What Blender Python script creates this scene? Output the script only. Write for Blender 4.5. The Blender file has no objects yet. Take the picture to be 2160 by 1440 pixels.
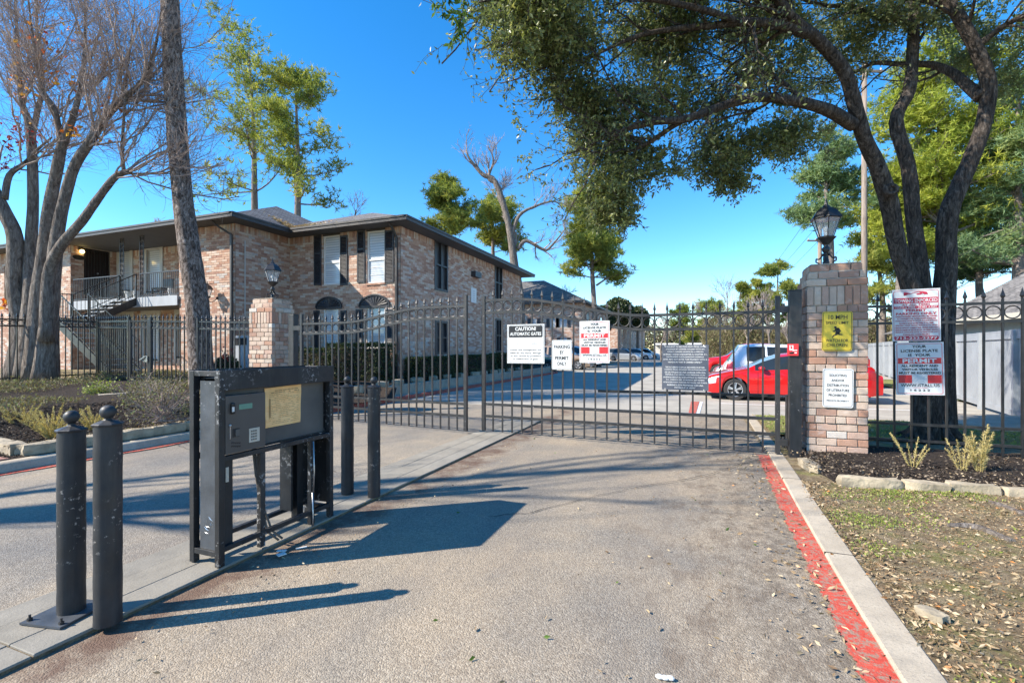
import bpy, math, random
import numpy as np
from mathutils import Vector, Matrix

# ------------------------------------------------------------------ camera, sky, sun, exposure
SC = bpy.context.scene
COL = SC.collection
TH = math.radians(21.05)
CT, ST = math.cos(TH), math.sin(TH)
EYE = 1.6
cam_d = bpy.data.cameras.new('camera')
cam_d.sensor_width = 36.0
cam_d.lens = 16.67
cam_d.shift_y = 17 / 2160
cam_d.clip_start = 0.05
cam_d.clip_end = 3000
cam = bpy.data.objects.new('camera', cam_d)
cam.location = (0, 0, EYE)
cam.rotation_euler = (math.radians(90), 0, TH)
COL.objects.link(cam)
SC.camera = cam

SUN_EL = math.radians(37.3)
SUN_H = Vector((-.816, -.578))
W = bpy.data.worlds.new('World')
SC.world = W
W.use_nodes = True
nt = W.node_tree
nt.nodes.clear()
sky = nt.nodes.new('ShaderNodeTexSky')
sky.sky_type = 'NISHITA'
sky.sun_disc = False
sky.sun_elevation = SUN_EL
sky.sun_rotation = math.atan2(SUN_H.x, SUN_H.y)
sky.air_density = 1.0
sky.dust_density = 0.0
sky.ozone_density = 3.5
sky.altitude = 0
bgn = nt.nodes.new('ShaderNodeBackground')
bgn.inputs['Strength'].default_value = 0.125
outw = nt.nodes.new('ShaderNodeOutputWorld')
hs = nt.nodes.new('ShaderNodeHueSaturation')
hs.inputs['Saturation'].default_value = 1.34
hs.inputs['Hue'].default_value = .5
nt.links.new(sky.outputs[0], hs.inputs['Color'])
nt.links.new(hs.outputs[0], bgn.inputs[0])
nt.links.new(bgn.outputs[0], outw.inputs[0])

sd = bpy.data.lights.new('sun', 'SUN')
sd.energy = 4.1
sd.angle = math.radians(0.53)
sd.color = (1.0, 0.915, 0.79)
sun = bpy.data.objects.new('sun', sd)
ldir = Vector((-SUN_H.x * math.cos(SUN_EL), -SUN_H.y * math.cos(SUN_EL), -math.sin(SUN_EL)))
sun.rotation_euler = ldir.to_track_quat('-Z', 'Y').to_euler()
sun.location = (-20, -15, 30)
COL.objects.link(sun)

SC.view_settings.view_transform = 'Standard'
SC.view_settings.look = 'None'
SC.view_settings.exposure = 1.3
SC.view_settings.gamma = 1
SC.view_settings.use_curve_mapping = False
SC.cycles.max_bounces = 6
SC.cycles.diffuse_bounces = 3
SC.cycles.glossy_bounces = 3
SC.cycles.transmission_bounces = 4
SC.cycles.transparent_max_bounces = 12

R = random.Random(7)
NR = np.random.RandomState(11)


# ------------------------------------------------------------------ geometry of the place
def ray(px, py):
    x = (px - 1080) / 1000
    return Vector((x * CT - ST, x * ST + CT, (737 - py) / 1000))


def at(px, py, Y):
    r = ray(px, py)
    return Vector((r.x * Y, r.y * Y, EYE + r.z * Y))


def on_b(px, py, b):
    r = ray(px, py)
    return at(px, py, b / r.y)


def on_a(px, py, a):
    r = ray(px, py)
    return at(px, py, a / r.x)


def on_z(px, py, z=0.):
    return at(px, py, (z - EYE) / ((737 - py) / 1000))


def on_line(px, py, p, q):
    n = Vector((-(q[1] - p[1]), q[0] - p[0]))
    r = ray(px, py)
    return at(px, py, (n.x * p[0] + n.y * p[1]) / (n.x * r.x + n.y * r.y))


# ------------------------------------------------------------------ object helpers
def tag(o, label=None, cat=None, group=None, kind=None):
    if label: o['label'] = label
    if cat: o['category'] = cat
    if group: o['group'] = group
    if kind: o['kind'] = kind
    return o


def thing(name, loc, label, cat, group=None, rz=0.):
    o = bpy.data.objects.new(name, None)
    o.empty_display_size = .2
    o.location = loc
    o.rotation_euler = (0, 0, rz)
    COL.objects.link(o)
    return tag(o, label, cat, group)


def worldmat(o):
    m = Matrix.Identity(4)
    ch = []
    while o is not None:
        ch.append(o)
        o = o.parent
    for x in reversed(ch):
        m = m @ Matrix.LocRotScale(x.location, x.rotation_euler, x.scale)
    return m


def link(name, me, parent=None, loc=(0, 0, 0), rot=(0, 0, 0), scale=(1, 1, 1)):
    o = bpy.data.objects.new(name, me)
    o.location = loc
    o.rotation_euler = rot
    o.scale = scale
    COL.objects.link(o)
    if parent is not None:
        o.parent = parent
    return o


def copy_tree(o, parent=None):
    c = o.copy()
    COL.objects.link(c)
    c.parent = parent
    for ch in list(o.children):
        copy_tree(ch, c)
    return c


class MB:
    """collects pieces of geometry, then links them as one mesh object"""
    def __init__(s):
        s.V = []; s.F = []; s.T = []; s.n = 0

    def add(s, V, F, tint=.5):
        V = np.asarray(V, dtype=np.float64).reshape(-1, 3)
        F = np.asarray(F, dtype=np.int64)
        s.F.append(F + s.n)
        s.V.append(V)
        s.n += len(V)
        t = np.asarray(tint, dtype=np.float32)
        s.T.append(np.full(len(F), t) if t.ndim == 0 else t)
        return s

    def poly(s, pts, tint=.5):
        return s.add(pts, [list(range(len(pts)))], tint)

    def box(s, c, d, rz=0., tint=.5, M=None):
        x, y, z = d[0] / 2, d[1] / 2, d[2] / 2
        v = np.array([[i, j, k] for k in (-z, z) for j in (-y, y) for i in (-x, x)], float)
        if M is not None:
            v = v @ np.array(M.to_3x3()).T
        elif rz:
            cc, ss = math.cos(rz), math.sin(rz)
            v = np.stack([v[:, 0] * cc - v[:, 1] * ss, v[:, 0] * ss + v[:, 1] * cc, v[:, 2]], 1)
        v = v + np.array(c, float)
        f = [[0, 2, 3, 1], [4, 5, 7, 6], [0, 1, 5, 4], [2, 6, 7, 3], [0, 4, 6, 2], [1, 3, 7, 5]]
        return s.add(v, f, tint)

    def bb(s, x0, x1, y0, y1, z0, z1, tint=.5):
        return s.box(((x0 + x1) / 2, (y0 + y1) / 2, (z0 + z1) / 2), (abs(x1 - x0), abs(y1 - y0), abs(z1 - z0)), tint=tint)

    def bar(s, p, q, w, h=None, tint=.5, up=(0, 0, 1)):
        h = h or w
        p = Vector(p); q = Vector(q)
        d = (q - p)
        L = d.length
        d.normalize()
        u = Vector(up)
        if abs(d.dot(u)) > .98: u = Vector((0, 1, 0))
        sd_ = d.cross(u).normalized()
        u = sd_.cross(d).normalized()
        M = Matrix((d, sd_, u)).transposed()
        return s.box((p + q) / 2, (L, w, h), M=M, tint=tint)

    def tube(s, pts, rad, n=8, tint=.5, caps=True):
        P = np.array([tuple(p) for p in pts], float)
        k = len(P)
        rad = np.full(k, rad, float) if np.isscalar(rad) else np.array(rad, float)
        T = np.gradient(P, axis=0)
        T /= np.maximum(np.linalg.norm(T, axis=1, keepdims=True), 1e-9)
        ref = np.array([0, 0, 1.]) if abs(T[0][2]) < .9 else np.array([0., 1., 0])
        V = []
        nrm = None
        for i in range(k):
            t = T[i]
            if nrm is None:
                a = np.cross(t, ref)
            else:
                a = nrm - t * nrm.dot(t)
            a /= max(np.linalg.norm(a), 1e-9)
            nrm = a
            b = np.cross(t, a)
            ang = np.linspace(0, 2 * math.pi, n, endpoint=False)
            V.append(P[i] + rad[i] * (np.cos(ang)[:, None] * a + np.sin(ang)[:, None] * b))
        V = np.concatenate(V)
        F = []
        for i in range(k - 1):
            for j in range(n):
                F.append([i * n + j, i * n + (j + 1) % n, (i + 1) * n + (j + 1) % n, (i + 1) * n + j])
        s.add(V, F, tint)
        if caps:
            s.F.append(np.array([list(range(n))[::-1]]) + s.n - len(V)); s.T.append(np.array([tint], np.float32))
            s.F.append(np.array([[(k - 1) * n + j for j in range(n)]]) + s.n - len(V)); s.T.append(np.array([tint], np.float32))
        return s

    def cyl(s, c, r, z0, z1, n=16, r2=None, tint=.5):
        return s.tube([(c[0], c[1], z0), (c[0], c[1], z1)], [r, r if r2 is None else r2], n, tint)

    def lathe(s, c, prof, n=16, tint=.5, axis='z', rot=0.):
        V = []
        for r, z in prof:
            for j in range(n):
                a = 2 * math.pi * j / n + rot
                V.append((c[0] + r * math.cos(a), c[1] + r * math.sin(a), c[2] + z))
        k = len(prof)
        F = [[i * n + j, i * n + (j + 1) % n, (i + 1) * n + (j + 1) % n, (i + 1) * n + j] for i in range(k - 1) for j in range(n)]
        s.add(V, F, tint)
        return s

    def ball(s, c, r, n=14, m=8, tint=.5, sc=(1, 1, 1)):
        prof = [(max(r * math.sin(math.pi * i / m), 1e-4), -r * math.cos(math.pi * i / m)) for i in range(m + 1)]
        b = MB(); b.lathe((0, 0, 0), prof, n)
        V = b.V[0] * np.array(sc) + np.array(c)
        return s.add(V, b.F[0], tint)

    def torus(s, c, R_, r, n=20, m=6, axis='y', tint=.5):
        V = []
        for i in range(n):
            a = 2 * math.pi * i / n
            for j in range(m):
                b = 2 * math.pi * j / m
                q = R_ + r * math.cos(b)
                x, z, y = q * math.cos(a), q * math.sin(a), r * math.sin(b)
                V.append((c[0] + x, c[1] + y, c[2] + z) if axis == 'y' else (c[0] + x, c[1] + z, c[2] + y) if axis == 'z' else (c[0] + y, c[1] + x, c[2] + z))
        F = [[i * m + j, ((i + 1) % n) * m + j, ((i + 1) % n) * m + (j + 1) % m, i * m + (j + 1) % m] for i in range(n) for j in range(m)]
        return s.add(V, F, tint)

    def grid(s, xs, ys, zf, tint=.5):
        X, Y = np.meshgrid(xs, ys, indexing='ij')
        Z = zf(X, Y)
        V = np.stack([X, Y, Z], -1).reshape(-1, 3)
        nx, ny = len(xs), len(ys)
        i, j = np.meshgrid(np.arange(nx - 1), np.arange(ny - 1), indexing='ij')
        q = (i * ny + j).ravel()
        F = np.stack([q, q + ny, q + ny + 1, q + 1], 1)
        return s.add(V, F, tint)

    def prism(s, poly, y0, y1, tint=.5, axis='y'):
        """poly in (x,z), extruded along y"""
        n = len(poly)
        if axis == 'y':
            V = [(x, y0, z) for x, z in poly] + [(x, y1, z) for x, z in poly]
        else:
            V = [(y0, x, z) for x, z in poly] + [(y1, x, z) for x, z in poly]
        s.add(V, [[i, (i + 1) % n, n + (i + 1) % n, n + i] for i in range(n)], tint)
        base = s.n - 2 * n
        s.F.append(np.array([list(range(n))[::-1]]) + base); s.T.append(np.array([tint], np.float32))
        s.F.append(np.array([list(range(n, 2 * n))]) + base); s.T.append(np.array([tint], np.float32))
        return s

    def mesh(s, name, mat=None, smooth=False, M=None):
        V = np.concatenate(s.V) if s.V else np.zeros((0, 3))
        if M is not None:
            Mi = np.array(M.inverted())
            V = V @ Mi[:3, :3].T + Mi[:3, 3]
        loops = np.concatenate([f.ravel() for f in s.F])
        tot = np.concatenate([np.full(len(f), f.shape[1]) for f in s.F])
        st = np.concatenate([[0], np.cumsum(tot)[:-1]])
        me = bpy.data.meshes.new(name)
        me.vertices.add(len(V)); me.vertices.foreach_set('co', V.astype(np.float32).ravel())
        me.loops.add(len(loops)); me.loops.foreach_set('vertex_index', loops.astype(np.int32))
        me.polygons.add(len(tot)); me.polygons.foreach_set('loop_start', st.astype(np.int32))
        me.polygons.foreach_set('use_smooth', np.full(len(tot), bool(smooth)))
        at_ = me.attributes.new('tint', 'FLOAT', 'FACE')
        at_.data.foreach_set('value', np.concatenate(s.T).astype(np.float32))
        me.update(calc_edges=True)
        me.validate()
        if mat: me.materials.append(mat)
        return me

    def build(s, name, mat, parent=None, smooth=False, kind=None, label=None, local=False):
        """vertices are in world coordinates unless local"""
        if not s.V: return None
        M = None
        if parent is not None and not local:
            M = worldmat(parent)
        me = s.mesh(name, mat, smooth, M)
        o = link(name, me, parent)
        if kind: o['kind'] = kind
        if label: o['label'] = label
        return o

    def build_own(s, name, mat, label, cat, group=None, smooth=False, kind=None):
        """a thing that is one mesh, origin at its base"""
        V = np.concatenate(s.V)
        c = Vector(((V[:, 0].min() + V[:, 0].max()) / 2, (V[:, 1].min() + V[:, 1].max()) / 2, V[:, 2].min()))
        me = s.mesh(name, mat, smooth, Matrix.Translation(c))
        o = link(name, me, None, c)
        return tag(o, label, cat, group, kind)


def sharpen(o, deg=35):
    """smooth shading that keeps real edges"""
    me = o.data
    me.polygons.foreach_set('use_smooth', np.ones(len(me.polygons), bool))
    me.set_sharp_from_angle(angle=math.radians(deg))
    return o


def bevel(o, w=.004, seg=2):
    m = o.modifiers.new('edge', 'BEVEL')
    m.width = w; m.segments = seg; m.limit_method = 'ANGLE'; m.angle_limit = math.radians(40)
    return o


# ------------------------------------------------------------------ materials
class NT:
    def __init__(s, name):
        s.m = bpy.data.materials.new(name); s.m.use_nodes = True
        s.t = s.m.node_tree
        s.b = s.t.nodes['Principled BSDF']
        s.o = s.t.nodes['Material Output']
        g = s.t.nodes.new('ShaderNodeNewGeometry'); s.pos = g.outputs['Position']

    def n(s, ty, **kw):
        nd = s.t.nodes.new(ty)
        for k, v in kw.items(): setattr(nd, k, v)
        return nd

    def l(s, a, b): s.t.links.new(a, b)

    def mapv(s, scale, src=None):
        v = s.n('ShaderNodeVectorMath', operation='MULTIPLY')
        s.l(src or s.pos, v.inputs[0]); v.inputs[1].default_value = scale if hasattr(scale, '__len__') else (scale,) * 3
        return v.outputs[0]

    def noise(s, scale, detail=4, rough=.55, src=None, dist=0.):
        nd = s.n('ShaderNodeTexNoise')
        nd.inputs['Scale'].default_value = 1
        nd.inputs['Detail'].default_value = detail
        nd.inputs['Roughness'].default_value = rough
        nd.inputs['Distortion'].default_value = dist
        s.l(s.mapv(scale, src), nd.inputs['Vector'])
        return nd.outputs['Fac']

    def voro(s, scale, out='Color', src=None, feature='F1'):
        nd = s.n('ShaderNodeTexVoronoi', feature=feature)
        nd.inputs['Scale'].default_value = 1
        s.l(s.mapv(scale, src), nd.inputs['Vector'])
        return nd.outputs[out]

    def ramp(s, fac, stops, interp='LINEAR'):
        r = s.n('ShaderNodeValToRGB')
        r.color_ramp.interpolation = interp
        e = r.color_ramp.elements
        while len(e) < len(stops): e.new(.5)
        for el, (p, c) in zip(e, stops):
            el.position = p
            el.color = (c, c, c, 1) if np.isscalar(c) else (*c, 1)
        s.l(fac, r.inputs[0])
        return r.outputs[0]

    def mix(s, fac, a, b, mode='MIX'):
        m = s.n('ShaderNodeMix', data_type='RGBA', blend_type=mode)
        for inp, v in ((m.inputs[0], fac), (m.inputs[6], a), (m.inputs[7], b)):
            if hasattr(v, 'is_linked') or hasattr(v, 'links'): s.l(v, inp)
            elif np.isscalar(v): inp.default_value = v if inp.type == 'VALUE' else (v, v, v, 1)
            else: inp.default_value = (*v, 1)
        return m.outputs[2]

    def math(s, op, a, b=0., clamp=False):
        m = s.n('ShaderNodeMath', operation=op, use_clamp=clamp)
        for i, v in enumerate((a, b)):
            if np.isscalar(v): m.inputs[i].default_value = v
            else: s.l(v, m.inputs[i])
        return m.outputs[0]

    def attr(s, name='tint'):
        a = s.n('ShaderNodeAttribute', attribute_name=name)
        return a.outputs['Fac']

    def orand(s):
        return s.n('ShaderNodeObjectInfo').outputs['Random']

    def bump(s, h, dist=.01, strength=1.):
        b = s.n('ShaderNodeBump')
        b.inputs['Strength'].default_value = strength
        b.inputs['Distance'].default_value = dist
        s.l(h, b.inputs['Height'])
        s.l(b.outputs[0], s.b.inputs['Normal'])
        return b

    def fin(s, col, rough=.7, spec=None, metal=0.):
        if np.isscalar(col) or isinstance(col, tuple):
            s.b.inputs['Base Color'].default_value = (*col, 1) if isinstance(col, tuple) else (col, col, col, 1)
        else: s.l(col, s.b.inputs['Base Color'])
        if np.isscalar(rough): s.b.inputs['Roughness'].default_value = rough
        else: s.l(rough, s.b.inputs['Roughness'])
        s.b.inputs['Metallic'].default_value = metal
        if spec is not None: s.b.inputs['Specular IOR Level'].default_value = spec
        return s.m


def m_plain(name, col, rough=.6, var=.15, scale=8., metal=0., bumpd=0., bscale=60):
    t = NT(name)
    n = t.noise(scale, 5)
    lo = tuple(c * (1 - var) for c in col); hi = tuple(min(1, c * (1 + var)) for c in col)
    c = t.ramp(n, [(.3, lo), (.7, hi)])
    if bumpd:
        t.bump(t.noise(bscale, 4), bumpd)
    return t.fin(c, rough, metal=metal)


def m_paintmetal(name, base, chip=.0, rough=.38, wear=(.35, .33, .3)):
    t = NT(name)
    n = t.noise(6, 6)
    lo = tuple(c * .75 for c in base); hi = tuple(c * 1.5 for c in base)
    c = t.ramp(n, [(.3, lo), (.75, hi)])
    dust = t.ramp(t.noise((9, 9, 1.1), 6, .7), [(.48, 0.), (.8, .30)])
    c = t.mix(dust, c, (.12, .115, .11))
    if chip:
        sp = t.ramp(t.noise(28, 5, .7), [(.70 - chip * .1, 0.), (.73 - chip * .1, 1.)])
        gate = t.ramp(t.noise(2.2, 3), [(.5, 0.), (.6, 1.)])
        c = t.mix(t.math('MULTIPLY', sp, gate), c, wear)
    t.bump(t.noise(45, 4), .0015, .6)
    r = t.ramp(t.noise(9, 4), [(.3, rough * .8), (.7, rough * 1.35)])
    return t.fin(c, r, .5)


def brickstops(kind):
    if kind == 'wall':
        return [(0, (.46, .275, .20)), (.12, (.55, .37, .28)), (.26, (.47, .28, .205)), (.40, (.60, .45, .36)), (.53, (.55, .37, .285)),
                (.66, (.40, .235, .18)), (.74, (.64, .52, .44)), (.85, (.64, .55, .46)), (.92, (.52, .47, .44)), (.96, (.68, .62, .55))]
    return [(0, (.50, .37, .29)), (.14, (.56, .43, .34)), (.3, (.46, .28, .20)), (.42, (.60, .46, .36)), (.55, (.52, .36, .28)),
            (.66, (.46, .26, .18)), (.76, (.60, .48, .38)), (.86, (.40, .25, .19)), (.93, (.52, .43, .35)), (.97, (.60, .54, .48))]


def m_brick(name, kind, src):
    t = NT(name)
    v = t.orand() if src == 'obj' else t.attr()
    c = t.ramp(v, brickstops(kind), 'CONSTANT')
    n = t.noise(14, 6, .65)
    c = t.mix(t.ramp(n, [(.35, .75), (.75, 0.)]), c, t.mix(1., c, (.74, .72, .70), 'MULTIPLY'))
    white = t.ramp(t.noise((5, 5, 9), 6, .7), [(.56, 0.), (.72, .45)])
    c = t.mix(white, c, (.62, .58, .53))
    grime = t.ramp(t.noise(3.1, 6, .7), [(.55, 0.), (.8, .5)])
    c = t.mix(grime, c, (.13, .11, .095))
    t.bump(t.noise(70, 5, .7), .006, .8)
    return t.fin(c, .9, .2)


def m_leaf(name, stops, trans=.35, rough=.5, spec=.4):
    t = NT(name)
    c = t.ramp(t.attr(), stops)
    t.fin(c, rough, spec)
    tr = t.n('ShaderNodeBsdfTranslucent')
    c2 = t.mix(1., c, (1.25, 1.25, .7), 'MULTIPLY')
    t.l(c2, tr.inputs[0])
    ms = t.n('ShaderNodeMixShader'); ms.inputs[0].default_value = trans
    t.l(t.b.outputs[0], ms.inputs[1]); t.l(tr.outputs[0], ms.inputs[2])
    t.l(ms.outputs[0], t.o.inputs[0])
    return t.m


def m_bark(name, stops, vs=(18, 18, 3.5), depth=.03):
    t = NT(name)
    n = t.noise(vs, 7, .75, dist=.9)
    rdg = t.voro((vs[0] * .8, vs[1] * .8, vs[2]), 'Distance')
    h = t.math('ADD', n, t.math('MULTIPLY', rdg, .5))
    c = t.ramp(n, stops)
    t.bump(h, depth, 1.)
    return t.fin(c, .95, .1)


M = {}
# asphalt with exposed aggregate
t = NT('asphalt')
st1 = t.voro(115., 'Color')
sep = t.n('ShaderNodeSeparateColor'); t.l(st1, sep.inputs[0])
agg = t.ramp(sep.outputs[0], [(0, (.12, .105, .09)), (.3, (.25, .22, .185)), (.6, (.35, .31, .26)), (.85, (.47, .43, .365)), (1, (.58, .54, .48))])
far_ = t.noise(1.1, 5, .6)
warm = t.ramp(far_, [(.35, (.25, .225, .195)), (.62, (.385, .315, .235))])
c = t.mix(.40, warm, agg)
bl_ = t.ramp(t.noise((.55, .28, 1), 5, .6), [(.38, (.80, .82, .86)), (.62, (1.12, 1.08, 1.02))])
c = t.mix(1., c, bl_, 'MULTIPLY')
c = t.mix(1., c, (.94, .915, .86), 'MULTIPLY')
spk = t.ramp(t.noise(11, 6, .85), [(.60, 0.), (.66, .6)])
c = t.mix(spk, c, (.13, .11, .09))
sm = t.ramp(t.noise((1.7, .5, 1), 6, .65), [(.5, 0.), (.82, .5)])
c = t.mix(sm, c, (.135, .125, .12))
fine = t.ramp(t.noise(38, 4, .7), [(.3, .8), (.75, 1.14)])
c = t.mix(1., c, fine, 'MULTIPLY')
sx = t.n('ShaderNodeSeparateXYZ'); t.l(t.pos, sx.inputs[0])
dbr = t.math('MULTIPLY', t.ramp(sx.outputs[0], [(0, 0.), (1, 1.)]), 1.)
xr_ = t.math('ABSOLUTE', t.math('SUBTRACT', t.math('ADD', sx.outputs[0], t.math('MULTIPLY', t.noise(.9, 4), 1.6)), .95))
deb = t.math('MULTIPLY', t.ramp(xr_, [(.15, .75), (1., 0.)]), t.ramp(t.noise((5.5, 2.6, 1), 8, .82), [(.48, 0.), (.6, 1.)]))
c = t.mix(deb, c, (.16, .12, .085))
trk = t.math('ABSOLUTE', t.math('SUBTRACT', t.math('ABSOLUTE', t.math('SUBTRACT', sx.outputs[0], -1.05)), .78))
trm = t.math('MULTIPLY', t.ramp(trk, [(.05, .30), (.38, 0.)]), t.ramp(t.noise((3, .4, 1), 5, .7), [(.35, .2), (.65, 1.)]))
c = t.mix(trm, c, (.20, .18, .155))
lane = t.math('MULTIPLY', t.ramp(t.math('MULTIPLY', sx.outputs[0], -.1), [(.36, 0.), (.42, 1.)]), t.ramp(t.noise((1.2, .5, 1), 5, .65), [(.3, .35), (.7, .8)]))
c = t.mix(lane, c, t.mix(1., c, (.80, .86, .95), 'MULTIPLY'))  # greyer left-lane tone, with soft tree shade put into the colour
# damp, soil-stained band beside the concrete strip and leaf dust near the right kerb
wob = t.math('ADD', sx.outputs[0], t.math('MULTIPLY', t.noise(1.6, 4), 1.1))
d1 = t.math('ABSOLUTE', t.math('SUBTRACT', wob, -2.52))
soil = t.ramp(d1, [(.08, .85), (.38, 0.)])
soil = t.math('MULTIPLY', soil, t.ramp(t.noise(2.7, 6, .75), [(.35, 0.), (.58, 1.)]))
c = t.mix(soil, c, (.115, .065, .045))
d2 = t.math('ABSOLUTE', t.math('SUBTRACT', wob, 1.25))
dus = t.math('MULTIPLY', t.ramp(d2, [(.1, .7), (.75, 0.)]), t.ramp(t.noise(9, 6, .8), [(.45, 0.), (.6, 1.)]))
c = t.mix(dus, c, (.12, .095, .07))
hh = t.math('ADD', t.math('MULTIPLY', t.voro(115., 'Distance'), -1.), t.math('MULTIPLY', t.noise(30, 4), .6))
t.bump(hh, .005, .8)
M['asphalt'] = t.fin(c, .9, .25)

t = NT('parking_asphalt')
c = t.ramp(t.noise(.9, 7, .65), [(.3, (.29, .265, .225)), (.7, (.46, .425, .36))])
c = t.mix(1., c, t.ramp(t.noise(40, 3, .7), [(.3, .82), (.7, 1.1)]), 'MULTIPLY')
t.bump(t.noise(80, 3), .004)
M['lot'] = t.fin(c, .9, .2)

t = NT('concrete')
c = t.ramp(t.noise(2.4, 7, .65), [(.3, (.34, .285, .215)), (.7, (.50, .43, .33))])
c = t.mix(t.ramp(t.noise(60, 5, .8), [(.54, 0.), (.64, .6)]), c, (.17, .15, .13))
c = t.mix(t.ramp(t.noise(5, 5, .7), [(.52, 0.), (.78, .5)]), c, (.22, .2, .17))
t.bump(t.noise(70, 5, .7), .004)
M['concrete'] = t.fin(c, .92, .2)

t = NT('strip_concrete')
c = t.ramp(t.noise(2.0, 7, .7), [(.3, (.20, .18, .145)), (.7, (.34, .305, .245))])
c = t.mix(t.ramp(t.noise((14, 5, 1), 6, .75), [(.55, 0.), (.72, .55)]), c, (.13, .115, .095))
c = t.mix(t.ramp(t.orand(), [(0, 0.), (1, .3)]), c, (.22, .215, .2))
t.bump(t.noise(60, 5, .7), .004)
M['strip'] = t.fin(c, .92, .2)

t = NT('red_paint')
c = t.ramp(t.noise(7, 6, .7), [(.3, (.42, .05, .035)), (.7, (.56, .09, .055))])
c = t.mix(t.ramp(t.noise(26, 6, .85), [(.49, 0.), (.56, .92)]), c, (.27, .22, .165))
c = t.mix(t.ramp(t.noise(1.4, 6, .8), [(.60, 0.), (.75, .6)]), c, (.22, .12, .09))
t.bump(t.noise(80, 4), .006)
M['red'] = t.fin(c, .8, .25)

t = NT('soil')
c = t.ramp(t.noise(9, 8, .75), [(.3, (.11, .08, .05)), (.5, (.25, .19, .12)), (.72, (.44, .36, .24))])
g = t.ramp(t.noise(1.6, 7, .75), [(.50, 0.), (.62, .6)])
gc = t.ramp(t.noise(30, 5, .8), [(.3, (.11, .13, .035)), (.7, (.30, .31, .09))])
c = t.mix(g, c, gc)
c = t.mix(t.ramp(t.voro(55, 'Distance'), [(.05, .5), (.14, 0.)]), c, (.42, .35, .24))
t.bump(t.noise(40, 7, .8), .03)
M['soil'] = t.fin(c, .98, .1)

t = NT('mulch_ground')
c = t.ramp(t.noise(30, 7, .8), [(.3, (.02, .016, .014)), (.6, (.075, .06, .05)), (.8, (.20, .165, .13))])
t.bump(t.noise(45, 6, .8), .04)
M['mulch'] = t.fin(c, .98, .1)

t = NT('lawn')
c = t.ramp(t.noise(2.2, 7, .75), [(.35, (.24, .19, .10)), (.55, (.22, .24, .07)), (.75, (.32, .36, .10))])
t.bump(t.noise(50, 5, .8), .03)
M['lawn'] = t.fin(c, .98, .1)

M['mortar'] = m_plain('mortar', (.40, .345, .28), .95, .2, 12, bumpd=.004)
M['brick_wall'] = m_brick('brick_wall', 'wall', 'attr')
M['brick_wall_o'] = m_brick('brick_wall_single', 'wall', 'obj')
M['brick_pillar'] = m_brick('brick_pillar', 'pillar', 'obj')
M['brick_pillar_s'] = m_brick('brick_pillar_rest', 'pillar', 'attr')
M['iron'] = m_paintmetal('black_iron', (.014, .0145, .016), 0., .35)
M['gate'] = m_paintmetal('grey_gate_paint', (.022, .0215, .0215), .6, .42, (.3, .28, .27))
M['bollard'] = m_paintmetal('bollard_paint', (.017, .0185, .021), 1.0, .5, (.30, .27, .24))
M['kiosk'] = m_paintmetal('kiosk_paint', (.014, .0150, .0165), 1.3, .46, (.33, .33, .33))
M['kiosk_lit'] = m_paintmetal('kiosk_sheet_lit', (.055, .063, .073), .7, .42, (.4, .4, .4))  # lighter copy of the kiosk paint, sunlight put into its colour
M['panel'] = m_plain('brown_grey_panel', (.082, .072, .064), .5, .12, 3)
M['panel2'] = m_plain('faded_back_panel', (.095, .088, .08), .6, .3, 2.5)
M['fascia'] = m_plain('dark_fascia', (.055, .050, .047), .5, .2, 3)
M['soffit'] = m_plain('dark_soffit', (.10, .098, .095), .8, .1, 3)
M['shutter'] = m_plain('shutter_paint', (.035, .036, .042), .45, .2, 4)
M['white'] = m_plain('white_paint', (.72, .72, .70), .5, .06, 3)
M['offwhite'] = m_plain('offwhite_trim', (.50, .50, .48), .6, .1, 3)
M['slab'] = m_plain('grey_slab_paint', (.36, .38, .40), .6, .1, 2)
M['steel'] = m_plain('bare_steel', (.42, .42, .42), .35, .2, 20, metal=.9)
M['dark'] = m_plain('dark_void', (.010, .010, .011), .8, .1, 3)
M['door'] = m_plain('dark_door', (.02, .012, .012), .5, .2, 5)
M['rubber'] = m_plain('tyre_rubber', (.03, .03, .03), .8, .15, 20)
M['rim'] = m_plain('alloy_rim', (.62, .63, .65), .3, .05, 5, metal=.7)
M['cable'] = m_plain('cable_sheath', (.16, .14, .12), .7, .2, 10)
M['wire'] = m_plain('overhead_wire', (.05, .05, .055), .7, .1, 10)
M['green_lcd'] = m_plain('green_display', (.13, .27, .20), .25, .08, 5)
M['keypad'] = m_plain('keypad_plate', (.50, .46, .38), .45, .1, 10)
M['key'] = m_plain('key_cap', (.16, .15, .13), .5, .1, 10)
M['wood_pole'] = m_bark('utility_pole_wood', [(.3, (.13, .10, .08)), (.7, (.36, .30, .25))], (9, 9, 1), .01)
M['vinyl'] = m_plain('grey_vinyl_boards', (.29, .31, .33), .55, .12, 2)
M['stone'] = m_plain('border_stone', (.36, .30, .21), .92, .4, 5, bumpd=.02, bscale=14)
M['paver'] = m_plain('red_paver', (.30, .15, .11), .9, .3, 6, bumpd=.005)
M['bark_oak'] = m_bark('oak_bark', [(.34, (.018, .015, .013)), (.52, (.085, .07, .06)), (.72, (.24, .205, .175))], (20, 20, 5), .05)
M['bark_pale'] = m_bark('pale_bark', [(.36, (.075, .06, .052)), (.54, (.21, .18, .155)), (.75, (.42, .38, .34))], (13, 13, 3.2), .05)
M['bark_pine'] = m_bark('pine_bark', [(.36, (.03, .024, .02)), (.48, (.14, .11, .095)), (.66, (.42, .36, .32))], (15, 15, 6), .06)
M['bark_far'] = m_bark('far_bark', [(.3, (.10, .08, .07)), (.7, (.28, .24, .21))], (6, 6, 1.5), .02)
M['twig'] = m_plain('twig', (.33, .26, .225), .9, .35, 5)
M['twig_far'] = m_plain('far_twig', (.30, .25, .225), .95, .3, 2)
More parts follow.
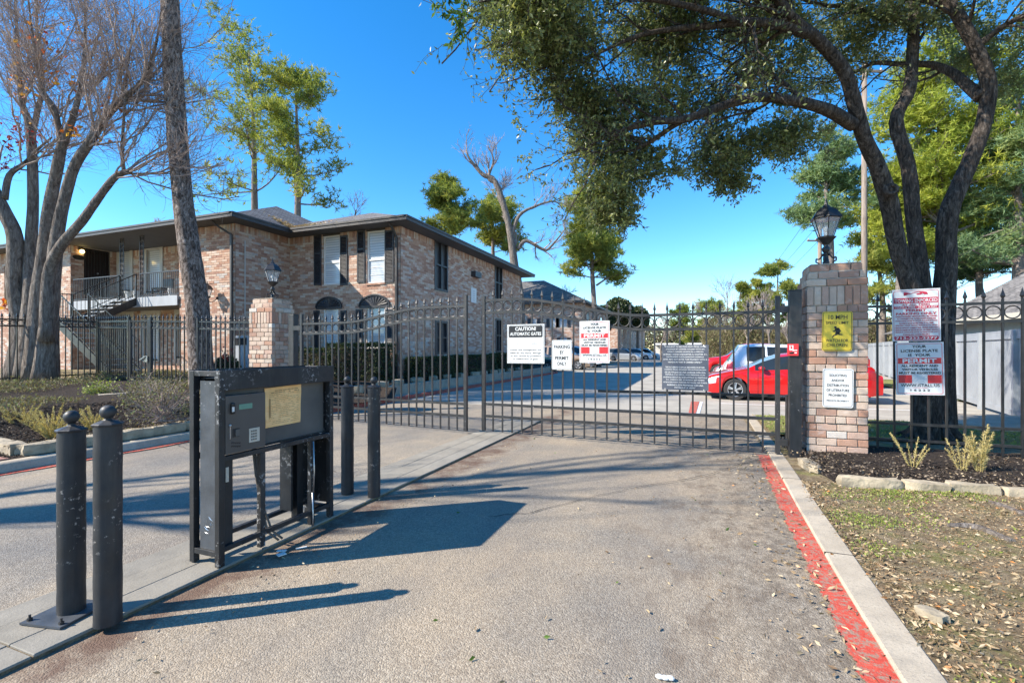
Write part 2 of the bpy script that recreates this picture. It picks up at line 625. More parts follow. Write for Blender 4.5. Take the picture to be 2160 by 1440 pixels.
M['leaf_oak'] = m_leaf('oak_leaf', [(0, (.075, .095, .045)), (.4, (.145, .18, .075)), (.8, (.22, .25, .10)), (1, (.34, .34, .15))], .45, .34, .5)
M['leaf_fresh'] = m_leaf('fresh_leaf', [(0, (.05, .10, .02)), (1, (.16, .26, .05))], .4)
M['leaf_pine'] = m_leaf('pine_needle', [(0, (.12, .165, .045)), (.5, (.26, .30, .07)), (1, (.48, .44, .10))], .42, .6, .25)
M['leaf_cyp'] = m_leaf('yellow_green_needle', [(0, (.16, .21, .035)), (.5, (.33, .38, .06)), (1, (.50, .50, .10))], .45, .6, .25)
M['leaf_blue'] = m_leaf('blue_green_needle', [(0, (.10, .17, .09)), (.5, (.18, .27, .13)), (1, (.33, .38, .14))], .4, .6, .25)
M['leaf_hedge'] = m_leaf('hedge_leaf', [(0, (.018, .032, .012)), (.6, (.05, .075, .025)), (1, (.15, .16, .07))], .2, .4)
M['leaf_autumn'] = m_leaf('autumn_leaf', [(0, (.42, .06, .03)), (.5, (.55, .17, .03)), (1, (.62, .36, .06))], .4)
M['leaf_red'] = m_leaf('dark_red_leaf', [(0, (.22, .02, .03)), (1, (.36, .05, .05))], .3)
M['leaf_dry'] = m_leaf('fallen_leaf', [(0, (.12, .075, .04)), (.4, (.26, .18, .10)), (.75, (.42, .32, .19)), (.93, (.52, .42, .28)), (1, (.5, .20, .05))], .1, .7)
M['chip'] = m_leaf('mulch_chip', [(0, (.018, .014, .012)), (.6, (.09, .07, .055)), (1, (.34, .27, .20))], 0., .9, .1)
M['clover'] = m_leaf('clover_leaf', [(0, (.12, .17, .03)), (.6, (.26, .32, .06)), (1, (.42, .44, .12))], .3)
M['straw'] = m_leaf('straw_frond', [(0, (.30, .23, .09)), (.5, (.50, .41, .17)), (1, (.62, .55, .30))], .3, .7)
M['straw_g'] = m_leaf('green_frond', [(0, (.12, .15, .05)), (1, (.40, .36, .14))], .3, .7)
M['scrub'] = m_leaf('scrub_leaf', [(0, (.12, .09, .055)), (.5, (.20, .165, .09)), (.85, (.26, .24, .12)), (1, (.24, .30, .09))], .2, .8)

M['woods'] = m_leaf('wood_mass', [(0, (.14, .11, .085)), (.5, (.20, .165, .12)), (.8, (.17, .19, .09)), (1, (.26, .27, .12))], .2, .9, .1)
t = NT('roof_shingle')
sx = t.n('ShaderNodeSeparateXYZ'); t.l(t.pos, sx.inputs[0])
cmb = t.n('ShaderNodeCombineXYZ')
t.l(t.math('ADD', sx.outputs[0], t.math('MULTIPLY', sx.outputs[1], .97)), cmb.inputs[0])
t.l(t.math('MULTIPLY', sx.outputs[2], 2.4), cmb.inputs[1])
bt = t.n('ShaderNodeTexBrick')
bt.inputs['Scale'].default_value = 1; bt.inputs['Brick Width'].default_value = .33; bt.inputs['Row Height'].default_value = .15
bt.inputs['Mortar Size'].default_value = .012; bt.inputs['Color1'].default_value = (.10, .098, .10, 1)
bt.inputs['Color2'].default_value = (.22, .21, .205, 1); bt.inputs['Mortar'].default_value = (.04, .04, .04, 1)
t.l(cmb.outputs[0], bt.inputs['Vector'])
c = t.mix(t.ramp(t.noise(2, 6, .7), [(.4, 0.), (.75, .5)]), bt.outputs[0], (.27, .25, .235))
t.bump(bt.outputs['Fac'], -.01)
M['shingle'] = t.fin(c, .95, .15)

t = NT('window_pane')
c = t.ramp(t.noise((.9, .9, 1.6), 3), [(.35, (.26, .32, .38)), (.65, (.48, .54, .60))])
M['pane'] = t.fin(c, .06, .9)
t = NT('window_blind')
sx = t.n('ShaderNodeSeparateXYZ'); t.l(t.pos, sx.inputs[0])
w_ = t.n('ShaderNodeTexWave', bands_direction='Z'); w_.inputs['Scale'].default_value = 3.2
c = t.ramp(w_.outputs[0], [(.3, (.42, .46, .50)), (.6, (.60, .63, .66))])
M['blind'] = t.fin(c, .12, .8)


def m_glass(name, tint, alpha):
    t = NT(name)
    t.fin(tint, .03, .8)
    t.b.inputs['Alpha'].default_value = alpha
    return t.m


M['lamp_glass'] = m_glass('lamp_glass', (.75, .8, .85), .28)
M['car_glass'] = m_plain('car_glass', (.02, .028, .035), .04, .1, 2)
M['car_screen'] = m_plain('car_windscreen', (.20, .30, .36), .05, .15, 2)
t = NT('bulb'); M['bulb'] = t.fin((.8, .78, .72), .3)
t = NT('lit_lamp'); t.b.inputs['Emission Color'].default_value = (1, .72, .25, 1); t.b.inputs['Emission Strength'].default_value = 3.; M['lit'] = t.fin((.9, .7, .3), .4)


def m_car(name, col, metal=.15):
    t = NT(name)
    t.fin(col, .28, .5, metal)
    t.b.inputs['Coat Weight'].default_value = .8
    t.b.inputs['Coat Roughness'].default_value = .05
    return t.m


M['car_red'] = m_car('red_car_paint', (.60, .008, .010))
M['car_dred'] = m_car('dark_red_car_paint', (.22, .008, .02))
M['car_white'] = m_car('white_car_paint', (.78, .79, .80), 0)
M['car_grey'] = m_car('silver_car_paint', (.42, .44, .46), .4)
M['car_tan'] = m_car('tan_car_paint', (.40, .28, .19), .3)
M['car_teal'] = m_car('dark_teal_car_paint', (.03, .10, .13), .3)
M['car_navy'] = m_car('navy_car_paint', (.02, .03, .08), .3)
M['tail'] = m_car('tail_lamp_red', (.45, .01, .015))
M['headl'] = m_car('headlamp_clear', (.65, .68, .72), .4)


def m_sign(name, col, rough=.4, wear=.15):
    t = NT(name)
    n = t.noise(9, 6, .7)
    c = t.mix(t.ramp(n, [(.5, 0.), (.8, wear)]), col, tuple(x * .55 for x in col))
    return t.fin(c, rough, .4)


M['s_white'] = m_sign('sign_white', (.66, .665, .65))
M['s_alu'] = m_sign('sign_aluminium_white', (.54, .565, .58), .3)
M['s_black'] = m_sign('sign_black', (.018, .018, .02))
M['s_slate'] = m_sign('sign_slate', (.085, .095, .12), .5)
M['s_red'] = m_sign('sign_red', (.62, .035, .04), .4, .35)
M['s_dred'] = m_sign('sign_dark_red', (.42, .018, .05), .4, .2)
M['s_yellow'] = m_sign('sign_yellow', (.72, .52, .05), .4, .1)
M['s_faded'] = m_sign('sign_faded_print', (.52, .50, .50))
M['s_brown'] = m_sign('faded_ink', (.36, .23, .10))
t = NT('yellowed_paper')
c = t.ramp(t.noise((4, 4, 22), 5, .7), [(.35, (.88, .50, .20)), (.7, (.96, .66, .32))])
c = t.mix(t.ramp(t.noise(5, 5), [(.5, 0.), (.8, .5)]), c, (.52, .33, .12))
M['paper'] = t.fin(c, .6, .3)


def sstep(x, a=0., b=1.):
    t = np.clip((np.asarray(x, float) - a) / (b - a), 0, 1)
    return t * t * (3 - 2 * t)


def vnoise(X, Y, s, seed=0):
    """cheap smooth noise from a few sines"""
    r = np.random.RandomState(seed)
    z = 0
    for k in range(6):
        a = r.uniform(0, 6.28); f = s * r.uniform(.6, 1.9); p = r.uniform(0, 6.28)
        z = z + np.sin((X * np.cos(a) + Y * np.sin(a)) * f + p)
    return z / 6


# ------------------------------------------------------------------ ground, road, kerbs
def struct(mb, name, mat, smooth=False, label=None):
    o = mb.build(name, mat, smooth=smooth, kind='structure')
    return o


mb = MB(); mb.bb(-700, 700, -60, 1300, -.3, -.06)
struct(mb, 'ground', M['soil'])
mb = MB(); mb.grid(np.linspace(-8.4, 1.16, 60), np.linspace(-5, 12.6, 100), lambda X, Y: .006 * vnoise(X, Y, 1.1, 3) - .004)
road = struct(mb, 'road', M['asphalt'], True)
mb = MB(); mb.bb(-8.7, 7.6, 12.6, 260, -.2, .0); mb.bb(7.6, 16, 30, 200, -.2, -.002); mb.bb(-15.5, -8.7, 31, 43.5, -.2, -.002); mb.bb(-15.5, -8.7, 62, 200, -.2, -.002)
mb.bb(-8.7, -8.4, 8, 12.6, -.2, -.004); mb.bb(1.16, 7.6, 12.2, 12.6, -.2, -.003)
struct(mb, 'driveway', M['lot'])

# hairline cracks in the pavement
for pts in (((.95, 7.9), (.2, 6.6), (-.9, 5.3), (-1.5, 4.4), (-1.9, 4.1)), ((-3.1, 8.5), (-2.2, 9.6), (-1.9, 11), (-.6, 12.4)), ((-6.5, 9.3), (-4.9, 9.9), (-4.4, 11.7)),
            ((-8.1, 5.4), (-6.9, 5.0), (-5.6, 5.3), (-4.2, 4.9))):
    P_ = []
    for (x0, y0), (x1, y1) in zip(pts, pts[1:]):
        for k in range(8):
            u = k / 8
            P_.append((x0 + (x1 - x0) * u + R.uniform(-.02, .02), y0 + (y1 - y0) * u + R.uniform(-.02, .02)))
    mb = MB()
    for (x0, y0), (x1, y1) in zip(P_, P_[1:]):
        d = Vector((x1 - x0, y1 - y0)).normalized(); w = R.uniform(.0025, .006)
        mb.poly([(x0 - d.y * w, y0 + d.x * w, .009), (x0 + d.y * w, y0 - d.x * w, .009), (x1 + d.y * w, y1 - d.x * w, .009), (x1 - d.y * w, y1 + d.x * w, .009)])
    mb.build('crack', M['dark'], road)

# right kerb with its red gutter band
def kx(b):
    return np.interp(b, [-5, 2.8, 4.06, 5.5, 7.6, 12], [.90, .924, .935, .97, 1.036, 1.12]) - .06


bs = np.linspace(-5, 12.1, 90)
mb = MB()
cs = [(0., -.1), (0., .018), (.012, .032), (.185, .034), (.20, .02), (.20, -.1)]
V = []
for b in bs:
    for dx, z in cs:
        V.append((kx(b) + .06 + dx, b, z + .002 * math.sin(b * 3.1)))
n = len(cs)
F = [[i * n + j, (i + 1) * n + j, (i + 1) * n + j + 1, i * n + j + 1] for i in range(len(bs) - 1) for j in range(n - 1)]
mb.add(V, F)
kerb = struct(mb, 'kerb', M['concrete'])
for jb in (2.1, 4.3, 6.6, 8.9):
    mb = MB(); mb.bb(kx(jb) + .058, kx(jb) + .262, jb - .004, jb + .004, .0, .0365); mb.build('kerb_joint', M['dark'], kerb)
mb = MB()
V = []; F = []
bs2 = np.linspace(-1, 8.05, 900)
for i, b in enumerate(bs2):
    e = .014 * math.sin(b * 9.3) * math.sin(b * 2.1) + .010 * math.sin(b * 31) + R.uniform(-.010, .010)
    V += [(kx(b) - .10 + e, b, .008), (kx(b) + .06, b, .009)]
    if i: F.append([2 * i - 2, 2 * i - 1, 2 * i + 1, 2 * i])
mb.add(V, F)
mb.build('red_paint_band', M['red'], kerb)
# kerb turning round the planted island behind the gate
mb = MB()
P_ = [(1.13, 12.05)] + [(1.13 + .9 - .9 * math.cos(a), 12.05 + .5 * math.sin(a)) for a in np.linspace(.1, 1.57, 8)] + [(3, 12.55), (4.8, 12.55)]
for p, q in zip(P_, P_[1:]):
    mb.bar((*p, .02), (*q, .02), .16, .09)
mb.build('kerb_return', M['concrete'], kerb)
mb = MB()
mb.poly([(-.14, 12.66, .008), (.03, 12.66, .008), (.14, 15.6, .008), (-.10, 15.6, .008)])
mb.build('red_lane_mark', M['red'], road)
mb = MB()
mb.poly([(.04, 12.66, .009), (.12, 12.66, .009), (.24, 15.6, .009), (.15, 15.6, .009)])
mb.build('white_lane_mark', M['s_white'], road)
for k, bb_ in enumerate((15.35, 18.35, 21.6, 25.3, 28.4)):
    mb = MB(); mb.bb(.7, 5.4, bb_, bb_ + .09, .002, .006)
    mb.build('bay_line', M['s_white'], road)

# left kerb
V = []; F = []
mb = MB()
cs = [(-8.2, -.1), (-8.305, .0), (-8.33, .10), (-8.36, .125), (-8.49, .135), (-8.52, .1), (-8.52, -.1)]
bs = np.linspace(-5, 8.0, 60)
for b in bs:
    for x, z in cs: V.append((x + .012 * math.sin(b * 1.3), b, z))
n = len(cs)
F = [[i * n + j, i * n + j + 1, (i + 1) * n + j + 1, (i + 1) * n + j] for i in range(len(bs) - 1) for j in range(n - 1)]
mb.add(V, F)
lk = struct(mb, 'kerb', M['concrete'], True)
V = []; F = []
mb = MB()
for i, b in enumerate(np.linspace(-5, 7.9, 200)):
    V += [(-8.315 + .012 * math.sin(b * 1.3), b, .012), (-8.17 + .03 * math.sin(b * 5.2) + R.uniform(-.012, .012), b, .008)]
    if i: F.append([2 * i - 2, 2 * i - 1, 2 * i + 1, 2 * i])
mb.add(V, F)
mb.build('red_paint_band', M['red'], lk)
mb = MB()
mb.bb(-8.78, -8.62, 8.9, 31, -.1, .115)
k3 = struct(mb, 'kerb', M['red'])
bevel(k3, .02)
mb = MB(); mb.bb(-9.12, -8.784, 8.9, 31, -.1, .11)
struct(mb, 'pavement', M['concrete'])
mb = MB(); mb.bb(-9.3, -9.12, 12.2, 31, -.1, .43)
tag(bevel(mb.build_own('retaining_wall', M['concrete'], 'low pale concrete retaining wall between the red kerb and the hedge', 'wall'), .015), kind='structure')


def yard_z(X, Y):
    z = .14 + .42 * sstep(-8.75 - X, 0, 2.6) + .16 * sstep(-11.5 - X, 0, 6)
    z = z + .02 * vnoise(X, Y, 2.3, 5)
    flat = sstep(3.9 - Y, 0, .7) * sstep(X + 11.2, 0, 1.2)
    z = z * (1 - flat) + .125 * flat
    return np.where(Y > 12.2, np.maximum(z, .43), z)


mb = MB()
mb.grid(np.linspace(-8.52, -17, 70), np.linspace(-5, 12.3, 130), yard_z)
struct(mb, 'garden_bed', M['mulch'], True)
mb = MB()
mb.grid(np.linspace(-17, -70, 40), np.linspace(-8, 48, 50), lambda X, Y: yard_z(X, Y) * 0 + .72 + .02 * vnoise(X, Y, .6, 2))
struct(mb, 'yard', M['soil'], True)
mb = MB()
mb.grid(np.linspace(-9.3, -17, 20), np.linspace(12.3, 31, 40), lambda X, Y: .43 + .1 * sstep(-9.4 - X, 0, 1.) + .02 * vnoise(X, Y, 3, 8))
struct(mb, 'hedge_bed', M['mulch'], True)
# red brick pavers at the end of the bed
pav = struct(MB().bb(-11.0, -8.54, -5, 3.55, .0, .118), 'brick_path', M['mortar'])
me_pav = MB().bb(-.11, .11, -.055, .055, -.02, .02).mesh('paver', M['paver'])
cnt = 0
for i in range(34):
    for j in range(12):
        x = -8.68 - j * .225 - (.11 if i % 2 else 0); y = 3.46 - i * .118
        if cnt < 300 and x > -10.9 and y > .3:
            link('paver', me_pav, pav, (x, y, .124 + R.uniform(-.004, .004)), (R.uniform(-.02, .02), R.uniform(-.02, .02), R.uniform(-.02, .02)))
            cnt += 1

# right-hand ground, mulch bed, lawn
def soil_z(X, Y):
    return .022 + .05 * sstep(X - 1.25, 0, 1.5) + .018 * vnoise(X, Y, 3.1, 4) * sstep(X - 1.2, 0, .5)


mb = MB(); mb.grid(np.linspace(1.04, 16, 110), np.linspace(-5, 12.15, 130), soil_z)
struct(mb, 'verge', M['soil'], True)
mb = MB()
mb.grid(np.linspace(1.38, 12, 80), np.linspace(6.52, 9.2, 60), lambda X, Y: -.02 + .12 * sstep(X, 1.36, 1.75) * sstep(Y, 6.5, 6.62) + .035 * sstep(Y, 6.6, 7.6) - .09 * sstep(Y, 8.7, 9.2) + .014 * vnoise(X, Y, 5, 9))
struct(mb, 'mulch_bed', M['mulch'], True)
mb = MB(); mb.grid(np.linspace(7.55, 40, 50), np.linspace(12.15, 30, 40), lambda X, Y: .05 + .02 * vnoise(X, Y, 2, 12))
struct(mb, 'lawn', M['lawn'], True)
mb = MB(); mb.grid(np.linspace(1.3, 7.6, 40), np.linspace(9.6, 12.2, 20), lambda X, Y: .10 + .02 * vnoise(X, Y, 3, 14))
struct(mb, 'lawn', M['lawn'], True)
mb = MB(); mb.bb(4.9, 9.5, 11.4, 13.9, 0, .14)
struct(mb, 'concrete_slab', M['concrete'])

# island strip of cast slabs
isl = struct(MB().bb(-3.92, -3.19, -1, 10.4, -.1, .012), 'median_strip', M['soil'])
yy = -1.
k = 0
while yy < 10.3:
    L = R.choice((1.0, 1.25, 1.4))
    for c_, w_ in ((-3.805, .224), (-3.555, .270), (-3.302, .228)):
        me = MB().bb(-w_ / 2, w_ / 2, 0, L - .008, 0, .017 + R.uniform(-.002, .003)).mesh('slab', M['strip'])
        o = link('slab', me, isl, (c_, yy, .006))
        bevel(o, .004, 1)
    yy += L

# ------------------------------------------------------------------ brickwork
def spans(L, cuts):
    out = [(0., L)]
    for a, b in cuts:
        nxt = []
        for s0, s1 in out:
            if b <= s0 or a >= s1: nxt.append((s0, s1)); continue
            if a > s0: nxt.append((s0, a))
            if b < s1: nxt.append((b, s1))
        out = nxt
    return out


def bricks_of(L, z0, z1, opens, bl=.27, ch=.085, soldier=.26, rng=R):
    """list of (u0,u1,z0,z1) bricks of a running-bond wall"""
    out = []
    z = z0; i = 0
    top = z1 - soldier
    while z < top - .01:
        zt = min(z + ch, top)
        cuts = [(o[0], o[1]) for o in opens if o[2] < zt - .02 and o[3] > z + .02]
        for s0, s1 in spans(L, cuts):
            u = s0 - (bl / 2 if (i % 2) else 0)
            while u < s1:
                a, b = max(u, s0), min(u + bl, s1)
                if b - a > .03: out.append((a + .005, b - .005, z + .005, zt - .005))
                u += bl
        z = zt; i += 1
    if soldier:
        cuts = [(o[0], o[1]) for o in opens if o[3] > top + .02]
        for s0, s1 in spans(L, cuts):
            u = s0
            while u < s1 - .02:
                b = min(u + .088, s1)
                out.append((u + .005, b - .005, top + .005, z1 - .005))
                u += .088
    return out


def lay(mb, p0, d, nrm, bl, off=.012, tints=None):
    """bricks (u0,u1,z0,z1) as boxes proud of the wall plane"""
    n = len(bl)
    B = np.array(bl)
    d = np.array(d, float); nr = np.array(nrm, float)
    P = np.array(p0, float)
    o = off * (1 + .35 * NR.uniform(-1, 1, n))
    V = np.zeros((n, 8, 3))
    k = 0
    for z in (2, 3):
        for dep in (0, 1):
            for u in (0, 1):
                dd = (-.06 + (o + .06) * dep)
                V[:, k, :2] = P[:2] + B[:, u, None] * d[:2] + dd[:, None] * nr[:2] if dep else P[:2] + B[:, u, None] * d[:2] - .06 * nr[:2]
                V[:, k, 2] = B[:, z]
                k += 1
    # k order: z0(dep0:u0,u1; dep1:u0,u1) z1(...)
    f = np.array([[2, 3, 7, 6], [0, 2, 6, 4], [1, 5, 7, 3], [4, 6, 7, 5], [0, 1, 3, 2]])
    flip = (d[0] * nr[1] - d[1] * nr[0]) < 0
    if not flip: f = f[:, ::-1]
    F = (np.arange(n)[:, None, None] * 8 + f[None]).reshape(-1, 4)
    t = NR.uniform(0, 1, n) if tints is None else tints
    mb.add(V.reshape(-1, 3), F, np.repeat(t, 5))


def backing(mb, p0, d, nrm, L, z0, z1, opens, th=.25):
    us = sorted({0., L, *[min(max(o[0], 0), L) for o in opens], *[min(max(o[1], 0), L) for o in opens]})
    P = Vector(p0); d = Vector(d); nr = Vector(nrm)
    for a, b in zip(us, us[1:]):
        if b - a < 1e-4: continue
        m_ = (a + b) / 2
        cuts = [(o[2] - z0, o[3] - z0) for o in opens if o[0] < m_ < o[1]]
        for s0, s1 in spans(z1 - z0, cuts):
            c = P + d * m_ - nr * (th / 2)
            w = abs(d.x) * (b - a) + abs(nr.x) * th, abs(d.y) * (b - a) + abs(nr.y) * th
            mb.box((c.x, c.y, z0 + (s0 + s1) / 2), (w[0], w[1], s1 - s0))


BZ0, BZ1 = .3, 6.16
A_side, B_rf, A_ls, B_lf, B_rec = -10.14, 14.88, -15.48, 12.4, 14.15
A_br, A_bl, A_end, B_end = -18.43, -25.4, -36., 27.8
bld = thing('brick_apartment_building', (-15.5, 15., .3), 'two storey mottled brick apartment building with shuttered windows and dark hip roof', 'building')


def rb(x0, x1, y0, y1, b):
    """rectangle on a plane y=b seen between these picture columns and rows"""
    ym = (y0 + y1) / 2; xm = (x0 + x1) / 2
    return on_b(x0, ym, b).x, on_b(x1, ym, b).x, on_b(xm, y1, b).z, on_b(xm, y0, b).z


def ra(x0, x1, y0, y1, a):
    ym = (y0 + y1) / 2; xm = (x0 + x1) / 2
    return on_a(x0, ym, a).y, on_a(x1, ym, a).y, on_a(xm, y1, a).z, on_a(xm, y0, a).z


win_rf = [rb(683, 717, 497, 600, B_rf), rb(775, 812, 487, 597, B_rf), rb(683, 714, 650, 733, B_rf), rb(775, 812, 646, 733, B_rf)]
win_rec = [rb(254, 276, 530, 612, B_rec), rb(311, 339, 526, 614, B_rec), rb(256, 278, 662, 752, B_rec), rb(305, 334, 662, 757, B_rec), rb(376, 392, 662, 752, B_rec)]
door_up = ra(177, 232, 527, 624, A_bl)
win_side = [ra(916, 944, 507, 614, A_side), ra(1043, 1059, 560, 634, A_side), ra(917, 943, 677, 747, A_side), ra(1045, 1058, 672, 743, A_side)]
far_win = rb(10, 22, 560, 640, B_lf)

WALLS = [  # p0, dir, normal, length, openings
    ((A_side, B_rf), (0, 1), (1, 0), B_end - B_rf, [(w[0] - B_rf, w[1] - B_rf, w[2], w[3]) for w in win_side]),
    ((A_ls, B_rf), (1, 0), (0, -1), A_side - A_ls, [(w[0] - A_ls, w[1] - A_ls, w[2], w[3]) for w in win_rf]),
    ((A_ls, B_lf), (0, 1), (1, 0), B_rf - B_lf, []),
    ((A_br, B_lf), (1, 0), (0, -1), A_ls - A_br, []),
    ((A_bl, B_rec), (1, 0), (0, -1), A_br - A_bl, [(w[0] - A_bl, w[1] - A_bl, w[2], w[3]) for w in win_rec]),
    ((A_bl, B_lf), (0, 1), (1, 0), B_rec - B_lf, [(door_up[0] - B_lf, min(door_up[1] - B_lf, 1.7), door_up[2], door_up[3])]),
    ((A_end, B_lf), (1, 0), (0, -1), A_bl - A_end, [(far_win[0] - A_end, far_win[1] - A_end, far_win[2], far_win[3])]),
    ((A_br, B_rec), (0, -1), (-1, 0), B_rec - B_lf, []),
]
mw = MB(); mbk = MB()
front_bricks = []
for i, (p0, d, nr, L, op) in enumerate(WALLS):
    backing(mw, (p0[0], p0[1], 0), (d[0], d[1], 0), (nr[0], nr[1], 0), L, BZ0, BZ1, op)
    bl_ = bricks_of(L, BZ0, BZ1, op)
    if i == 3:
        bl_.sort(key=lambda q: -q[3])
        front_bricks = bl_[:290]
        bl_ = bl_[290:]
    lay(mbk, p0, d, nr, bl_)
wall = mw.build('wall', M['mortar'], bld)
mbk.build('brickwork', M['brick_wall'], wall, kind='stuff')
unit = [MB().box((0, 0, 0), (1, 1, 1)).mesh('brick', M['brick_wall_o']) for _ in range(1)][0]
for (u0, u1, z0, z1) in front_bricks:
    link('brick', unit, wall, (A_br + (u0 + u1) / 2 - bld.location.x, B_lf - .012 - bld.location.y + .0 + R.uniform(-.004, .004), (z0 + z1) / 2 - bld.location.z), (0, 0, 0), (u1 - u0, .03, z1 - z0))
mc = MB()
mc.bb(-20.6, A_side - .3, B_rf + .3, B_end - .3, .3, 6.1)
mc.bb(A_end, A_ls - .3, B_rec + .3, 24, .3, 6.1)
mc.bb(A_end, A_bl - .3, B_lf + .3, B_rec + .4, .3, 6.1)
mc.bb(A_br + .3, A_ls - .3, B_lf + .3, B_rec + .4, .3, 6.1)
mc.build('inner_core', M['dark'], bld)


def window_b(w, b, blind=False, frame=.045, mat='white', rail=True, muntin=True):
    a0, a1, z0, z1 = w
    m = MB()
    y = b + .07
    for x0, x1, q0, q1 in ((a0, a0 + frame, z0, z1), (a1 - frame, a1, z0, z1), (a0 + frame, a1 - frame, z1 - frame, z1), (a0 + frame, a1 - frame, z0, z0 + frame)):
        m.bb(x0, x1, y - .05, y + .04, q0, q1)
    zm = z0 + (z1 - z0) * .45
    if rail: m.bb(a0 + frame, a1 - frame, y - .035, y + .02, zm - .022, zm + .022)
    f = m.build('window', M[mat], bld)
    for q0, q1 in ((z0 + frame, zm - .022), (zm + .022, z1 - frame)):
        MB().bb(a0 + frame, a1 - frame, y + .0, y + .012, q0, q1).build('pane', M['blind'] if blind else M['pane'], f)
    if muntin:
        mm = MB()
        for q0, q1 in ((z0 + frame, zm), (zm, z1 - frame)):
            for k in (1, 2):
                zz = q0 + (q1 - q0) * k / 3
                mm.bb(a0 + frame, a1 - frame, y - .012, y - .002, zz - .008, zz + .008)
        mm.build('glazing_bar', M[mat], f)
    MB().bb(a0 - .04, a1 + .04, b - .05, b + .1, z0 - .07, z0 - .002).build('sill', M['brick_wall_o'], f)
    return f


def louver(m, a0, a1, z0, z1, y):
    fr = .045
    m.bb(a0, a0 + fr, y - .04, y, z0, z1); m.bb(a1 - fr, a1, y - .04, y, z0, z1)
    zm = z0 + (z1 - z0) * .62
    for q in (z0, zm, z1 - .07): m.bb(a0 + fr, a1 - fr, y - .038, y, q, q + .07)
    for q0, q1 in ((z0 + .07, zm), (zm + .07, z1 - .07)):
        k = max(2, int((q1 - q0) / .05))
        for i in range(k):
            zz = q0 + (i + .5) * (q1 - q0) / k
            m.box(((a0 + a1) / 2, y - .02, zz), (a1 - a0 - 2 * fr, .012, .055), M=Matrix.Rotation(-.6, 3, 'X'))


for i, (w, sx0, sx1, sy0, sy1) in enumerate(((win_rf[0], (664, 679), (719, 734), 497, 602), (win_rf[1], (755, 771), (813, 832), 486, 596),
                                             (win_rf[2], (663, 675), (720, 732), 655, 735), (win_rf[3], (752, 766), (814, 830), 652, 735))):
    window_b(w, B_rf, blind=(i % 2 == 0 or i == 1))
    for s_ in (sx0, sx1):
        r_ = rb(s_[0], s_[1], sy0, sy1, B_rf)
        m = MB(); louver(m, r_[0], r_[1], r_[2], r_[3], B_rf - .018)
        m.build('shutter', M['shutter'], bld)
# head boards above the upper windows reach the soffit
for w in win_rf[:2]:
    MB().bb(w[0] - .03, w[1] + .03, B_rf - .03, B_rf + .05, w[3] + .004, BZ1 - .01).build('head_board', M['fascia'], bld)
# fan arches
for (x0, x1, yt, yb) in ((668, 722, 627, 649), (759, 823, 622, 646)):
    r_ = rb(x0, x1, yt, yb, B_rf)
    ca, wd, z0, h = (r_[0] + r_[1]) / 2, (r_[1] - r_[0]) / 2, r_[2], r_[3] - r_[2]
    m = MB()
    k = 20
    arc = [(ca + wd * math.cos(math.pi * i / k), z0 + h * math.sin(math.pi * i / k)) for i in range(k + 1)]
    m.prism([(ca - wd, z0 - .06), (ca + wd, z0 - .06)] + arc, B_rf - .03, B_rf + .01)
    fan = m.build('arch_panel', M['shutter'], bld)
    m = MB()
    for p, q in zip(arc, arc[1:]): m.bar((p[0], B_rf - .05, p[1]), (q[0], B_rf - .05, q[1]), .05, .05)
    m.build('arch_rim', M['shutter'], fan)
    m = MB()
    for i in range(1, 12):
        a_ = math.pi * i / 12
        e = Vector((ca + wd * .86 * math.cos(a_), B_rf - .04, z0 + h * .84 * math.sin(a_)))
        s = Vector((ca + wd * .1 * math.cos(a_), B_rf - .034, z0 + .02))
        sd_ = Vector((-math.sin(a_), 0, math.cos(a_))) * .045
        m.add([s, e + sd_, e + Vector((0, -.025, 0)), e - sd_], [[0, 1, 2], [0, 2, 3]])
    m.build('fan_rib', M['shutter'], fan)
# shuttered openings in the side wall
for w in win_side:
    m = MB()
    y0, y1, z0, z1 = w
    x = A_side
    fr = .09
    for q in ((y0, y0 + fr, z0, z1), (y1 - fr, y1, z0, z1), (y0 + fr, y1 - fr, z1 - fr, z1), (y0 + fr, y1 - fr, z0, z0 + fr), ((y0 + y1) / 2 - .03, (y0 + y1) / 2 + .03, z0 + fr, z1 - fr)):
        m.bb(x - .1, x + .035, q[0], q[1], q[2], q[3])
    zm = (z0 + z1) / 2
    m.bb(x - .1, x + .025, y0 + fr, y1 - fr, zm - .03, zm + .03)
    sh = m.build('shuttered_window', M['shutter'], bld)
    m = MB(); m.bb(x - .12, x - .06, y0 + fr, y1 - fr, z0 + fr, z1 - fr)
    m.build('board', M['shutter'], sh)
    if z1 > 4: MB().bb(x - .02, x + .03, y0 + .05, y1 - .05, z1 + .004, BZ1 - .01).build('head_board', M['fascia'], bld)
# recess windows in wide pale surrounds
for w in win_rec:
    window_b(w, B_rec, blind=True, frame=.03, mat='offwhite', muntin=False)
    a0, a1, z0, z1 = w
    m = MB(); g = .2
    for q in ((a0 - g, a0, z0 - .1, z1 + g), (a1, a1 + g, z0 - .1, z1 + g), (a0, a1, z1, z1 + g), (a0, a1, z0 - .1, z0 - .004)):
        m.bb(q[0], q[1], B_rec - .05, B_rec - .016, q[2], q[3])
    m.build('window_surround', M['offwhite'], bld)
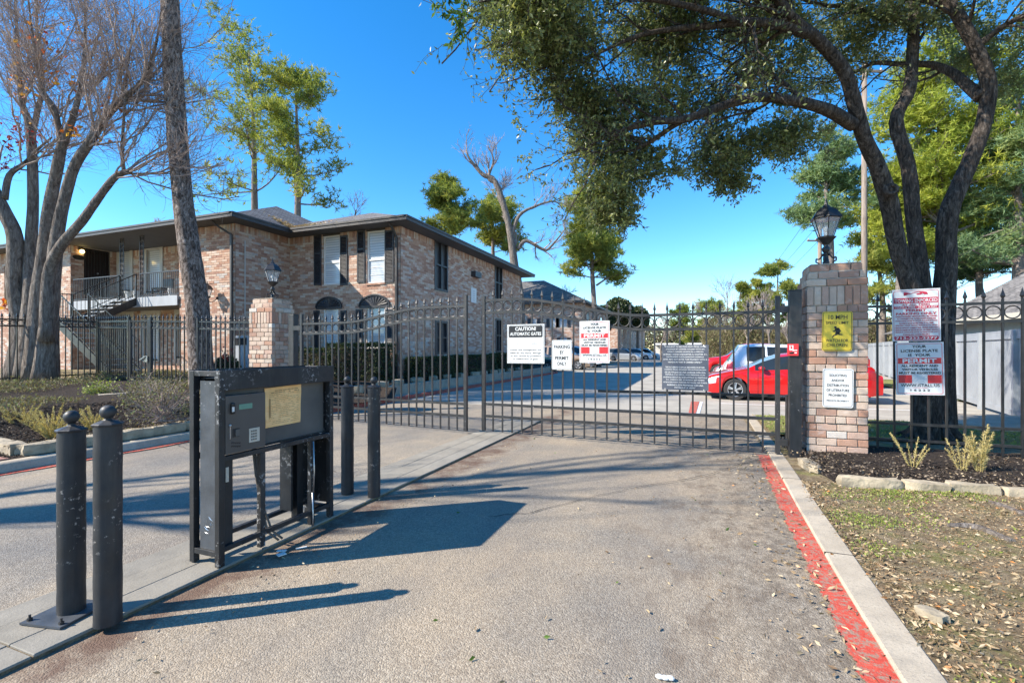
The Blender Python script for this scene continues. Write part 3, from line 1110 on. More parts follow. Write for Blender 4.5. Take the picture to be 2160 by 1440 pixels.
# upper door with ironwork, lamp and number plate
y0, y1, z0, z1 = door_up
y1 = min(y1, B_lf + 1.7)
z0 = 3.75
m = MB(); m.bb(A_bl - .16, A_bl - .1, y0, y1, z0, z1); dr = m.build('door', M['door'], bld)
m = MB()
for k in range(9):
    yy = y0 + .06 + k * (y1 - y0 - .12) / 8
    m.bb(A_bl + .0, A_bl + .02, yy - .009, yy + .009, z0 + .05, z1 - .04)
for zz in (z0 + .1, z0 + 1.0, z1 - .08): m.bb(A_bl, A_bl + .024, y0 + .02, y1 - .02, zz - .015, zz + .015)
m.build('security_grille', M['iron'], dr)
MB().ball((A_bl + .05, (y0 + y1) / 2, z0 + 1.3), .04).build('handle', M['steel'], dr)
p = on_a(170, 531, A_bl)
m = MB(); m.bb(A_bl + .012, A_bl + .05, p.y - .09, p.y + .09, p.z + .06, p.z + .2); m.build('lamp_bracket', M['iron'], bld)
m = MB(); m.ball((A_bl + .12, p.y, p.z), .09); m.build('lit_wall_lamp', M['lit'], bld, True)
p = on_a(166, 543, A_bl)
m = MB(); m.lathe((0, 0, 0), [(.001, 0), (.16, 0), (.15, .03), (.001, .03)], 20)
V = m.V[0]; m.V[0] = np.stack([V[:, 2] + A_bl + .012, V[:, 0] * 1.5 + p.y, V[:, 1] * .7 + p.z], 1)
m.build('number_plaque', M['iron'], bld)

# second-floor gallery
FZ = 3.66
m = MB(); m.bb(A_bl + .02, A_br - .02, B_lf - .04, B_rec, FZ - .12, FZ); slab = m.build('gallery_slab', M['slab'], bld)
MB().bb(A_bl + .02, A_br - .02, B_lf - .09, B_lf - .04, FZ - .36, FZ + .02).build('slab_fascia', M['slab'], slab)
MB().bb(A_bl + .02, A_br - .02, B_lf + .01, B_rec - .02, FZ - .3, FZ - .124).build('slab_soffit', M['soffit'], slab)


def railing(x0, x1, y, z, parent, n=None, top=.98, mat='iron'):
    m = MB()
    m.bb(x0, x1, y - .02, y + .02, z + top - .02, z + top + .02); m.bb(x0, x1, y - .012, y + .012, z + .08, z + .11)
    r_ = m.build('railing', M[mat], parent)
    n = n or int(abs(x1 - x0) / .115)
    me = MB().bb(-.007, .007, -.007, .007, z + .1, z + top - .02)
    base = worldmat(r_).translation
    me = me.mesh('baluster', M[mat], M=Matrix.Translation((0, 0, base.z)))
    for k in range(n + 1):
        link('baluster', me, r_, (x0 + (x1 - x0) * k / n - base.x, y - base.y, 0))
    return r_


stair_l, stair_r = -21.9, -20.85
railing(A_bl + .15, stair_l - .05, B_lf + .02, FZ, bld, mat='shutter')
railing(stair_r + .05, A_br - .05, B_lf + .02, FZ, bld, mat='shutter')
for px in (255, 297):
    x = on_b(px, 550, B_lf).x
    m = MB()
    y = B_lf + .04
    for sx in (-.11, .11): m.bb(x + sx - .013, x + sx + .013, y - .013, y + .013, FZ, BZ1)
    zz = FZ + .1
    while zz < BZ1 - .15:
        m.torus((x, y, zz + .09), .072, .011, 12, 4)
        m.torus((x, y, zz + .09), .032, .009, 8, 4)
        m.bb(x - .1, x + .1, y - .006, y + .006, zz + .18, zz + .192)
        zz += .2
    m.build('lattice_post', M['shutter'], bld)
# things standing on the gallery
for x_, r_ in ((-22.4, .2), (-21.95, .16), (-19.75, .17)):
    m = MB(); m.lathe((x_, 13.0, FZ), [(.001, 0), (r_ * .7, 0), (r_, .34), (r_ * 1.08, .34), (r_ * 1.08, .4), (r_ * .9, .4), (r_ * .85, .36), (.001, .36)], 20)
    p_ = m.build_own('flower_pot', M['offwhite'], {.2: 'largest pale pot on the upper gallery, left of the lattice post', .16: 'small pale pot on the gallery just beside the largest pot', .17: 'pale pot on the gallery right of the stair head'}[r_], 'pot')
m = MB(); m.bb(-20.6, -20.0, 12.7, 13.2, FZ + .38, FZ + .44); m.bb(-20.6, -20.0, 13.16, 13.22, FZ + .44, FZ + .85)
for x_ in (-20.57, -20.03):
    for y_ in (12.74, 13.17): m.bb(x_ - .02, x_ + .02, y_ - .02, y_ + .02, FZ, FZ + .38)
m.build_own('patio_chair', M['iron'], 'black patio chair on the gallery behind the railing', 'chair')

# roof
ov = .63


def hip(x0, x1, y0, y1, z, rise, hx0, hx1, hy0, hy1):
    """roof with ridge rectangle inset by h*"""
    v = [(x0, y0, z), (x1, y0, z), (x1, y1, z), (x0, y1, z), (x0 + hx0, y0 + hy0, z + rise), (x1 - hx1, y0 + hy0, z + rise), (x1 - hx1, y1 - hy1, z + rise), (x0 + hx0, y1 - hy1, z + rise)]
    return v, [[0, 1, 5, 4], [1, 2, 6, 5], [2, 3, 7, 6], [3, 0, 4, 7], [4, 5, 6, 7]]


ER = 6.30
m = MB()
xr = A_side + ov
m.add(*hip(xr - 12.0, xr, B_rf - ov, B_end + ov, ER, 2.35, 5.98, 5.98, 6.0, 5.5))
m.add(*hip(A_end - 6, A_ls + ov, B_lf - ov, B_lf + 11.2, ER + .004, 2.36, 5.9, 4.4, 5.9, 5.9))
roof = m.build('roof', M['shingle'], bld)
m = MB()
m.bb(xr - 12, xr - .01, B_rf - ov + .01, B_end + ov, BZ1 + .002, BZ1 + .03)
m.bb(A_end - 6, A_ls + ov - .01, B_lf - ov + .01, B_lf + 11, BZ1 + .004, BZ1 + .028)
m.build('soffit', M['soffit'], bld)
for x0, x1, y0, y1 in ((A_ls + ov + .09, xr + .0, B_rf - ov - .09, B_rf - ov), (xr, xr + .09, B_rf - ov - .09, B_end + ov + .09),
                       (A_ls + ov, A_ls + ov + .09, B_lf - ov - .09, B_rf - ov), (A_end - 6, A_ls + ov, B_lf - ov - .09, B_lf - ov)):
    m = MB(); m.bb(x0, x1, y0, y1, BZ1 + .0, ER + .02)
    g_ = m.build('gutter', M['fascia'], bld)
    m = MB()
    e = .025
    m.bb(x0 - e * (x1 - x0 < .2), x1 + e * (x1 - x0 < .2), y0 - e * (y1 - y0 < .2), y1, ER - .03, ER + .035)
    m.build('gutter_lip', M['fascia'], g_)
# leaves caught in the valley
m = MB()
for k in range(700):
    x = A_ls + ov + R.gauss(-.25, .45); y = B_rf - ov + abs(R.gauss(0, .5)) + .1
    z = ER + .39 * min(y - (B_rf - ov), 9) + .03
    if x < A_ls + ov: z = max(z, ER + .53 * (A_ls + ov - x) + .03)
    a_ = R.uniform(0, 6.28); l = .1
    m.add([(x, y, z), (x + l * math.cos(a_), y + l * math.sin(a_), z + .05), (x + .03, y + .03, z + .04)], [[0, 1, 2]], R.uniform(.3, 1))
m.build_own('fallen_leaves', M['leaf_dry'], 'drift of brown pine needles caught in the roof valley', 'leaves', kind='stuff')
# downspouts
for x, y, sy in ((A_ls - .12, B_lf - .07, -1), (A_side - .14, B_rf - .07, -1)):
    m = MB()
    m.bb(x - .04, x + .04, y - .035, y + .035, .5, BZ1 - .42)
    m.bar((x, y, BZ1 - .42), (x - (.35 if x < -15 else -.02), y - .3, BZ1 - .12), .07)
    m.bar((x - (.35 if x < -15 else -.02), y - .3, BZ1 - .13), (x - (.35 if x < -15 else -.02), y - .5, BZ1 + .02), .07)
    m.build('downspout', M['fascia'], bld)
m = MB(); m.tube([(A_ls - .0 + .05, B_lf + .35, z) for z in (.6, 5.6)], .02, 6); m.build('conduit', M['offwhite'], bld)
# flood light and small notice on side wall
p = on_a(1000, 580, A_side)
m = MB(); m.bb(A_side + .0, A_side + .25, p.y - .35, p.y + .35, p.z - .12, p.z + .14); m.build('flood_light', M['shutter'], bld)
# wall lantern is built with the other lanterns


# ------------------------------------------------------------------ lettering and signs
_tc = {}


def glyphs(txt, bold=.0):
    k = (txt, bold)
    if k not in _tc:
        cu = bpy.data.curves.new('t', 'FONT')
        cu.body = txt
        cu.resolution_u = 2
        cu.offset = bold
        ob = bpy.data.objects.new('t', cu)
        me = bpy.data.meshes.new_from_object(ob)
        V = np.zeros(len(me.vertices) * 3); me.vertices.foreach_get('co', V); V = V.reshape(-1, 3)
        F = [tuple(p.vertices) for p in me.polygons]
        lo = V.min(0); hi = V.max(0)
        V = (V - lo) / np.maximum(hi - lo, 1e-6)
        bpy.data.meshes.remove(me); bpy.data.objects.remove(ob); bpy.data.curves.remove(cu)
        T3 = np.array([f for f in F if len(f) == 3]); T4 = np.array([f for f in F if len(f) == 4])
        Tn = [f for f in F if len(f) > 4]
        _tc[k] = (V, T3, T4, Tn)
    return _tc[k]


def rrect(w, h, r, n=5, cx=0, cz=0):
    pts = []
    for sx, sz, a0 in ((1, 1, 0), (-1, 1, 90), (-1, -1, 180), (1, -1, 270)):
        for i in range(n + 1):
            a = math.radians(a0 + 90 * i / n)
            pts.append((cx + sx * (w / 2 - r) + r * math.cos(a), cz + sz * (h / 2 - r) + r * math.sin(a)))
    return pts


class Sign:
    def __init__(s, label, c0, c1, r0, r1, p, q, mat='s_white', off=.04, corner=.02, tilt=0., cat='sign', group=None, name='sign', shear=0):
        L = on_line(c0, (r0 + r1) / 2, p, q); Rr = on_line(c1, (r0 + r1) / 2, p, q)
        T = on_line((c0 + c1) / 2, r0, p, q); B = on_line((c0 + c1) / 2, r1, p, q)
        s.w = (Rr - L).length; s.h = T.z - B.z
        rz = math.atan2(Rr.y - L.y, Rr.x - L.x)
        c = (L + Rr) / 2; c.z = (T.z + B.z) / 2
        nrm = Vector((math.sin(rz), -math.cos(rz), 0))
        c += nrm * off
        s.o = thing(name, c, label, cat, group, rz)
        s.o.rotation_euler = (0, tilt, rz)
        m = MB(); m.prism(rrect(s.w, s.h, corner), 0, .003)
        s.plate = m.build('plate', M[mat], s.o, local=True)
        s.lay = .0012
        s.k = 0
        s.txt = {}

    def band(s, u0, v0, u1, v1, mat, name='band', r=0.):
        s.k += 1
        y = -.0008 - .0004 * s.k
        w, h = (u1 - u0) * s.w, (v1 - v0) * s.h
        m = MB()
        pts = rrect(w, h, max(r, .0005), 4 if r else 1, ((u0 + u1) / 2 - .5) * s.w, (.5 - (v0 + v1) / 2) * s.h)
        m.poly([(x, y, z) for x, z in pts])
        return m.build(name, M[mat], s.plate, local=True)

    def border(s, ins, th, mat, r=.02):
        s.k += 1
        y = -.0008 - .0004 * s.k
        a = rrect(s.w - 2 * ins, s.h - 2 * ins, r); b = rrect(s.w - 2 * ins - 2 * th, s.h - 2 * ins - 2 * th, max(r - th, .002))
        n = len(a)
        m = MB()
        m.add([(x, y, z) for x, z in a] + [(x, y, z) for x, z in b], [[i, (i + 1) % n, n + (i + 1) % n, n + i] for i in range(n)])
        m.build('border', M[mat], s.plate, local=True)

    def text(s, txt, u, v, w, h, mat, bold=.012):
        """u,v centre; w,h as a share of the plate"""
        V, T3, T4, Tn = glyphs(txt, bold)
        X = (u - .5) * s.w + (V[:, 0] - .5) * w * s.w
        Z = (.5 - v) * s.h + (V[:, 1] - .5) * h * s.h
        m = MB(); s.txt[(mat, len(s.txt))] = m
        P = np.stack([X, np.zeros(len(X)), Z], 1)
        for T in (T3, T4):
            if len(T):
                m.add(P, T)
        for f in Tn: m.add(P[list(f)], [list(range(len(f)))])

    def shape(s, pts, mat):
        m = s.txt.setdefault((mat, 'symbol'), MB())
        m.poly([((u - .5) * s.w, 0, (.5 - v) * s.h) for u, v in pts])

    def bolt(s, u, v):
        m = MB(); s.txt[('_b', len(s.txt))] = m
        m.ball(((u - .5) * s.w, .0, (.5 - v) * s.h), .006, 8, 4)

    def done(s):
        for (mat, q), m in s.txt.items():
            y = -.0016 - .0004 * s.k
            for V in m.V: V[:, 1] += y
            m.build('bolt' if mat == '_b' else 'symbol' if q == 'symbol' else 'lettering', M['steel'] if mat == '_b' else M[mat], s.plate, local=True)
        return s.o


# ------------------------------------------------------------------ brick pillars
import bmesh


def chamfer_box(dx, dy, dz, c, seed):
    bm = bmesh.new()
    bmesh.ops.create_cube(bm, size=1)
    r = random.Random(seed)
    for v in bm.verts:
        v.co = Vector((v.co.x * dx + r.uniform(-.003, .003), v.co.y * dy + r.uniform(-.002, .002), v.co.z * dz + r.uniform(-.003, .003)))
    bmesh.ops.bevel(bm, geom=list(bm.edges), offset=c, segments=1, affect='EDGES')
    me = bpy.data.meshes.new('brick')
    bm.to_mesh(me); bm.free()
    me.polygons.foreach_set('use_smooth', np.zeros(len(me.polygons), bool))
    me.materials.append(M['brick_pillar'])
    return me


FULL = [chamfer_box(.24, .1, .094, .006, k) for k in range(3)]
HALF = [chamfer_box(.115, .1, .094, .006, 10 + k) for k in range(3)]
SOLD = [chamfer_box(.082, .1, .27, .006, 20 + k) for k in range(3)]


def pillar(a0, a1, b0, b1, z0, label, show):
    cx, cy = (a0 + a1) / 2, (b0 + b1) / 2
    o = thing('brick_pillar', (cx, cy, z0), label, 'pillar')
    W_, D_ = a1 - a0, b1 - b0
    m = MB(); m.bb(a0 + .022, a1 - .022, b0 + .022, b1 - .022, z0 - .1, 2.52)
    m.bb(a0 + .035, a1 - .035, b0 + .035, b1 - .035, 2.52, 2.64); m.bb(a0 + .06, a1 - .06, b0 + .06, b1 - .06, 2.64, 2.75); m.bb(a0 + .09, a1 - .09, b0 + .09, b1 - .09, 2.75, 2.845)
    core = m.build('mortar_core', M['mortar'], o)
    rest = MB()

    def put(kind, side, u, z, inset, proud, ln, ht):
        """u along the side, from its left end as seen from outside"""
        x0, x1, y0, y1 = a0 + inset - proud, a1 - inset + proud, b0 + inset - proud, b1 - inset + proud
        jit = R.uniform(-.004, .004)
        dep = .05
        if side == 'f': c = (a0 + u, y0 + dep + jit, z); rz = 0
        elif side == 'k': c = (a0 + u, y1 - dep + jit, z); rz = math.pi
        elif side == 'l': c = (x0 + dep + jit, b0 + u, z); rz = math.pi / 2
        else: c = (x1 - dep + jit, b0 + u, z); rz = -math.pi / 2
        if side in show:
            me = R.choice({'F': FULL, 'H': HALF, 'S': SOLD}[kind])
            base = {'F': .24, 'H': .115, 'S': .082}[kind]
            link('brick', me, o, (c[0] - cx, c[1] - cy, c[2] - z0), (R.uniform(-.008, .008), 0, rz + R.uniform(-.006, .006)), (ln / base, 1, ht / (.27 if kind == 'S' else .094)))
        else:
            rest.box(c, (ln, .1, ht), rz=rz, tint=R.random())

    rows = []
    z = z0
    i = 0
    while z < 2.10:
        rows.append((z + .053, .106, 'head' if i in (5, 12) else ('a' if i % 2 else 'b'), 0., .016 if i in (5, 12) else 0.))
        z += .1065; i += 1
    zt = z
    rows.append((zt + .053, .106, 'head', 0., .0))
    zs = zt + .106
    for side, L in (('f', W_), ('k', W_), ('l', D_), ('r', D_)):
        lo, hi = (0., L) if side in 'fk' else (.1, L - .1)
        for zc, h, kind, ins, pr in rows:
            e0, e1 = (lo - pr, hi + pr) if side in 'fk' else (lo, hi)
            n = hi - lo
            if kind == 'head': pieces = [.1267] * 12
            elif kind == 'a': pieces = [.2535] * 6
            else: pieces = [.128] + [.2535] * 6
            u = e0
            for pl in pieces:
                v = min(u + pl, e1)
                if v - u < .04: break
                ln = v - u - .010
                put('H' if ln < .17 else 'F', side, (u + v) / 2, zc, ins, pr, ln, h - .011)
                u = v
        # soldier course
        k = round((hi - lo) / .094); st = (hi - lo) / k
        for j in range(k):
            put('S', side, lo + (j + .5) * st, zs + .14, 0., 0., st - .010, .27)
        for q, (ins, off) in enumerate(((.0, 0), (.026, .1), (.055, 0))):
            zz = zs + .28 + .053 + q * .107
            u = lo + (ins if side in 'fk' else 0); e = hi - (ins if side in 'fk' else 0)
            first = True
            while u < e - .04:
                v = min(u + (.128 if (first and off) else .2535), e)
                first = False
                ln = v - u - .010
                put('H' if ln < .17 else 'F', side, (u + v) / 2, zz, ins, 0, ln, .094)
                u = v
    rest.build('brick', M['brick_pillar_s'], o, kind='stuff')
    m = MB(); m.bb(a0 + .07, a1 - .07, b0 + .07, b1 - .07, 2.84, 2.852)
    m.build('mortar_cap', M['mortar'], o)
    return o


PR = (1.53, 2.29, 8.03, 8.71)
PL = (-10.24, -9.48, 8.57, 9.25)
pillar(*PR, 0., 'weathered brick gate pillar carrying the yellow and white signs', 'fl')
pillar(*PL, .10, 'brick gate pillar in front of the apartment building without any signs', 'fr')

# ------------------------------------------------------------------ lanterns
def lantern_head(o, z, s=1., n=6):
    """hexagonal glazed lantern head, z = bottom of the bowl"""
    L0 = worldmat(o).translation

    def lat(name, prof, mat, parent=o, nn=n):
        m = MB(); m.lathe((0, 0, z), [(r * s * .93, h * s) for r, h in prof], nn, rot=.5)
        return m.build(name, M[mat], parent, local=True)
    lat('bowl', [(.03, 0), (.05, .015), (.10, .06), (.145, .10), (.15, .115), (.115, .125), (.11, .13), (.001, .13)], 'iron')
    roof_ = lat('lamp_roof', [(.001, .385), (.205, .385), (.235, .395), (.225, .415), (.20, .45), (.16, .51), (.10, .555), (.055, .575), (.05, .60), (.03, .61), (.022, .65), (.012, .69), (.001, .72)], 'iron')
    for i in range(n):
        a0 = .5 + 2 * math.pi * i / n; a1 = .5 + 2 * math.pi * (i + 1) / n
        b0, b1 = .104 * s, .188 * s
        z0, z1 = z + .128 * s, z + .386 * s
        p = [(b0 * math.cos(a0), b0 * math.sin(a0), z0), (b0 * math.cos(a1), b0 * math.sin(a1), z0), (b1 * math.cos(a1), b1 * math.sin(a1), z1), (b1 * math.cos(a0), b1 * math.sin(a0), z1)]
        m = MB(); m.poly(p); m.build('pane', M['lamp_glass'], o, local=True)
        m = MB(); m.bar(p[0], p[3], .011 * s); m.build('glazing_bar', M['iron'], o, local=True)
    m = MB(); m.cyl((0, 0), .016 * s, z + .12 * s, z + .2 * s, 8); m.ball((0, 0, z + .245 * s), .042 * s, 10, 8, sc=(1, 1, 1.3)); m.build('bulb', M['bulb'], o, True, local=True)


def lamp(x, y, z, label):
    o = thing('lantern', (x, y, z), label, 'lamp', 'lanterns on the gate pillars')
    m = MB()
    m.lathe((0, 0, 0), [(.10, 0), (.10, .015), (.05, .03), (.045, .05), (.05, .06), (.035, .08), (.032, .2), (.05, .23), (.055, .27), (.03, .30), (.04, .33)], 12)
    m.build('stem', M['iron'], o, True, local=True)
    for k in range(4):
        a = math.pi / 4 + k * math.pi / 2 + .35
        pts = []
        for t_ in np.linspace(0, 1, 22):
            ang = -2.2 + t_ * 7.2
            r = .016 + .04 * (1 - t_)
            if t_ < .5:
                px_, pz_ = .12 - .045 * math.cos(ang) * (1 - t_), .045 + .04 * math.sin(ang) * (1 - t_)
            else:
                u = (t_ - .5) * 2
                px_, pz_ = .13 - .09 * u + .03 * math.sin(u * 3.1), .06 + .12 * u + .03 * math.sin(u * 6.2)
            pts.append((px_ * math.cos(a), px_ * math.sin(a), pz_))
        m = MB(); m.tube(pts, .011, 6); m.ball(pts[-1], .022, 8, 6); m.ball(pts[0], .018, 8, 6)
        m.build('scroll', M['iron'], o, True, local=True)
    lantern_head(o, .315)
    return o


lamp(1.85, 8.37, 2.853, 'black glass lantern on top of the pillar with the yellow sign')
lamp(-9.84, 8.91, 2.853, 'black glass lantern on the brick pillar nearer the apartment building')
p = on_b(437, 620, B_lf - .32)
o = thing('wall_lantern', (p.x, B_lf - .32, p.z), 'small glass lantern bracketed to the sunlit brick wall beside the pine trunk', 'lamp')
lantern_head(o, -.2, .95)
m = MB(); m.tube([(0, 0, -.2), (.0, .02, -.42)], [.02, .008], 6); m.tube([(0, 0, -.2), (.05, .1, -.3), (.1, .22, -.22), (.12, .31, -.12)], .014, 6)
m.ball((.12, .30, -.12), .05, 10, 6)
m.build('bracket', M['iron'], o, local=True)

# ------------------------------------------------------------------ iron fence and gates
pick_cache = {}


def unit_meshes(mat):
    if mat not in pick_cache:
        pk = MB().bb(-.0125, .0125, -.0125, .0125, 0, 1).mesh('picket', M[mat])
        m = MB()
        m.lathe((0, 0, 0), [(.012, 0), (.019, .008), (.012, .018), (.016, .028), (.030, .052), (.024, .072), (.010, .12), (.001, .165)], 4, rot=math.pi / 4)
        fi = m.mesh('finial', M[mat])
        m = MB(); m.torus((0, 0, 0), .070, .009, 20, 5)
        ri = m.mesh('ring', M[mat])
        m = MB(); m.torus((0, 0, 0), .084, .009, 20, 5)
        rb_ = m.mesh('ring', M[mat])
        pick_cache[mat] = (pk, fi, ri, rb_)
    return pick_cache[mat]


def rail(o, pts, w, h, mat, name='rail'):
    m = MB()
    for p, q in zip(pts, pts[1:]): m.bar((p[0], 0, p[1]), (q[0], 0, q[1]), w, h)
    r = m.build(name, M[mat], o, local=True)
    return r


def fence(name, label, cat, p, q, mat, n, top, bot, lows, band=.24, posts=(), ends=None, group=None, ring=True, extra=None):
    """pickets from p to q (x, y); top(t), bot(t): heights; lows: list of functions of t"""
    p = Vector(p); q = Vector(q)
    L = (q - p).length
    rz = math.atan2(q.y - p.y, q.x - p.x)
    o = thing(name, (p.x, p.y, 0), label, cat, group, rz)
    pk, fi, ri, rb_ = unit_meshes(mat)
    st = L / n
    big = st > .185
    ts = [i / 30 for i in range(31)]
    flat = abs(top(0) - top(.5)) + abs(top(0) - top(1)) < .001 or abs(top(.5) - (top(0) + top(1)) / 2) < .001
    if flat: ts = [0, 1]
    for dz in (0, -band):
        rail(o, [(t_ * L, top(t_) + dz) for t_ in ts], .036, .046 if mat == 'gate' else .036, mat)
    for f in lows:
        rail(o, [(0, f(0)), (L, f(1))], .036, .046 if mat == 'gate' else .036, mat)
    for i in range(1, n) if ends else range(n + 1):
        t_ = i / n
        b_, h_ = bot(t_), top(t_) + .05
        link('picket', pk, o, (t_ * L, R.uniform(-.002, .002), b_), (0, R.uniform(-.002, .002), 0), (1, 1, h_ - b_))
        link('finial', fi, o, (t_ * L, 0, h_ - .005))
    if ring:
        for i in range(n):
            t_ = (i + .5) / n
            sl = math.atan2(top(t_ + .02) - top(t_ - .02), .04 * L)
            link('ring', rb_ if big else ri, o, (t_ * L, 0, top(t_) - band / 2), (0, -sl, 0))
    if ends:
        for t_, z1 in ((0, ends[0]), (1, ends[1])):
            m = MB(); m.bb(t_ * L - .032, t_ * L + .032, -.03, .03, bot(t_), z1)
            m.build('stile', M[mat], o, local=True)
    for (t_, z0, z1) in posts:
        m = MB(); m.bb(t_ * L - .038, t_ * L + .038, -.038, .038, z0, z1); m.bb(t_ * L - .045, t_ * L + .045, -.045, .045, z1, z1 + .012)
        m.build('post', M[mat], o, local=True)
    return o


GRH, GRE = (1.16, 8.05), (-3.77, 8.29)
GLH, GLE = (-8.49, 8.5), (-4.07, 8.12)


def topR(t): return 2.165 + .37 * float(sstep(t, .38, .88))
def topL(t): return 2.19 + .24 * float(sstep(t, .30, .78))


gr = fence('swing_gate', 'right leaf of the dark iron entrance gate carrying four warning signs', 'gate', GRE, GRH, 'gate', 25, lambda t: topR(1 - t), lambda t: .05,
           [lambda t: .56, lambda t: .33], band=.235, ends=(2.62, 2.40))
gl = fence('swing_gate', 'left leaf of the dark iron entrance gate with no signs', 'gate', GLH, GLE, 'gate', 23, topL, lambda t: .05, [lambda t: .56, lambda t: .33], band=.225, ends=(2.42, 2.64))
# hinges on the gate leaves
for o_, L_, zs in ((gr, (Vector(GRH) - Vector(GRE)).length, (2.2, .22)),):
    for z in zs:
        m = MB(); m.bb(L_ + .03, L_ + .13, -.03, .03, z - .05, z + .05); m.cyl((L_ + .075, 0), .022, z - .08, z + .08, 8)
        m.build('hinge', M['gate'], o_, local=True)
for z in (2.1, .25):
    m = MB(); m.bb(-.24, -.03, -.03, .03, z - .05, z + .05); m.cyl((-.09, 0), .022, z - .08, z + .08, 8)
    m.build('hinge', M['gate'], gl, local=True)


def gatepost(x, y, z1, label):
    o = thing('gate_post', (x, y, 0), label, 'post')
    m = MB(); m.bb(-.078, .078, -.078, .078, -.05, z1); bevel(m.build('shaft', M['gate'], o, local=True), .006)
    m = MB(); m.bb(-.082, .082, -.082, .082, z1 + .002, z1 + .014); m.build('cap', M['gate'], o, local=True)
    return o


gatepost(1.38, 8.03, 2.46, 'square dark steel hinge post against the pillar with signs')
gatepost(-8.82, 8.58, 2.42, 'square dark steel hinge post beside the pillar nearer the building')
# gate operator arm behind the right leaf
o = thing('gate_operator', (1.5, 8.55, 0), 'long dark gate opener arm lying behind the right gate leaf', 'gate opener')
m = MB(); pA = on_b(1262, 833, 8.62); m.bar((pA.x - 1.5, .04, .85), (-.22, .1, .86), .04, .045); m.build('arm', M['gate'], o, local=True)
m = MB(); m.bb(-.14, .0, .0, .14, -.05, .88); m.build('motor_box', M['gate'], o, local=True)

ex = Vector((5.2, 8.42))
fence('iron_fence', 'black iron fence with ring frieze right of the signed brick pillar', 'fence', (2.33, 8.5), (5.13, 8.42), 'iron', 14, lambda t: 2.235, lambda t: .14, [lambda t: .52, lambda t: .285], band=.25)
pc0, pc1 = (-14.35, 8.85), (-10.27, 8.9)
fence('iron_fence', 'black iron fence between the brick pillar and the footpath gate', 'fence', pc0, pc1, 'iron', 24, lambda t: 2.40 - .12 * t, lambda t: .42 + .06 * (1 - t), [lambda t: .70, lambda t: .52], band=.19,
      posts=((0., .2, 2.50), (.46, .2, 2.44)))
pb0, pb1 = (-18.06, 9.55), (-15.3, 8.85)
fence('iron_fence', 'short angled iron fence panel in front of the metal stair foot', 'fence', pb0, pb1, 'iron', 16, lambda t: 2.50 - .08 * t, lambda t: .58, [lambda t: .80, lambda t: .62], band=.19,
      posts=((0., .3, 2.56), (1., .3, 2.54)))
pg = fence('footpath_gate', 'narrow iron footpath gate with a pale lock', 'gate', (-15.22, 8.84), (-14.43, 8.85), 'iron', 5, lambda t: 2.41, lambda t: .6, [lambda t: .8], band=.19, ends=(2.45, 2.45))
m = MB(); m.bb(.66, .82, -.07, .03, 1.25, 1.42); m.bar((.74, -.08, 1.4), (.58, -.12, 1.3), .03); m.build('lock', M['steel'], pg, local=True)
fence('iron_fence', 'long iron fence running in front of the leafless multi-stemmed tree', 'fence', (-18.15, 3.6), (-18.1, 9.5), 'iron', 37, lambda t: 2.38 + .12 * t, lambda t: .50 + .1 * t, [lambda t: .72 + .1 * t, lambda t: .55 + .1 * t], band=.19)
# far yard fence behind the tree
fence('iron_fence', 'plain dark fence panel standing beside the lower stair flight', 'fence', (-24.6, 10.2), (-21.9, 10.2), 'iron', 16, lambda t: 2.62, lambda t: .7, [lambda t: .9], band=.12, ring=False, posts=((1., .5, 2.7),))

# ------------------------------------------------------------------ stairs
st_ = thing('metal_staircase', (-20, 11, .7), 'black metal staircase rising in two flights to the gallery', 'staircase')
m = MB()
# upper flight comes out from the gallery towards the drive
for x in (stair_l, stair_r): m.bar((x, B_lf - .05, FZ - .12), (x, 10.75, 2.62), .05, .27)
m.bar((stair_l, 10.72, 2.6), (stair_l, 9.75, 2.6), .05, .24); m.bar((stair_l - .03, 9.75, 2.6), (stair_r + .03, 9.75, 2.6), .05, .24)
# lower flight runs to the right
for y in (10.68, 9.78): m.bar((stair_r, y, 2.56), (-17.85, y, .74), .05, .27)
m.build('stringer', M['iron'], st_)
m = MB(); m.bb(stair_l, stair_r, 9.78, 10.7, 2.70, 2.73); m.build('landing', M['iron'], st_)
tr = MB().bb(-.51, .51, -.13, .13, -.02, .02).mesh('tread', M['slab'])
for k in range(6):
    f = (k + .5) / 6
    link('tread', tr, st_, ((stair_l + stair_r) / 2 + 20, 12.3 - 1.6 * f - 11, FZ - .03 - 1.0 * f - .7))
tr2 = MB().bb(-.13, .13, -.43, .43, -.02, .02).mesh('tread', M['slab'])
for k in range(10):
    f = (k + .6) / 10
    link('tread', tr2, st_, (stair_r + 3.0 * f + 20, 10.23 - 11, 2.66 - 1.83 * f - .7))
bal = MB().bb(-.007, .007, -.007, .007, 0, .9).mesh('baluster', M['iron'])


def srail(p, q, n):
    p = Vector(p); q = Vector(q)
    m = MB(); m.bar(p + Vector((0, 0, .95)), q + Vector((0, 0, .95)), .03, .03); m.bar(p + Vector((0, 0, .14)), q + Vector((0, 0, .14)), .02, .02)
    for e in (p, q): m.bb(e.x - .018, e.x + .018, e.y - .018, e.y + .018, e.z - .1, e.z + .97)
    m.build('handrail', M['iron'], st_)
    for k in range(1, n):
        c = p + (q - p) * (k / n)
        link('baluster', bal, st_, (c.x + 20, c.y - 11, c.z + .08 - .7))


for x in (stair_l, stair_r): srail((x, B_lf - .1, FZ), (x, 10.75, 2.72), 12)
srail((stair_l, 10.7, 2.72), (stair_l, 9.78, 2.72), 7)
srail((stair_l, 9.76, 2.72), (stair_r, 9.76, 2.72), 8)
for y in (10.7, 9.76): srail((stair_r, y, 2.70), (-17.85, y, .86), 22)

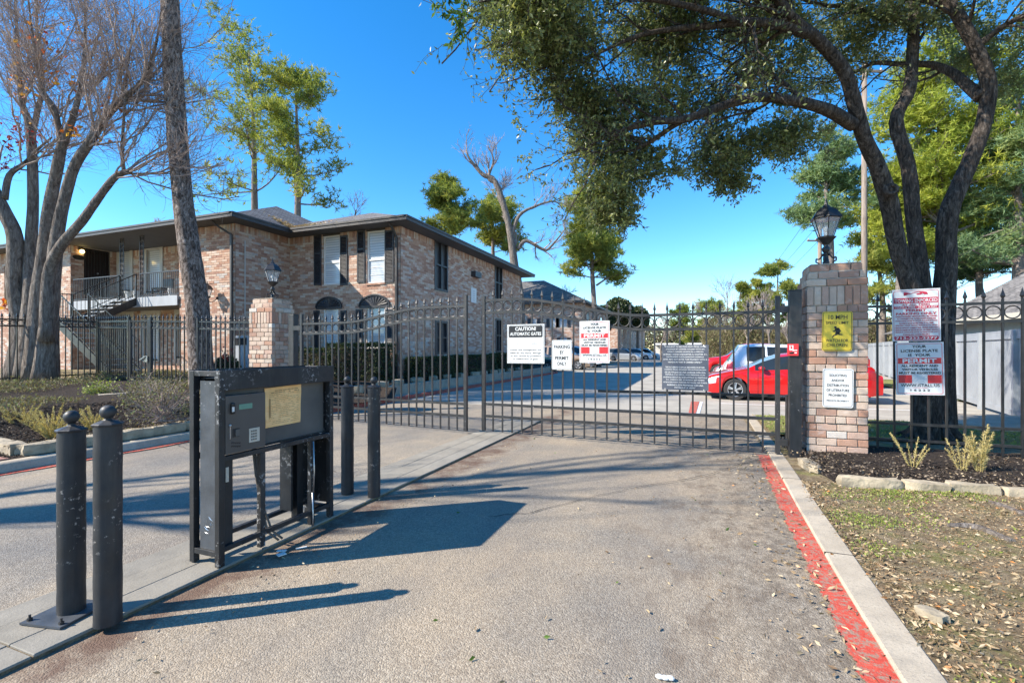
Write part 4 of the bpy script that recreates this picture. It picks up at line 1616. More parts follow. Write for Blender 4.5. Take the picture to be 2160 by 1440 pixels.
# ------------------------------------------------------------------ bollards
def bollard(px, py, ztop, zball, label, rot=0., plate=False, dent=0):
    g = on_z(px, py, .03)
    o = thing('bollard', (g.x, g.y, .03), label, 'bollard', 'black ball-topped bollards around the keypad stand', rot)
    r = .0665
    m = MB(); zz = np.linspace(0, ztop - .03, 14)
    m.lathe((0, 0, 0), [(r + .0012 * math.sin(k * 2.3 + px), z) for k, z in enumerate(zz)], 28)
    m.build('shaft', M['bollard'], o, True, local=True)
    m = MB()
    t0 = ztop - .03
    m.lathe((0, 0, t0), [(.001, -.004), (.072, -.004), (.075, 0), (.077, .008), (.070, .013), (.042, .024), (.024, .029), (.018, .036), (.018, .044), (.024, .048), (.001, .05)], 8)
    m.build('cap', M['bollard'], o, local=True)
    m = MB(); m.ball((0, 0, zball - .03 - .039), .039, 20, 14); m.build('ball', M['bollard'], o, True, local=True)
    if plate:
        m = MB(); m.bb(-.15, .13, -.16, .12, .0, .012); b_ = m.build('base_plate', M['kiosk_lit'], o, local=True)
        for sx, sy in ((-.12, -.13), (.1, -.13), (-.12, .09), (.1, .09)):
            m = MB(); m.cyl((sx, sy), .013, .012, .026, 6); m.cyl((sx, sy), .006, .026, .045, 6); m.build('bolt', M['iron'], o, local=True)
    else:
        pass
    return o


bollard(151, 1290, 1.115, 1.237, 'front pair bollard standing on the bolted base plate', .2, True)
bollard(228, 1312, 1.166, 1.281, 'front pair bollard closest to the keypad stand, set straight into the concrete', .5)
bollard(733, 1040, 1.19, 1.31, 'thin looking bollard just right of the keypad stand, further back of two', .1)
bollard(789, 1046, 1.195, 1.31, 'bollard between the keypad stand and the gate, on the road side', .3)

# ------------------------------------------------------------------ keypad stand
KA0, KA1, KB0, KB1 = -3.493, -3.183, 2.42, 3.575
kz = .032
ki = thing('keypad_stand', ((KA0 + KA1) / 2, (KB0 + KB1) / 2, kz), 'black steel entry keypad stand with a yellowed paper notice', 'keypad stand')
w_ = .046
TOPZ = 1.445
for x, y in ((KA1 - w_, KB0), (KA0, KB0), (KA1 - w_, KB1 - w_), (KA0, KB1 - w_)):
    m = MB()
    m.bb(x, x + w_, y, y + w_, kz, TOPZ)
    bevel(m.build('corner_post', M['kiosk'], ki), .003)
FRL = []
for z0, z1 in ((.10, .14), (TOPZ - .04, TOPZ - .002)):
    FRL += [(KA0 + w_, KA1 - w_, KB0 + .003, KB0 + w_ - .003, z0, z1), (KA0 + w_, KA1 - w_, KB1 - w_ + .003, KB1 - .003, z0, z1)]
FRL += [(KA1 - w_ + .003, KA1 - .003, KB0 + w_, KB1 - w_, .13, .165), (KA0 + .003, KA0 + w_ - .003, KB0 + w_, KB1 - w_, .13, .165), (KA1 - w_ + .002, KA1 - .002, KB0 + w_, KB1 - w_, .785, .822),
        (KA0 + .003, KA0 + w_ - .003, KB0 + w_, KB1 - w_, .785, .822), (KA0 + .003, KA0 + w_ - .003, KB0 + w_, KB1 - w_, TOPZ - .05, TOPZ - .01)]
for q_ in FRL:
    m = MB(); m.bb(*q_); bevel(m.build('frame_rail', M['kiosk'], ki), .003)
m = MB(); m.bb(KA1 - .004, KA1 + .006, KB0 + .002, KB1 - .002, 1.302, TOPZ + .004); bevel(m.build('top_fascia', M['kiosk'], ki), .003)
m = MB(); m.bb(KA0 - .005, KA0 + .004, KB0 + .002, KB1 - .002, 1.302, TOPZ + .004); m.build('rear_fascia', M['kiosk'], ki)
m = MB(); m.bb(KA0 + .045, KA1 - .045, KB0 + .05, KB1 - .05, TOPZ - .06, TOPZ - .055); m.build('top_sheet', M['kiosk'], ki)
# end sheet, recessed from the frame, with flaking paint
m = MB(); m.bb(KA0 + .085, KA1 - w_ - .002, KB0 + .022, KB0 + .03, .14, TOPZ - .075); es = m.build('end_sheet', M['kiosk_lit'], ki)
m = MB()
for k in range(9):
    c = Vector((KA0 + .12 + R.uniform(0, .1), KB0 + .0205, .29 + R.uniform(-.04, .08)))
    a_ = R.uniform(0, 3.1); l = R.uniform(.012, .035)
    d = Vector((math.cos(a_), 0, math.sin(a_))) * l; n_ = Vector((-d.z, 0, d.x)) * .22
    m.poly([c - d, c + n_ + Vector((0, -.003, 0)), c + d])
m.build('paint_flake', M['steel'], es, kind='stuff')
m = MB(); m.bb(KA0 + w_, KA0 + .08, KB0 + .06, KB0 + .07, .14, TOPZ - .04); m.build('gap_shade_sheet', M['dark'], ki)  # near-black sheet painting the shade of the gap beside the end sheet
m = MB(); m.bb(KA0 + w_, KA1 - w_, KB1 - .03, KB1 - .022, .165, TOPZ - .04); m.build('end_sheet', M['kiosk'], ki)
# cabinet
kbR = on_a(560, 900, KA1).y
zb0, zb1 = .835, 1.262
m = MB(); m.bb(KA1 - .25, KA1 + .001, KB0 + w_ + .004, kbR, zb0 - .003, zb1); cab = bevel(m.build('keypad_cabinet', M['panel'], ki), .004)
m = MB(); m.bb(KA0 + .05, KA1 - .075, KB0 + w_ + .004, KB1 - .05, .835, 1.34); m.build('back_panel', M['panel2'], ki)
m = MB(); m.bb(KA0 + .04, KA1 - .05, KB0 + w_, KB1 - .04, .823, .834); m.build('shelf', M['kiosk'], ki)


def ka(px, py, off=0.):
    return on_a(px, py, KA1 + off)


def plate_a(x0, x1, y0, y1, a, th, name, mat, parent):
    p = on_a(x0, (y0 + y1) / 2, a); q = on_a(x1, (y0 + y1) / 2, a)
    t_ = on_a((x0 + x1) / 2, y0, a); b_ = on_a((x0 + x1) / 2, y1, a)
    m = MB(); m.bb(a, a + th, p.y, q.y, b_.z, t_.z)
    return m.build(name, M[mat], parent)


plate_a(504, 532, 851, 862, KA1 + .0015, .002, 'display', 'green_lcd', cab)
m = MB(); p = ka(488, 861); m.bb(KA1 + .0015, KA1 + .024, p.y - .012, p.y + .02, p.z - .042, p.z + .042); bevel(m.build('camera_housing', M['iron'], cab), .01, 3)
plate_a(489.5, 494, 858, 868, KA1 + .0245, .004, 'sensor_window', 's_white', cab)
m = MB(); p = ka(484.5, 897); m.ball((KA1 + .006, p.y, p.z), .010, 10, 6); m.bb(KA1 + .001, KA1 + .006, p.y - .003, p.y + .004, p.z - .1, p.z); m.build('lock', M['steel'], cab)
plate_a(491, 505, 903, 921, KA1 + .0015, .003, 'card_slot_frame', 'iron', cab)
plate_a(496, 504, 905, 919, KA1 + .005, .008, 'card_reader', 'panel2', cab)
kp = plate_a(525, 547, 902, 931, KA1 + .0015, .004, 'keypad', 'keypad', cab)
P0 = on_a(525, 916, KA1); P1 = on_a(547, 916, KA1)
zt_, zb_ = on_a(536, 902, KA1).z, on_a(536, 931, KA1).z
for r_ in range(4):
    for c_ in range(3):
        m = MB(); y = P0.y + (P1.y - P0.y) * (.22 + c_ * .2); z = zt_ + (zb_ - zt_) * (.2 + r_ * .2)
        m.bb(KA1 + .006, KA1 + .010, y - .0055, y + .0055, z - .0055, z + .0055)
        m.build('key', M['key'], kp)
m = MB()
for q in range(10):
    p = ka(488 + (q % 5) * 4.1, 934 + (q // 5) * 7)
    for k in range(3): m.bb(KA1 + .0015, KA1 + .0025, p.y + k * .004, p.y + k * .004 + .002, p.z - .006 + .002 * k, p.z + .006)
m.build('worn_lettering', M['iron'], cab, kind='stuff')
# paper notice with ruled lines
PA = KA1 - .07
c00 = on_a(557, 819, PA); c10 = on_a(634, 810, PA); c11 = on_a(633, 889, PA); c01 = on_a(559, 903, PA)
pn = MB()
V = []; n_ = 10
for i in range(n_ + 1):
    for j in range(n_ + 1):
        u, v = i / n_, j / n_
        p = c00.lerp(c10, u).lerp(c01.lerp(c11, u), v)
        V.append((PA + .004 + .003 * math.sin(u * 7 + v * 3) + .002 * math.sin(v * 9), p.y, p.z))
pn.add(V, [[i * (n_ + 1) + j, (i + 1) * (n_ + 1) + j, (i + 1) * (n_ + 1) + j + 1, i * (n_ + 1) + j + 1] for i in range(n_) for j in range(n_)])
pap = pn.build('paper_notice', M['paper'], ki, True)
m = MB()


def onpap(u, v):
    p = c00.lerp(c10, u).lerp(c01.lerp(c11, u), v)
    return Vector((PA + .0075 + .003 * math.sin(u * 7 + v * 3) + .002 * math.sin(v * 9), p.y, p.z))


for r_ in range(19):
    v = .09 + r_ * .046
    u = .1 + (.05 if r_ < 2 else 0)
    while u < .9:
        l = R.uniform(.02, .09) if r_ > 1 else R.uniform(.05, .12)
        if R.random() < .72:
            a_, b_ = onpap(u, v), onpap(min(u + l, .93), v)
            h = .0016 if r_ > 1 else .0035
            m.poly([a_ + Vector((0, 0, h)), b_ + Vector((0, 0, h)), b_ - Vector((0, 0, h)), a_ - Vector((0, 0, h))])
        u += l + .015
m.build('faded_print', M['s_brown'], pap, kind='stuff')
m = MB()
a_, b_ = onpap(.12, .28), onpap(.12, .76)
m.poly([a_ + Vector((0, -.007, 0)), a_ + Vector((0, .007, 0)), b_ + Vector((0, .007, 0)), b_ + Vector((0, -.007, 0))])
m.build('print_block', M['s_brown'], pap)
# lower parts: leg box, inner posts, pedestal, cables
y1 = on_a(490, 1050, KA1 - .05).y
m = MB(); m.bb(KA1 - .065, KA1 - .045, KB0 + w_, y1, .16, .785); m.bb(KA1 - .25, KA1 - .065, y1 - .01, y1, .16, .785); lp = m.build('leg_panel', M['kiosk'], ki)
plate_a(475.5, 482, 985, 1016, KA1 - .0435, .004, 'sticker', 'keypad', lp)
for px, z in ((546, .784), (652, .784)):
    y = on_a(px, 1100, KA1 - .03).y
    m = MB(); m.bb(KA1 - .046, KA1 - .006, y - .004, y + .042, .04, z)
    bevel(m.build('inner_post', M['kiosk'], ki), .002)
ya, yb = on_a(594, 1000, KA0 + .04).y, on_a(654, 1000, KA0 + .04).y
m = MB(); m.bb(KA0 + .02, KA0 + .04, ya, yb, .165, .83); m.bb(KA0 + .04, KA0 + .15, ya, ya + .02, .165, .83); m.build('rear_panel', M['kiosk'], ki)
m = MB(); m.bb(KA0 + .03, KA0 + .10, ya + .12, ya + .19, .04, .83); m.build('pedestal_channel', M['iron'], ki)
for k, (x, off) in enumerate(((533, 0), (537, .02))):
    p = on_a(x, 960, KA1 - .1)
    pts = [(p.x, p.y, .83), (p.x + .01, p.y + .02, .6), (p.x + .03, p.y + .05, .35), (p.x + .05, p.y + .10 + off, .12), (p.x + .09, p.y + .17 + off, .035)]
    m = MB(); m.tube(pts, .009, 7); m.build('cable', M['cable'], ki, True)
y = on_a(652, 1100, KA1 - .03).y
m = MB(); m.tube([(KA1 + .01, y, .33), (KA1 + .012, y + .004, .1), (KA1 + .02, y - .002, .03)], .007, 6); m.tube([(KA1 + .005, y + .015, .78), (KA1 + .01, y + .02, .5), (KA1 + .01, y + .01, .33)], .007, 6)
m.build('cable', M['steel'], ki, True)
for (x, y, l, w, r_) in ((-3.03, 2.83, .07, .03, .4), (-2.98, 2.78, .06, .05, 1.2), (-2.93, 2.93, .08, .012, .9)):
    m = MB(); m.box((x, y, .02), (l, w, .006), rz=r_)
    m.build_own('litter_scrap', M['white'], {.03: 'broken white plastic scrap on the ground by the stand cables', .05: 'squarish grey scrap lying nearest the foot of the stand', .012: 'thin sliver of plastic on the road beside the stand'}[w], 'litter')

# ------------------------------------------------------------------ signs on the gate
s = Sign('black and white caution sign about automatic gates, first on the gate', 1072, 1150, 684, 766, GRE, GRH, 's_white', .045, .004)
s.border(.012, .006, 's_black', .03)
s.band(.045, .04, .955, .335, 's_black', r=.02)
s.text('CAUTION!', .5, .115, .56, .095, 's_white', .03)
s.text('AUTOMATIC GATES', .5, .245, .84, .085, 's_white', .025)
s.text('Gates operate for ONE vehicle', .5, .415, .80, .04, 's_faded', .0)
s.text('NO PETS  NO CLIMBING', .5, .49, .82, .045, 's_faded', .01)
s.text('on or around gate', .5, .56, .55, .04, 's_faded', 0)
for k, l in enumerate(('Owner and management not', 'liable for any injury, damage', 'or loss caused by problems', 'or malfunction of gates')):
    s.text(l, .5, .66 + k * .078, (.84, .82, .82, .68)[k], .055, 's_black', .008)
for u in (.1, .9):
    for v in (.03, .97): s.bolt(u, v)
s.done()
s = Sign('small white sign reading parking by permit only, between two larger signs', 1166, 1208, 717, 779, GRE, GRH, 's_white', .05, .03)
s.border(.010, .005, 's_black', .028)
for k, (l, wd) in enumerate((('PARKING', .80), ('BY', .2), ('PERMIT', .68), ('ONLY', .48))):
    s.text(l, .5, .23 + k * .19, wd, .125, 's_black', .022)
s.bolt(.5, .09); s.bolt(.5, .92)
s.done()


def permit_sign(label, c0, c1, r0, r1, p, q, mat, grp, tilt=0., off=.045):
    s = Sign(label, c0, c1, r0, r1, p, q, mat, off, .004, tilt=tilt)
    s.border(.018, .006, 's_red', .02)
    s.band(.055, .295, .945, .405, 's_red')
    s.band(.055, .62, .34, .775, 's_red'); s.band(.66, .62, .945, .775, 's_red')
    s.text('YOUR', .5, .078, .29, .055, 's_black', .03)
    s.text('LICENSE PLATE', .5, .16, .76, .052, 's_black', .025)
    s.text('IS  YOUR', .5, .24, .46, .052, 's_black', .03)
    s.text('PERMIT', .5, .35, .70, .08, 's_white', .03)
    s.text('ALL RESIDENT AND', .5, .445, .76, .042, 's_black', .03)
    s.text('VISITOR VEHICLES', .5, .513, .74, .042, 's_black', .03)
    s.text('MUST BE REGISTERED', .5, .58, .86, .042, 's_black', .03)
    s.text('WWW.ISTALL.US', .5, .815, .80, .055, 's_black', .01)
    s.text('LOCATION NUMBER', .5, .862, .3, .014, 's_red', .0)
    s.text('1 6 2 2 2', .5, .908, .40, .04, 's_black', .02)
    for u in (.2, .5):
        s.bolt(u, .965)
    s.bolt(.5, .03)
    return s.done()


permit_sign('white and red license plate permit sign fixed on the swing gate', 1224, 1287, 677, 765, GRE, GRH, 's_white', None)
s = Sign('dark grey notice densely lettered in English and Spanish on the gate', 1397, 1495, 727, 822, GRE, GRH, 's_slate', .045, .004)
T_ = ['"PURSUANT TO SECTION 30.07, PENAL CODE', '(TRESPASS BY LICENSE HOLDER WITH AN', 'OPENLY CARRIED HANDGUN), A PERSON', 'LICENSED UNDER SUBCHAPTER H, CHAPTER 411,', 'GOVERNMENT CODE (HANDGUN LICENSING',
      'LAW), MAY NOT ENTER THIS PROPERTY WITH A', 'HANDGUN THAT IS CARRIED OPENLY"', '', '"DE ACUERDO CON LA SECCION 30.07 DEL', 'CODIGO PENAL (INGRESO SIN AUTORIZACION', 'DE UN TITULAR DE UNA LICENCIA CON UNA',
      'PISTOLA A LA VISTA), UNA PERSONA CON', 'LICENCIA SEGUN EL SUBCAPITULO H, CAPITULO', '411, CODIGO DEL GOBIERNO (LEY SOBRE', 'LICENCIAS PARA PORTAR PISTOLAS), NO PUEDE', 'INGRESAR A ESTA PROPIEDAD CON UNA', 'PISTOLA A LA VISTA"']
for k, l in enumerate(T_):
    if l: s.text(l, .5, .045 + k * .0565, min(.94, .0235 * len(l)), .034, 's_white', .02)
for u in (.07, .9):
    for v in (.02, .985): s.bolt(u, v)
s.done()

# signs on the pillar
FL, FR = (PR[0], PR[2] - .005), (PR[1], PR[2] - .005)
s = Sign('yellow speed limit sign with running child on the brick pillar', 1733, 1797, 657, 740, FL, FR, 's_yellow', .022, .035, tilt=.015)
s.border(.008, .007, 's_black', .03)
s.text('10 MPH', .52, .145, .62, .115, 's_black', .01)
s.text('SPEED LIMIT', .5, .285, .76, .07, 's_black', .01)
s.text('WATCH FOR', .5, .735, .74, .08, 's_black', .012)
s.text('CHILDREN', .5, .85, .68, .08, 's_black', .012)
run = [((.40, .385), (.46, .37), (.49, .40), (.46, .435), (.41, .43)),
       ((.43, .43), (.52, .42), (.60, .52), (.56, .56), (.45, .535)),
       ((.47, .42), (.56, .41), (.63, .50), (.60, .51), (.54, .45), (.49, .455)),
       ((.44, .44), (.47, .46), (.41, .52), (.35, .51), (.36, .49), (.40, .49)),
       ((.45, .53), (.56, .55), (.49, .60), (.40, .62), (.36, .665), (.33, .655), (.37, .60), (.43, .58)),
       ((.50, .54), (.57, .54), (.60, .57), (.68, .575), (.68, .595), (.58, .60), (.51, .57))]
for poly in run: s.shape(poly, 's_black')
s.bolt(.5, .06); s.bolt(.5, .95)
s.done()
s = Sign('white no soliciting sign mounted below the yellow sign', 1734, 1799, 777, 859, FL, FR, 's_white', .024, .03, tilt=.01)
s.border(.012, .005, 's_black', .03)
for k, (l, wd) in enumerate((('SOLICITING', .56), ('AND/OR', .42), ('DISTRIBUTION', .70), ('OF LITERATURE', .74), ('PROHIBITED', .60))):
    s.text(l, .5, .175 + k * .127, wd, .068, 's_black', .018)
s.text('PRIVATE PROPERTY', .5, .825, .72, .045, 's_black', .015)
s.bolt(.5, .06); s.bolt(.5, .93)
s.done()
# signs on the right fence
QL, QR = (2.33, 8.5), (5.13, 8.42)
s = Sign('red and silver towing enforced sign above the permit sign on the fence', 1880, 1982, 610, 719, QL, QR, 's_alu', .03, .004, tilt=-.012)
s.border(.018, .006, 's_dred', .035)
s.band(.045, .165, .95, .27, 's_dred'); s.band(.045, .325, .95, .375, 's_dred'); s.band(.045, .90, .95, .985, 's_dred', r=.02)
s.text('TOWING ENFORCED', .5, .22, .88, .07, 's_alu', .02)
s.text('AT ALL TIMES', .5, .298, .58, .035, 's_dred', .02)
s.text('7 DAYS A WEEK - 24 HRS. A DAY', .5, .350, .86, .035, 's_alu', .02)
s.text('PERMIT', .5, .408, .42, .045, 's_dred', .03)
s.text('PARKING ONLY', .5, .472, .84, .05, 's_dred', .03)
for k, l in enumerate(('UNAUTHORIZED VEHICLES WILL BE TOWED', "AT OWNER'S OR OPERATOR'S EXPENSE", 'DOUBLE PARKED, BACKED IN VEHICLES, BLOCKING ENTRANCE', 'BLOCKING GATES OR FIRE LANES AT ALL TIMES', 'IMPROPERLY PARKED VEHICLES, VEHICLES NOT IN SERVICE',
                       'VEHICLES WITHOUT CURRENT TAGS - EXPIRED INSPECTION', 'VEHICLES PARKED IN VISITOR SPACES - NO PERMIT SHOWN', 'VEHICLES IN HANDICAPPED SPACES, OR PARKED IN THE LAWN', 'STORAGE AND TOWING FEES APPLY')):
    s.text(l, .5, .525 + k * .0435, (.86, .80, .86, .70, .86, .88, .88, .88, .56)[k], .027, 's_dred', .045)
s.text('713-222-2277', .5, .943, .86, .058, 's_alu', .02)
# tow truck mark
s.shape([(.25, .055), (.28, .052), (.33, .062), (.38, .075), (.40, .09), (.25, .12)], 's_dred')
s.shape([(.25, .09), (.38, .09), (.38, .105), (.25, .12)], 's_dred')
s.shape([(.47, .06), (.56, .045), (.66, .05), (.73, .065), (.75, .11), (.52, .11), (.51, .085), (.60, .08), (.56, .058), (.47, .075)], 's_dred')
s.shape([(.38, .088), (.47, .058), (.475, .066), (.385, .097)], 's_dred')
for cx in (.35, .64):
    s.shape([(cx + .035 * math.cos(q * .52), .115 + .03 * math.sin(q * .52)) for q in range(12)], 's_alu')
s.done()
permit_sign('license plate permit sign hanging under the towing sign on the fence', 1886, 1988, 722, 832, QL, QR, 's_alu', None, -.02, .055)
s = Sign('small red warning sign stuck near the hinge post top', 1660, 1684, 725, 750, (1.29, 7.94), (1.53, 7.93), 's_red', .012, .003)
s.shape([(.2, .1), (.3, .1), (.3, .42), (.42, .42), (.42, .55), (.2, .55)], 's_white')
s.shape([(.38, .12), (.55, .12), (.55, .5), (.68, .5), (.68, .6), (.46, .6), (.46, .22), (.38, .22)], 's_white')
s.shape([(.7, .5), (.88, .5), (.88, .58), (.7, .58)], 's_white')
s.shape([(.65, .7), (.85, .7), (.85, .8), (.65, .8)], 's_white')
s.shape([(.2, .72), (.55, .66), (.62, .78), (.5, .86), (.2, .84)], 's_black')
s.done()
# notice on the building's side wall
p = on_a(998, 623, A_side)
sg = thing('wall_notice', (A_side + .03, p.y, p.z), 'small white notice board high on the shaded brick side wall', 'sign')
m = MB(); m.bb(-.01, .012, -.3, .3, -.36, .36); pl = m.build('plate', M['s_white'], sg, local=True)
m = MB()
for k in range(5): m.bb(.013, .016, -.1, .1, .2 - k * .11 - .025, .2 - k * .11 + .025)
m.build('faded_print', M['s_faded'], pl, local=True, kind='stuff')


# ------------------------------------------------------------------ vegetation tools (vectorised)
def unitv(v): return v / np.maximum(np.linalg.norm(v, axis=-1, keepdims=True), 1e-9)


def rdir(n): return unitv(NR.normal(size=(n, 3)))


def prisms(mb, P, Rr, sides=3, tint=.5):
    """P (N,k,3) polylines, Rr (N,k) radii -> thin tubes"""
    N, k, _ = P.shape
    T = unitv(np.gradient(P, axis=1))
    ref = np.where(np.abs(T[:, :1, 2:3]) > .9, np.array([1., 0, 0]), np.array([0, 0, 1.]))
    A = unitv(np.cross(T, np.broadcast_to(ref, T.shape)))
    B = np.cross(T, A)
    ang = np.linspace(0, 2 * math.pi, sides, endpoint=False)
    V = P[:, :, None, :] + Rr[:, :, None, None] * (np.cos(ang)[None, None, :, None] * A[:, :, None, :] + np.sin(ang)[None, None, :, None] * B[:, :, None, :])
    idx = np.arange(N * k * sides).reshape(N, k, sides)
    a = idx[:, :-1, :]; b = idx[:, 1:, :]
    F = np.stack([a, np.roll(a, -1, 2), np.roll(b, -1, 2), b], -1).reshape(-1, 4)
    mb.add(V.reshape(-1, 3), F, tint)


def spawn(P, Rr, per, Lmin, Lmax, spread=.8, up=.25, k=5, t0=.25, t1=1., rs=.5, curl=.25, upcurl=.0, taper=.35, lenfall=0.):
    """children polylines from parents"""
    N, kp, _ = P.shape
    n = N * per
    par = np.repeat(np.arange(N), per)
    t = NR.uniform(t0, t1, n)
    x = t * (kp - 1); i = np.minimum(x.astype(int), kp - 2); f = (x - i)[:, None]
    base = P[par, i] * (1 - f) + P[par, i + 1] * f
    tan = unitv(P[par, i + 1] - P[par, i])
    r0 = (Rr[par, i] * (1 - f[:, 0]) + Rr[par, i + 1] * f[:, 0]) * rs
    d = unitv(tan + rdir(n) * spread + np.array([0, 0, up]))
    L = NR.uniform(Lmin, Lmax, n) * (1 - lenfall * t)
    out = np.zeros((n, k, 3)); out[:, 0] = base
    cur = d
    for j in range(1, k):
        out[:, j] = out[:, j - 1] + cur * (L / (k - 1))[:, None]
        cur = unitv(cur + rdir(n) * curl + np.array([0, 0, upcurl]))
    rr = r0[:, None] * np.linspace(1, taper, k)[None]
    return out, rr


def leaves(mb, C, D, L, Wd, droop=0., tint=None, asym=None):
    """diamond leaves: centres C, directions D"""
    n = len(C)
    D = unitv(D)
    S = unitv(np.cross(D, rdir(n)))
    L = np.broadcast_to(L, n)[:, None]; Wd = np.broadcast_to(Wd, n)[:, None]
    N_ = np.cross(D, S)
    V = np.stack([C, C + D * L * .45 + S * Wd * .5 + N_ * Wd * .12, C + D * L, C + D * L * .45 - S * Wd * .5 + N_ * Wd * .12], 1).reshape(-1, 3)
    F = np.arange(4 * n).reshape(n, 4)
    mb.add(V, F, NR.uniform(0, 1, n) if tint is None else np.clip(tint, 0, 1))


def tufts(mb, C, L, w, per=10, up=.35, tint=None):
    """needle tufts: thin triangles radiating from the centres"""
    n = len(C)
    c = np.repeat(C, per, 0)
    D = unitv(rdir(n * per) + np.array([0, 0, up]))
    S = unitv(np.cross(D, rdir(n * per))) * w * .5
    l = NR.uniform(.6, 1.1, n * per)[:, None] * L
    V = np.stack([c - S + D * l * .1, c + S + D * l * .1, c + D * l], 1).reshape(-1, 3)
    t = NR.uniform(0, 1, n * per) if tint is None else np.clip(np.repeat(tint, per) + NR.uniform(-.2, .2, n * per), 0, 1)
    mb.add(V, np.arange(3 * n * per).reshape(-1, 3), t)


def limb(pts, rad, k=None):
    """pts list of Vector -> smoothed (1,k,3), radii (1,k)"""
    P = np.array([tuple(p) for p in pts], float)
    n = len(P); k = k or (n - 1) * 4 + 1
    t = np.linspace(0, n - 1, k)
    out = np.zeros((k, 3))
    for j, x in enumerate(t):
        i = min(int(x), n - 2); f = x - i
        p0, p1, p2, p3 = P[max(i - 1, 0)], P[i], P[i + 1], P[min(i + 2, n - 1)]
        out[j] = .5 * ((2 * p1) + (-p0 + p2) * f + (2 * p0 - 5 * p1 + 4 * p2 - p3) * f * f + (-p0 + 3 * p1 - 3 * p2 + p3) * f ** 3)
    return out[None], np.interp(t, np.arange(n), rad)[None]


def bark_tube(mb, P, Rr, sides=14, rough=.06):
    P, Rr = P[0], Rr[0]
    k = len(P)
    m = MB(); m.tube(P, Rr, sides)
    V = m.V[0]
    c = np.repeat(P, sides, 0)
    w = 1 + rough * vnoise(V[:, 0] * 3 + V[:, 2], V[:, 1] * 3 + V[:, 2] * .7, 4, 3) + rough * .6 * NR.uniform(-1, 1, len(V))
    V[:] = c + (V - c) * w[:, None]
    for f in m.F: mb.F.append(f + mb.n)
    for t_ in m.T: mb.T.append(t_)
    mb.V.append(V); mb.n += len(V)


# ------------------------------------------------------------------ live oak
oak = thing('live_oak_tree', (3.66, 9.98, .1), 'large evergreen oak with three dark rough stems rising behind the right fence', 'tree')
Yo = 8.0


def opath(pp):
    return [at(x, y, Y) for x, y, Y in pp]


stems = [
    ([(1955, 950, 8.0), (1952, 800, 8.0), (1930, 640, 8.0), (1893, 520, 7.95), (1876, 430, 7.9), (1850, 350, 7.8), (1822, 290, 7.7), (1805, 230, 7.6), (1780, 150, 7.45), (1728, 88, 7.3), (1680, 48, 7.1), (1640, 0, 6.9), (1590, -60, 6.7)],
     [.30, .25, .20, .165, .175, .155, .145, .14, .13, .118, .105, .09, .07]),
    ([(1975, 950, 8.15), (1965, 780, 8.15), (1945, 600, 8.2), (1928, 470, 8.2), (1915, 350, 8.2), (1890, 255, 8.25), (1918, 190, 8.3), (1925, 110, 8.4), (1930, 0, 8.5), (1938, -120, 8.7)],
     [.28, .24, .17, .15, .145, .14, .13, .122, .115, .10]),
    ([(1990, 950, 8.1), (1985, 760, 8.1), (1995, 560, 8.1), (2000, 455, 8.05), (2042, 350, 8.0), (2072, 270, 7.95), (2085, 180, 7.9), (2062, 110, 7.85), (2025, 40, 7.8), (1990, -20, 7.8), (1960, -120, 7.8)],
     [.28, .25, .20, .185, .16, .15, .145, .13, .12, .11, .09]),
]
limbs = [
    ([(1800, 265, 7.6), (1745, 232, 7.4), (1668, 212, 7.2), (1600, 206, 7.0), (1530, 222, 6.8), (1450, 250, 6.7), (1380, 258, 6.7), (1325, 272, 6.7), (1285, 290, 6.8)], [.15, .14, .115, .10, .09, .08, .065, .05, .03]),
    ([(1452, 248, 6.7), (1415, 270, 6.8), (1370, 300, 7.0), (1325, 318, 7.1), (1295, 300, 7.2)], [.055, .05, .045, .03, .015]),
    ([(1715, 75, 7.2), (1650, 55, 7.1), (1570, 47, 7.0), (1500, 55, 6.9), (1420, 62, 6.8), (1340, 78, 6.7), (1250, 120, 6.7)], [.13, .11, .09, .075, .06, .045, .02]),
    ([(2070, 205, 7.95), (2045, 185, 8.1), (2010, 155, 8.3), (1965, 137, 8.5), (1900, 136, 8.7), (1845, 134, 8.9), (1800, 155, 9.0), (1760, 175, 9.1)], [.15, .125, .11, .09, .07, .055, .04, .02]),
    ([(1900, 40, 8.4), (1850, 38, 8.4), (1800, 15, 8.3), (1740, 12, 8.2), (1660, -10, 8.1)], [.08, .07, .055, .045, .03]),
    ([(1690, 215, 7.25), (1660, 180, 7.4), (1600, 150, 7.6), (1540, 160, 7.8), (1480, 195, 8.0)], [.06, .05, .035, .025, .012]),
    ([(1660, 58, 7.1), (1600, 100, 7.4), (1540, 140, 7.7), (1500, 185, 7.9)], [.05, .035, .025, .01]),
    ([(1560, 48, 7.0), (1480, 20, 6.6), (1380, 0, 6.3), (1260, -20, 6.1), (1120, -10, 5.9), (1010, 5, 5.7)], [.08, .065, .05, .04, .03, .015]),
    ([(2060, 100, 7.85), (2110, 60, 7.6), (2170, 30, 7.4), (2260, 0, 7.2)], [.08, .07, .055, .03]),
    ([(1640, 0, 6.9), (1560, -60, 6.6), (1440, -120, 6.3), (1300, -160, 6.1)], [.10, .08, .06, .03]),
]
mb = MB()
allP = []
for i_, (pp, rr) in enumerate(stems):
    P, Rr = limb(opath(pp), np.array(rr) * .74)
    P[0, 0, 2] = -.1
    m = MB(); bark_tube(m, P, Rr, 18, .05)
    m.build('trunk' if i_ == 0 else 'stem', M['bark_oak'], oak, True)
    allP.append((P, Rr))
m = MB()
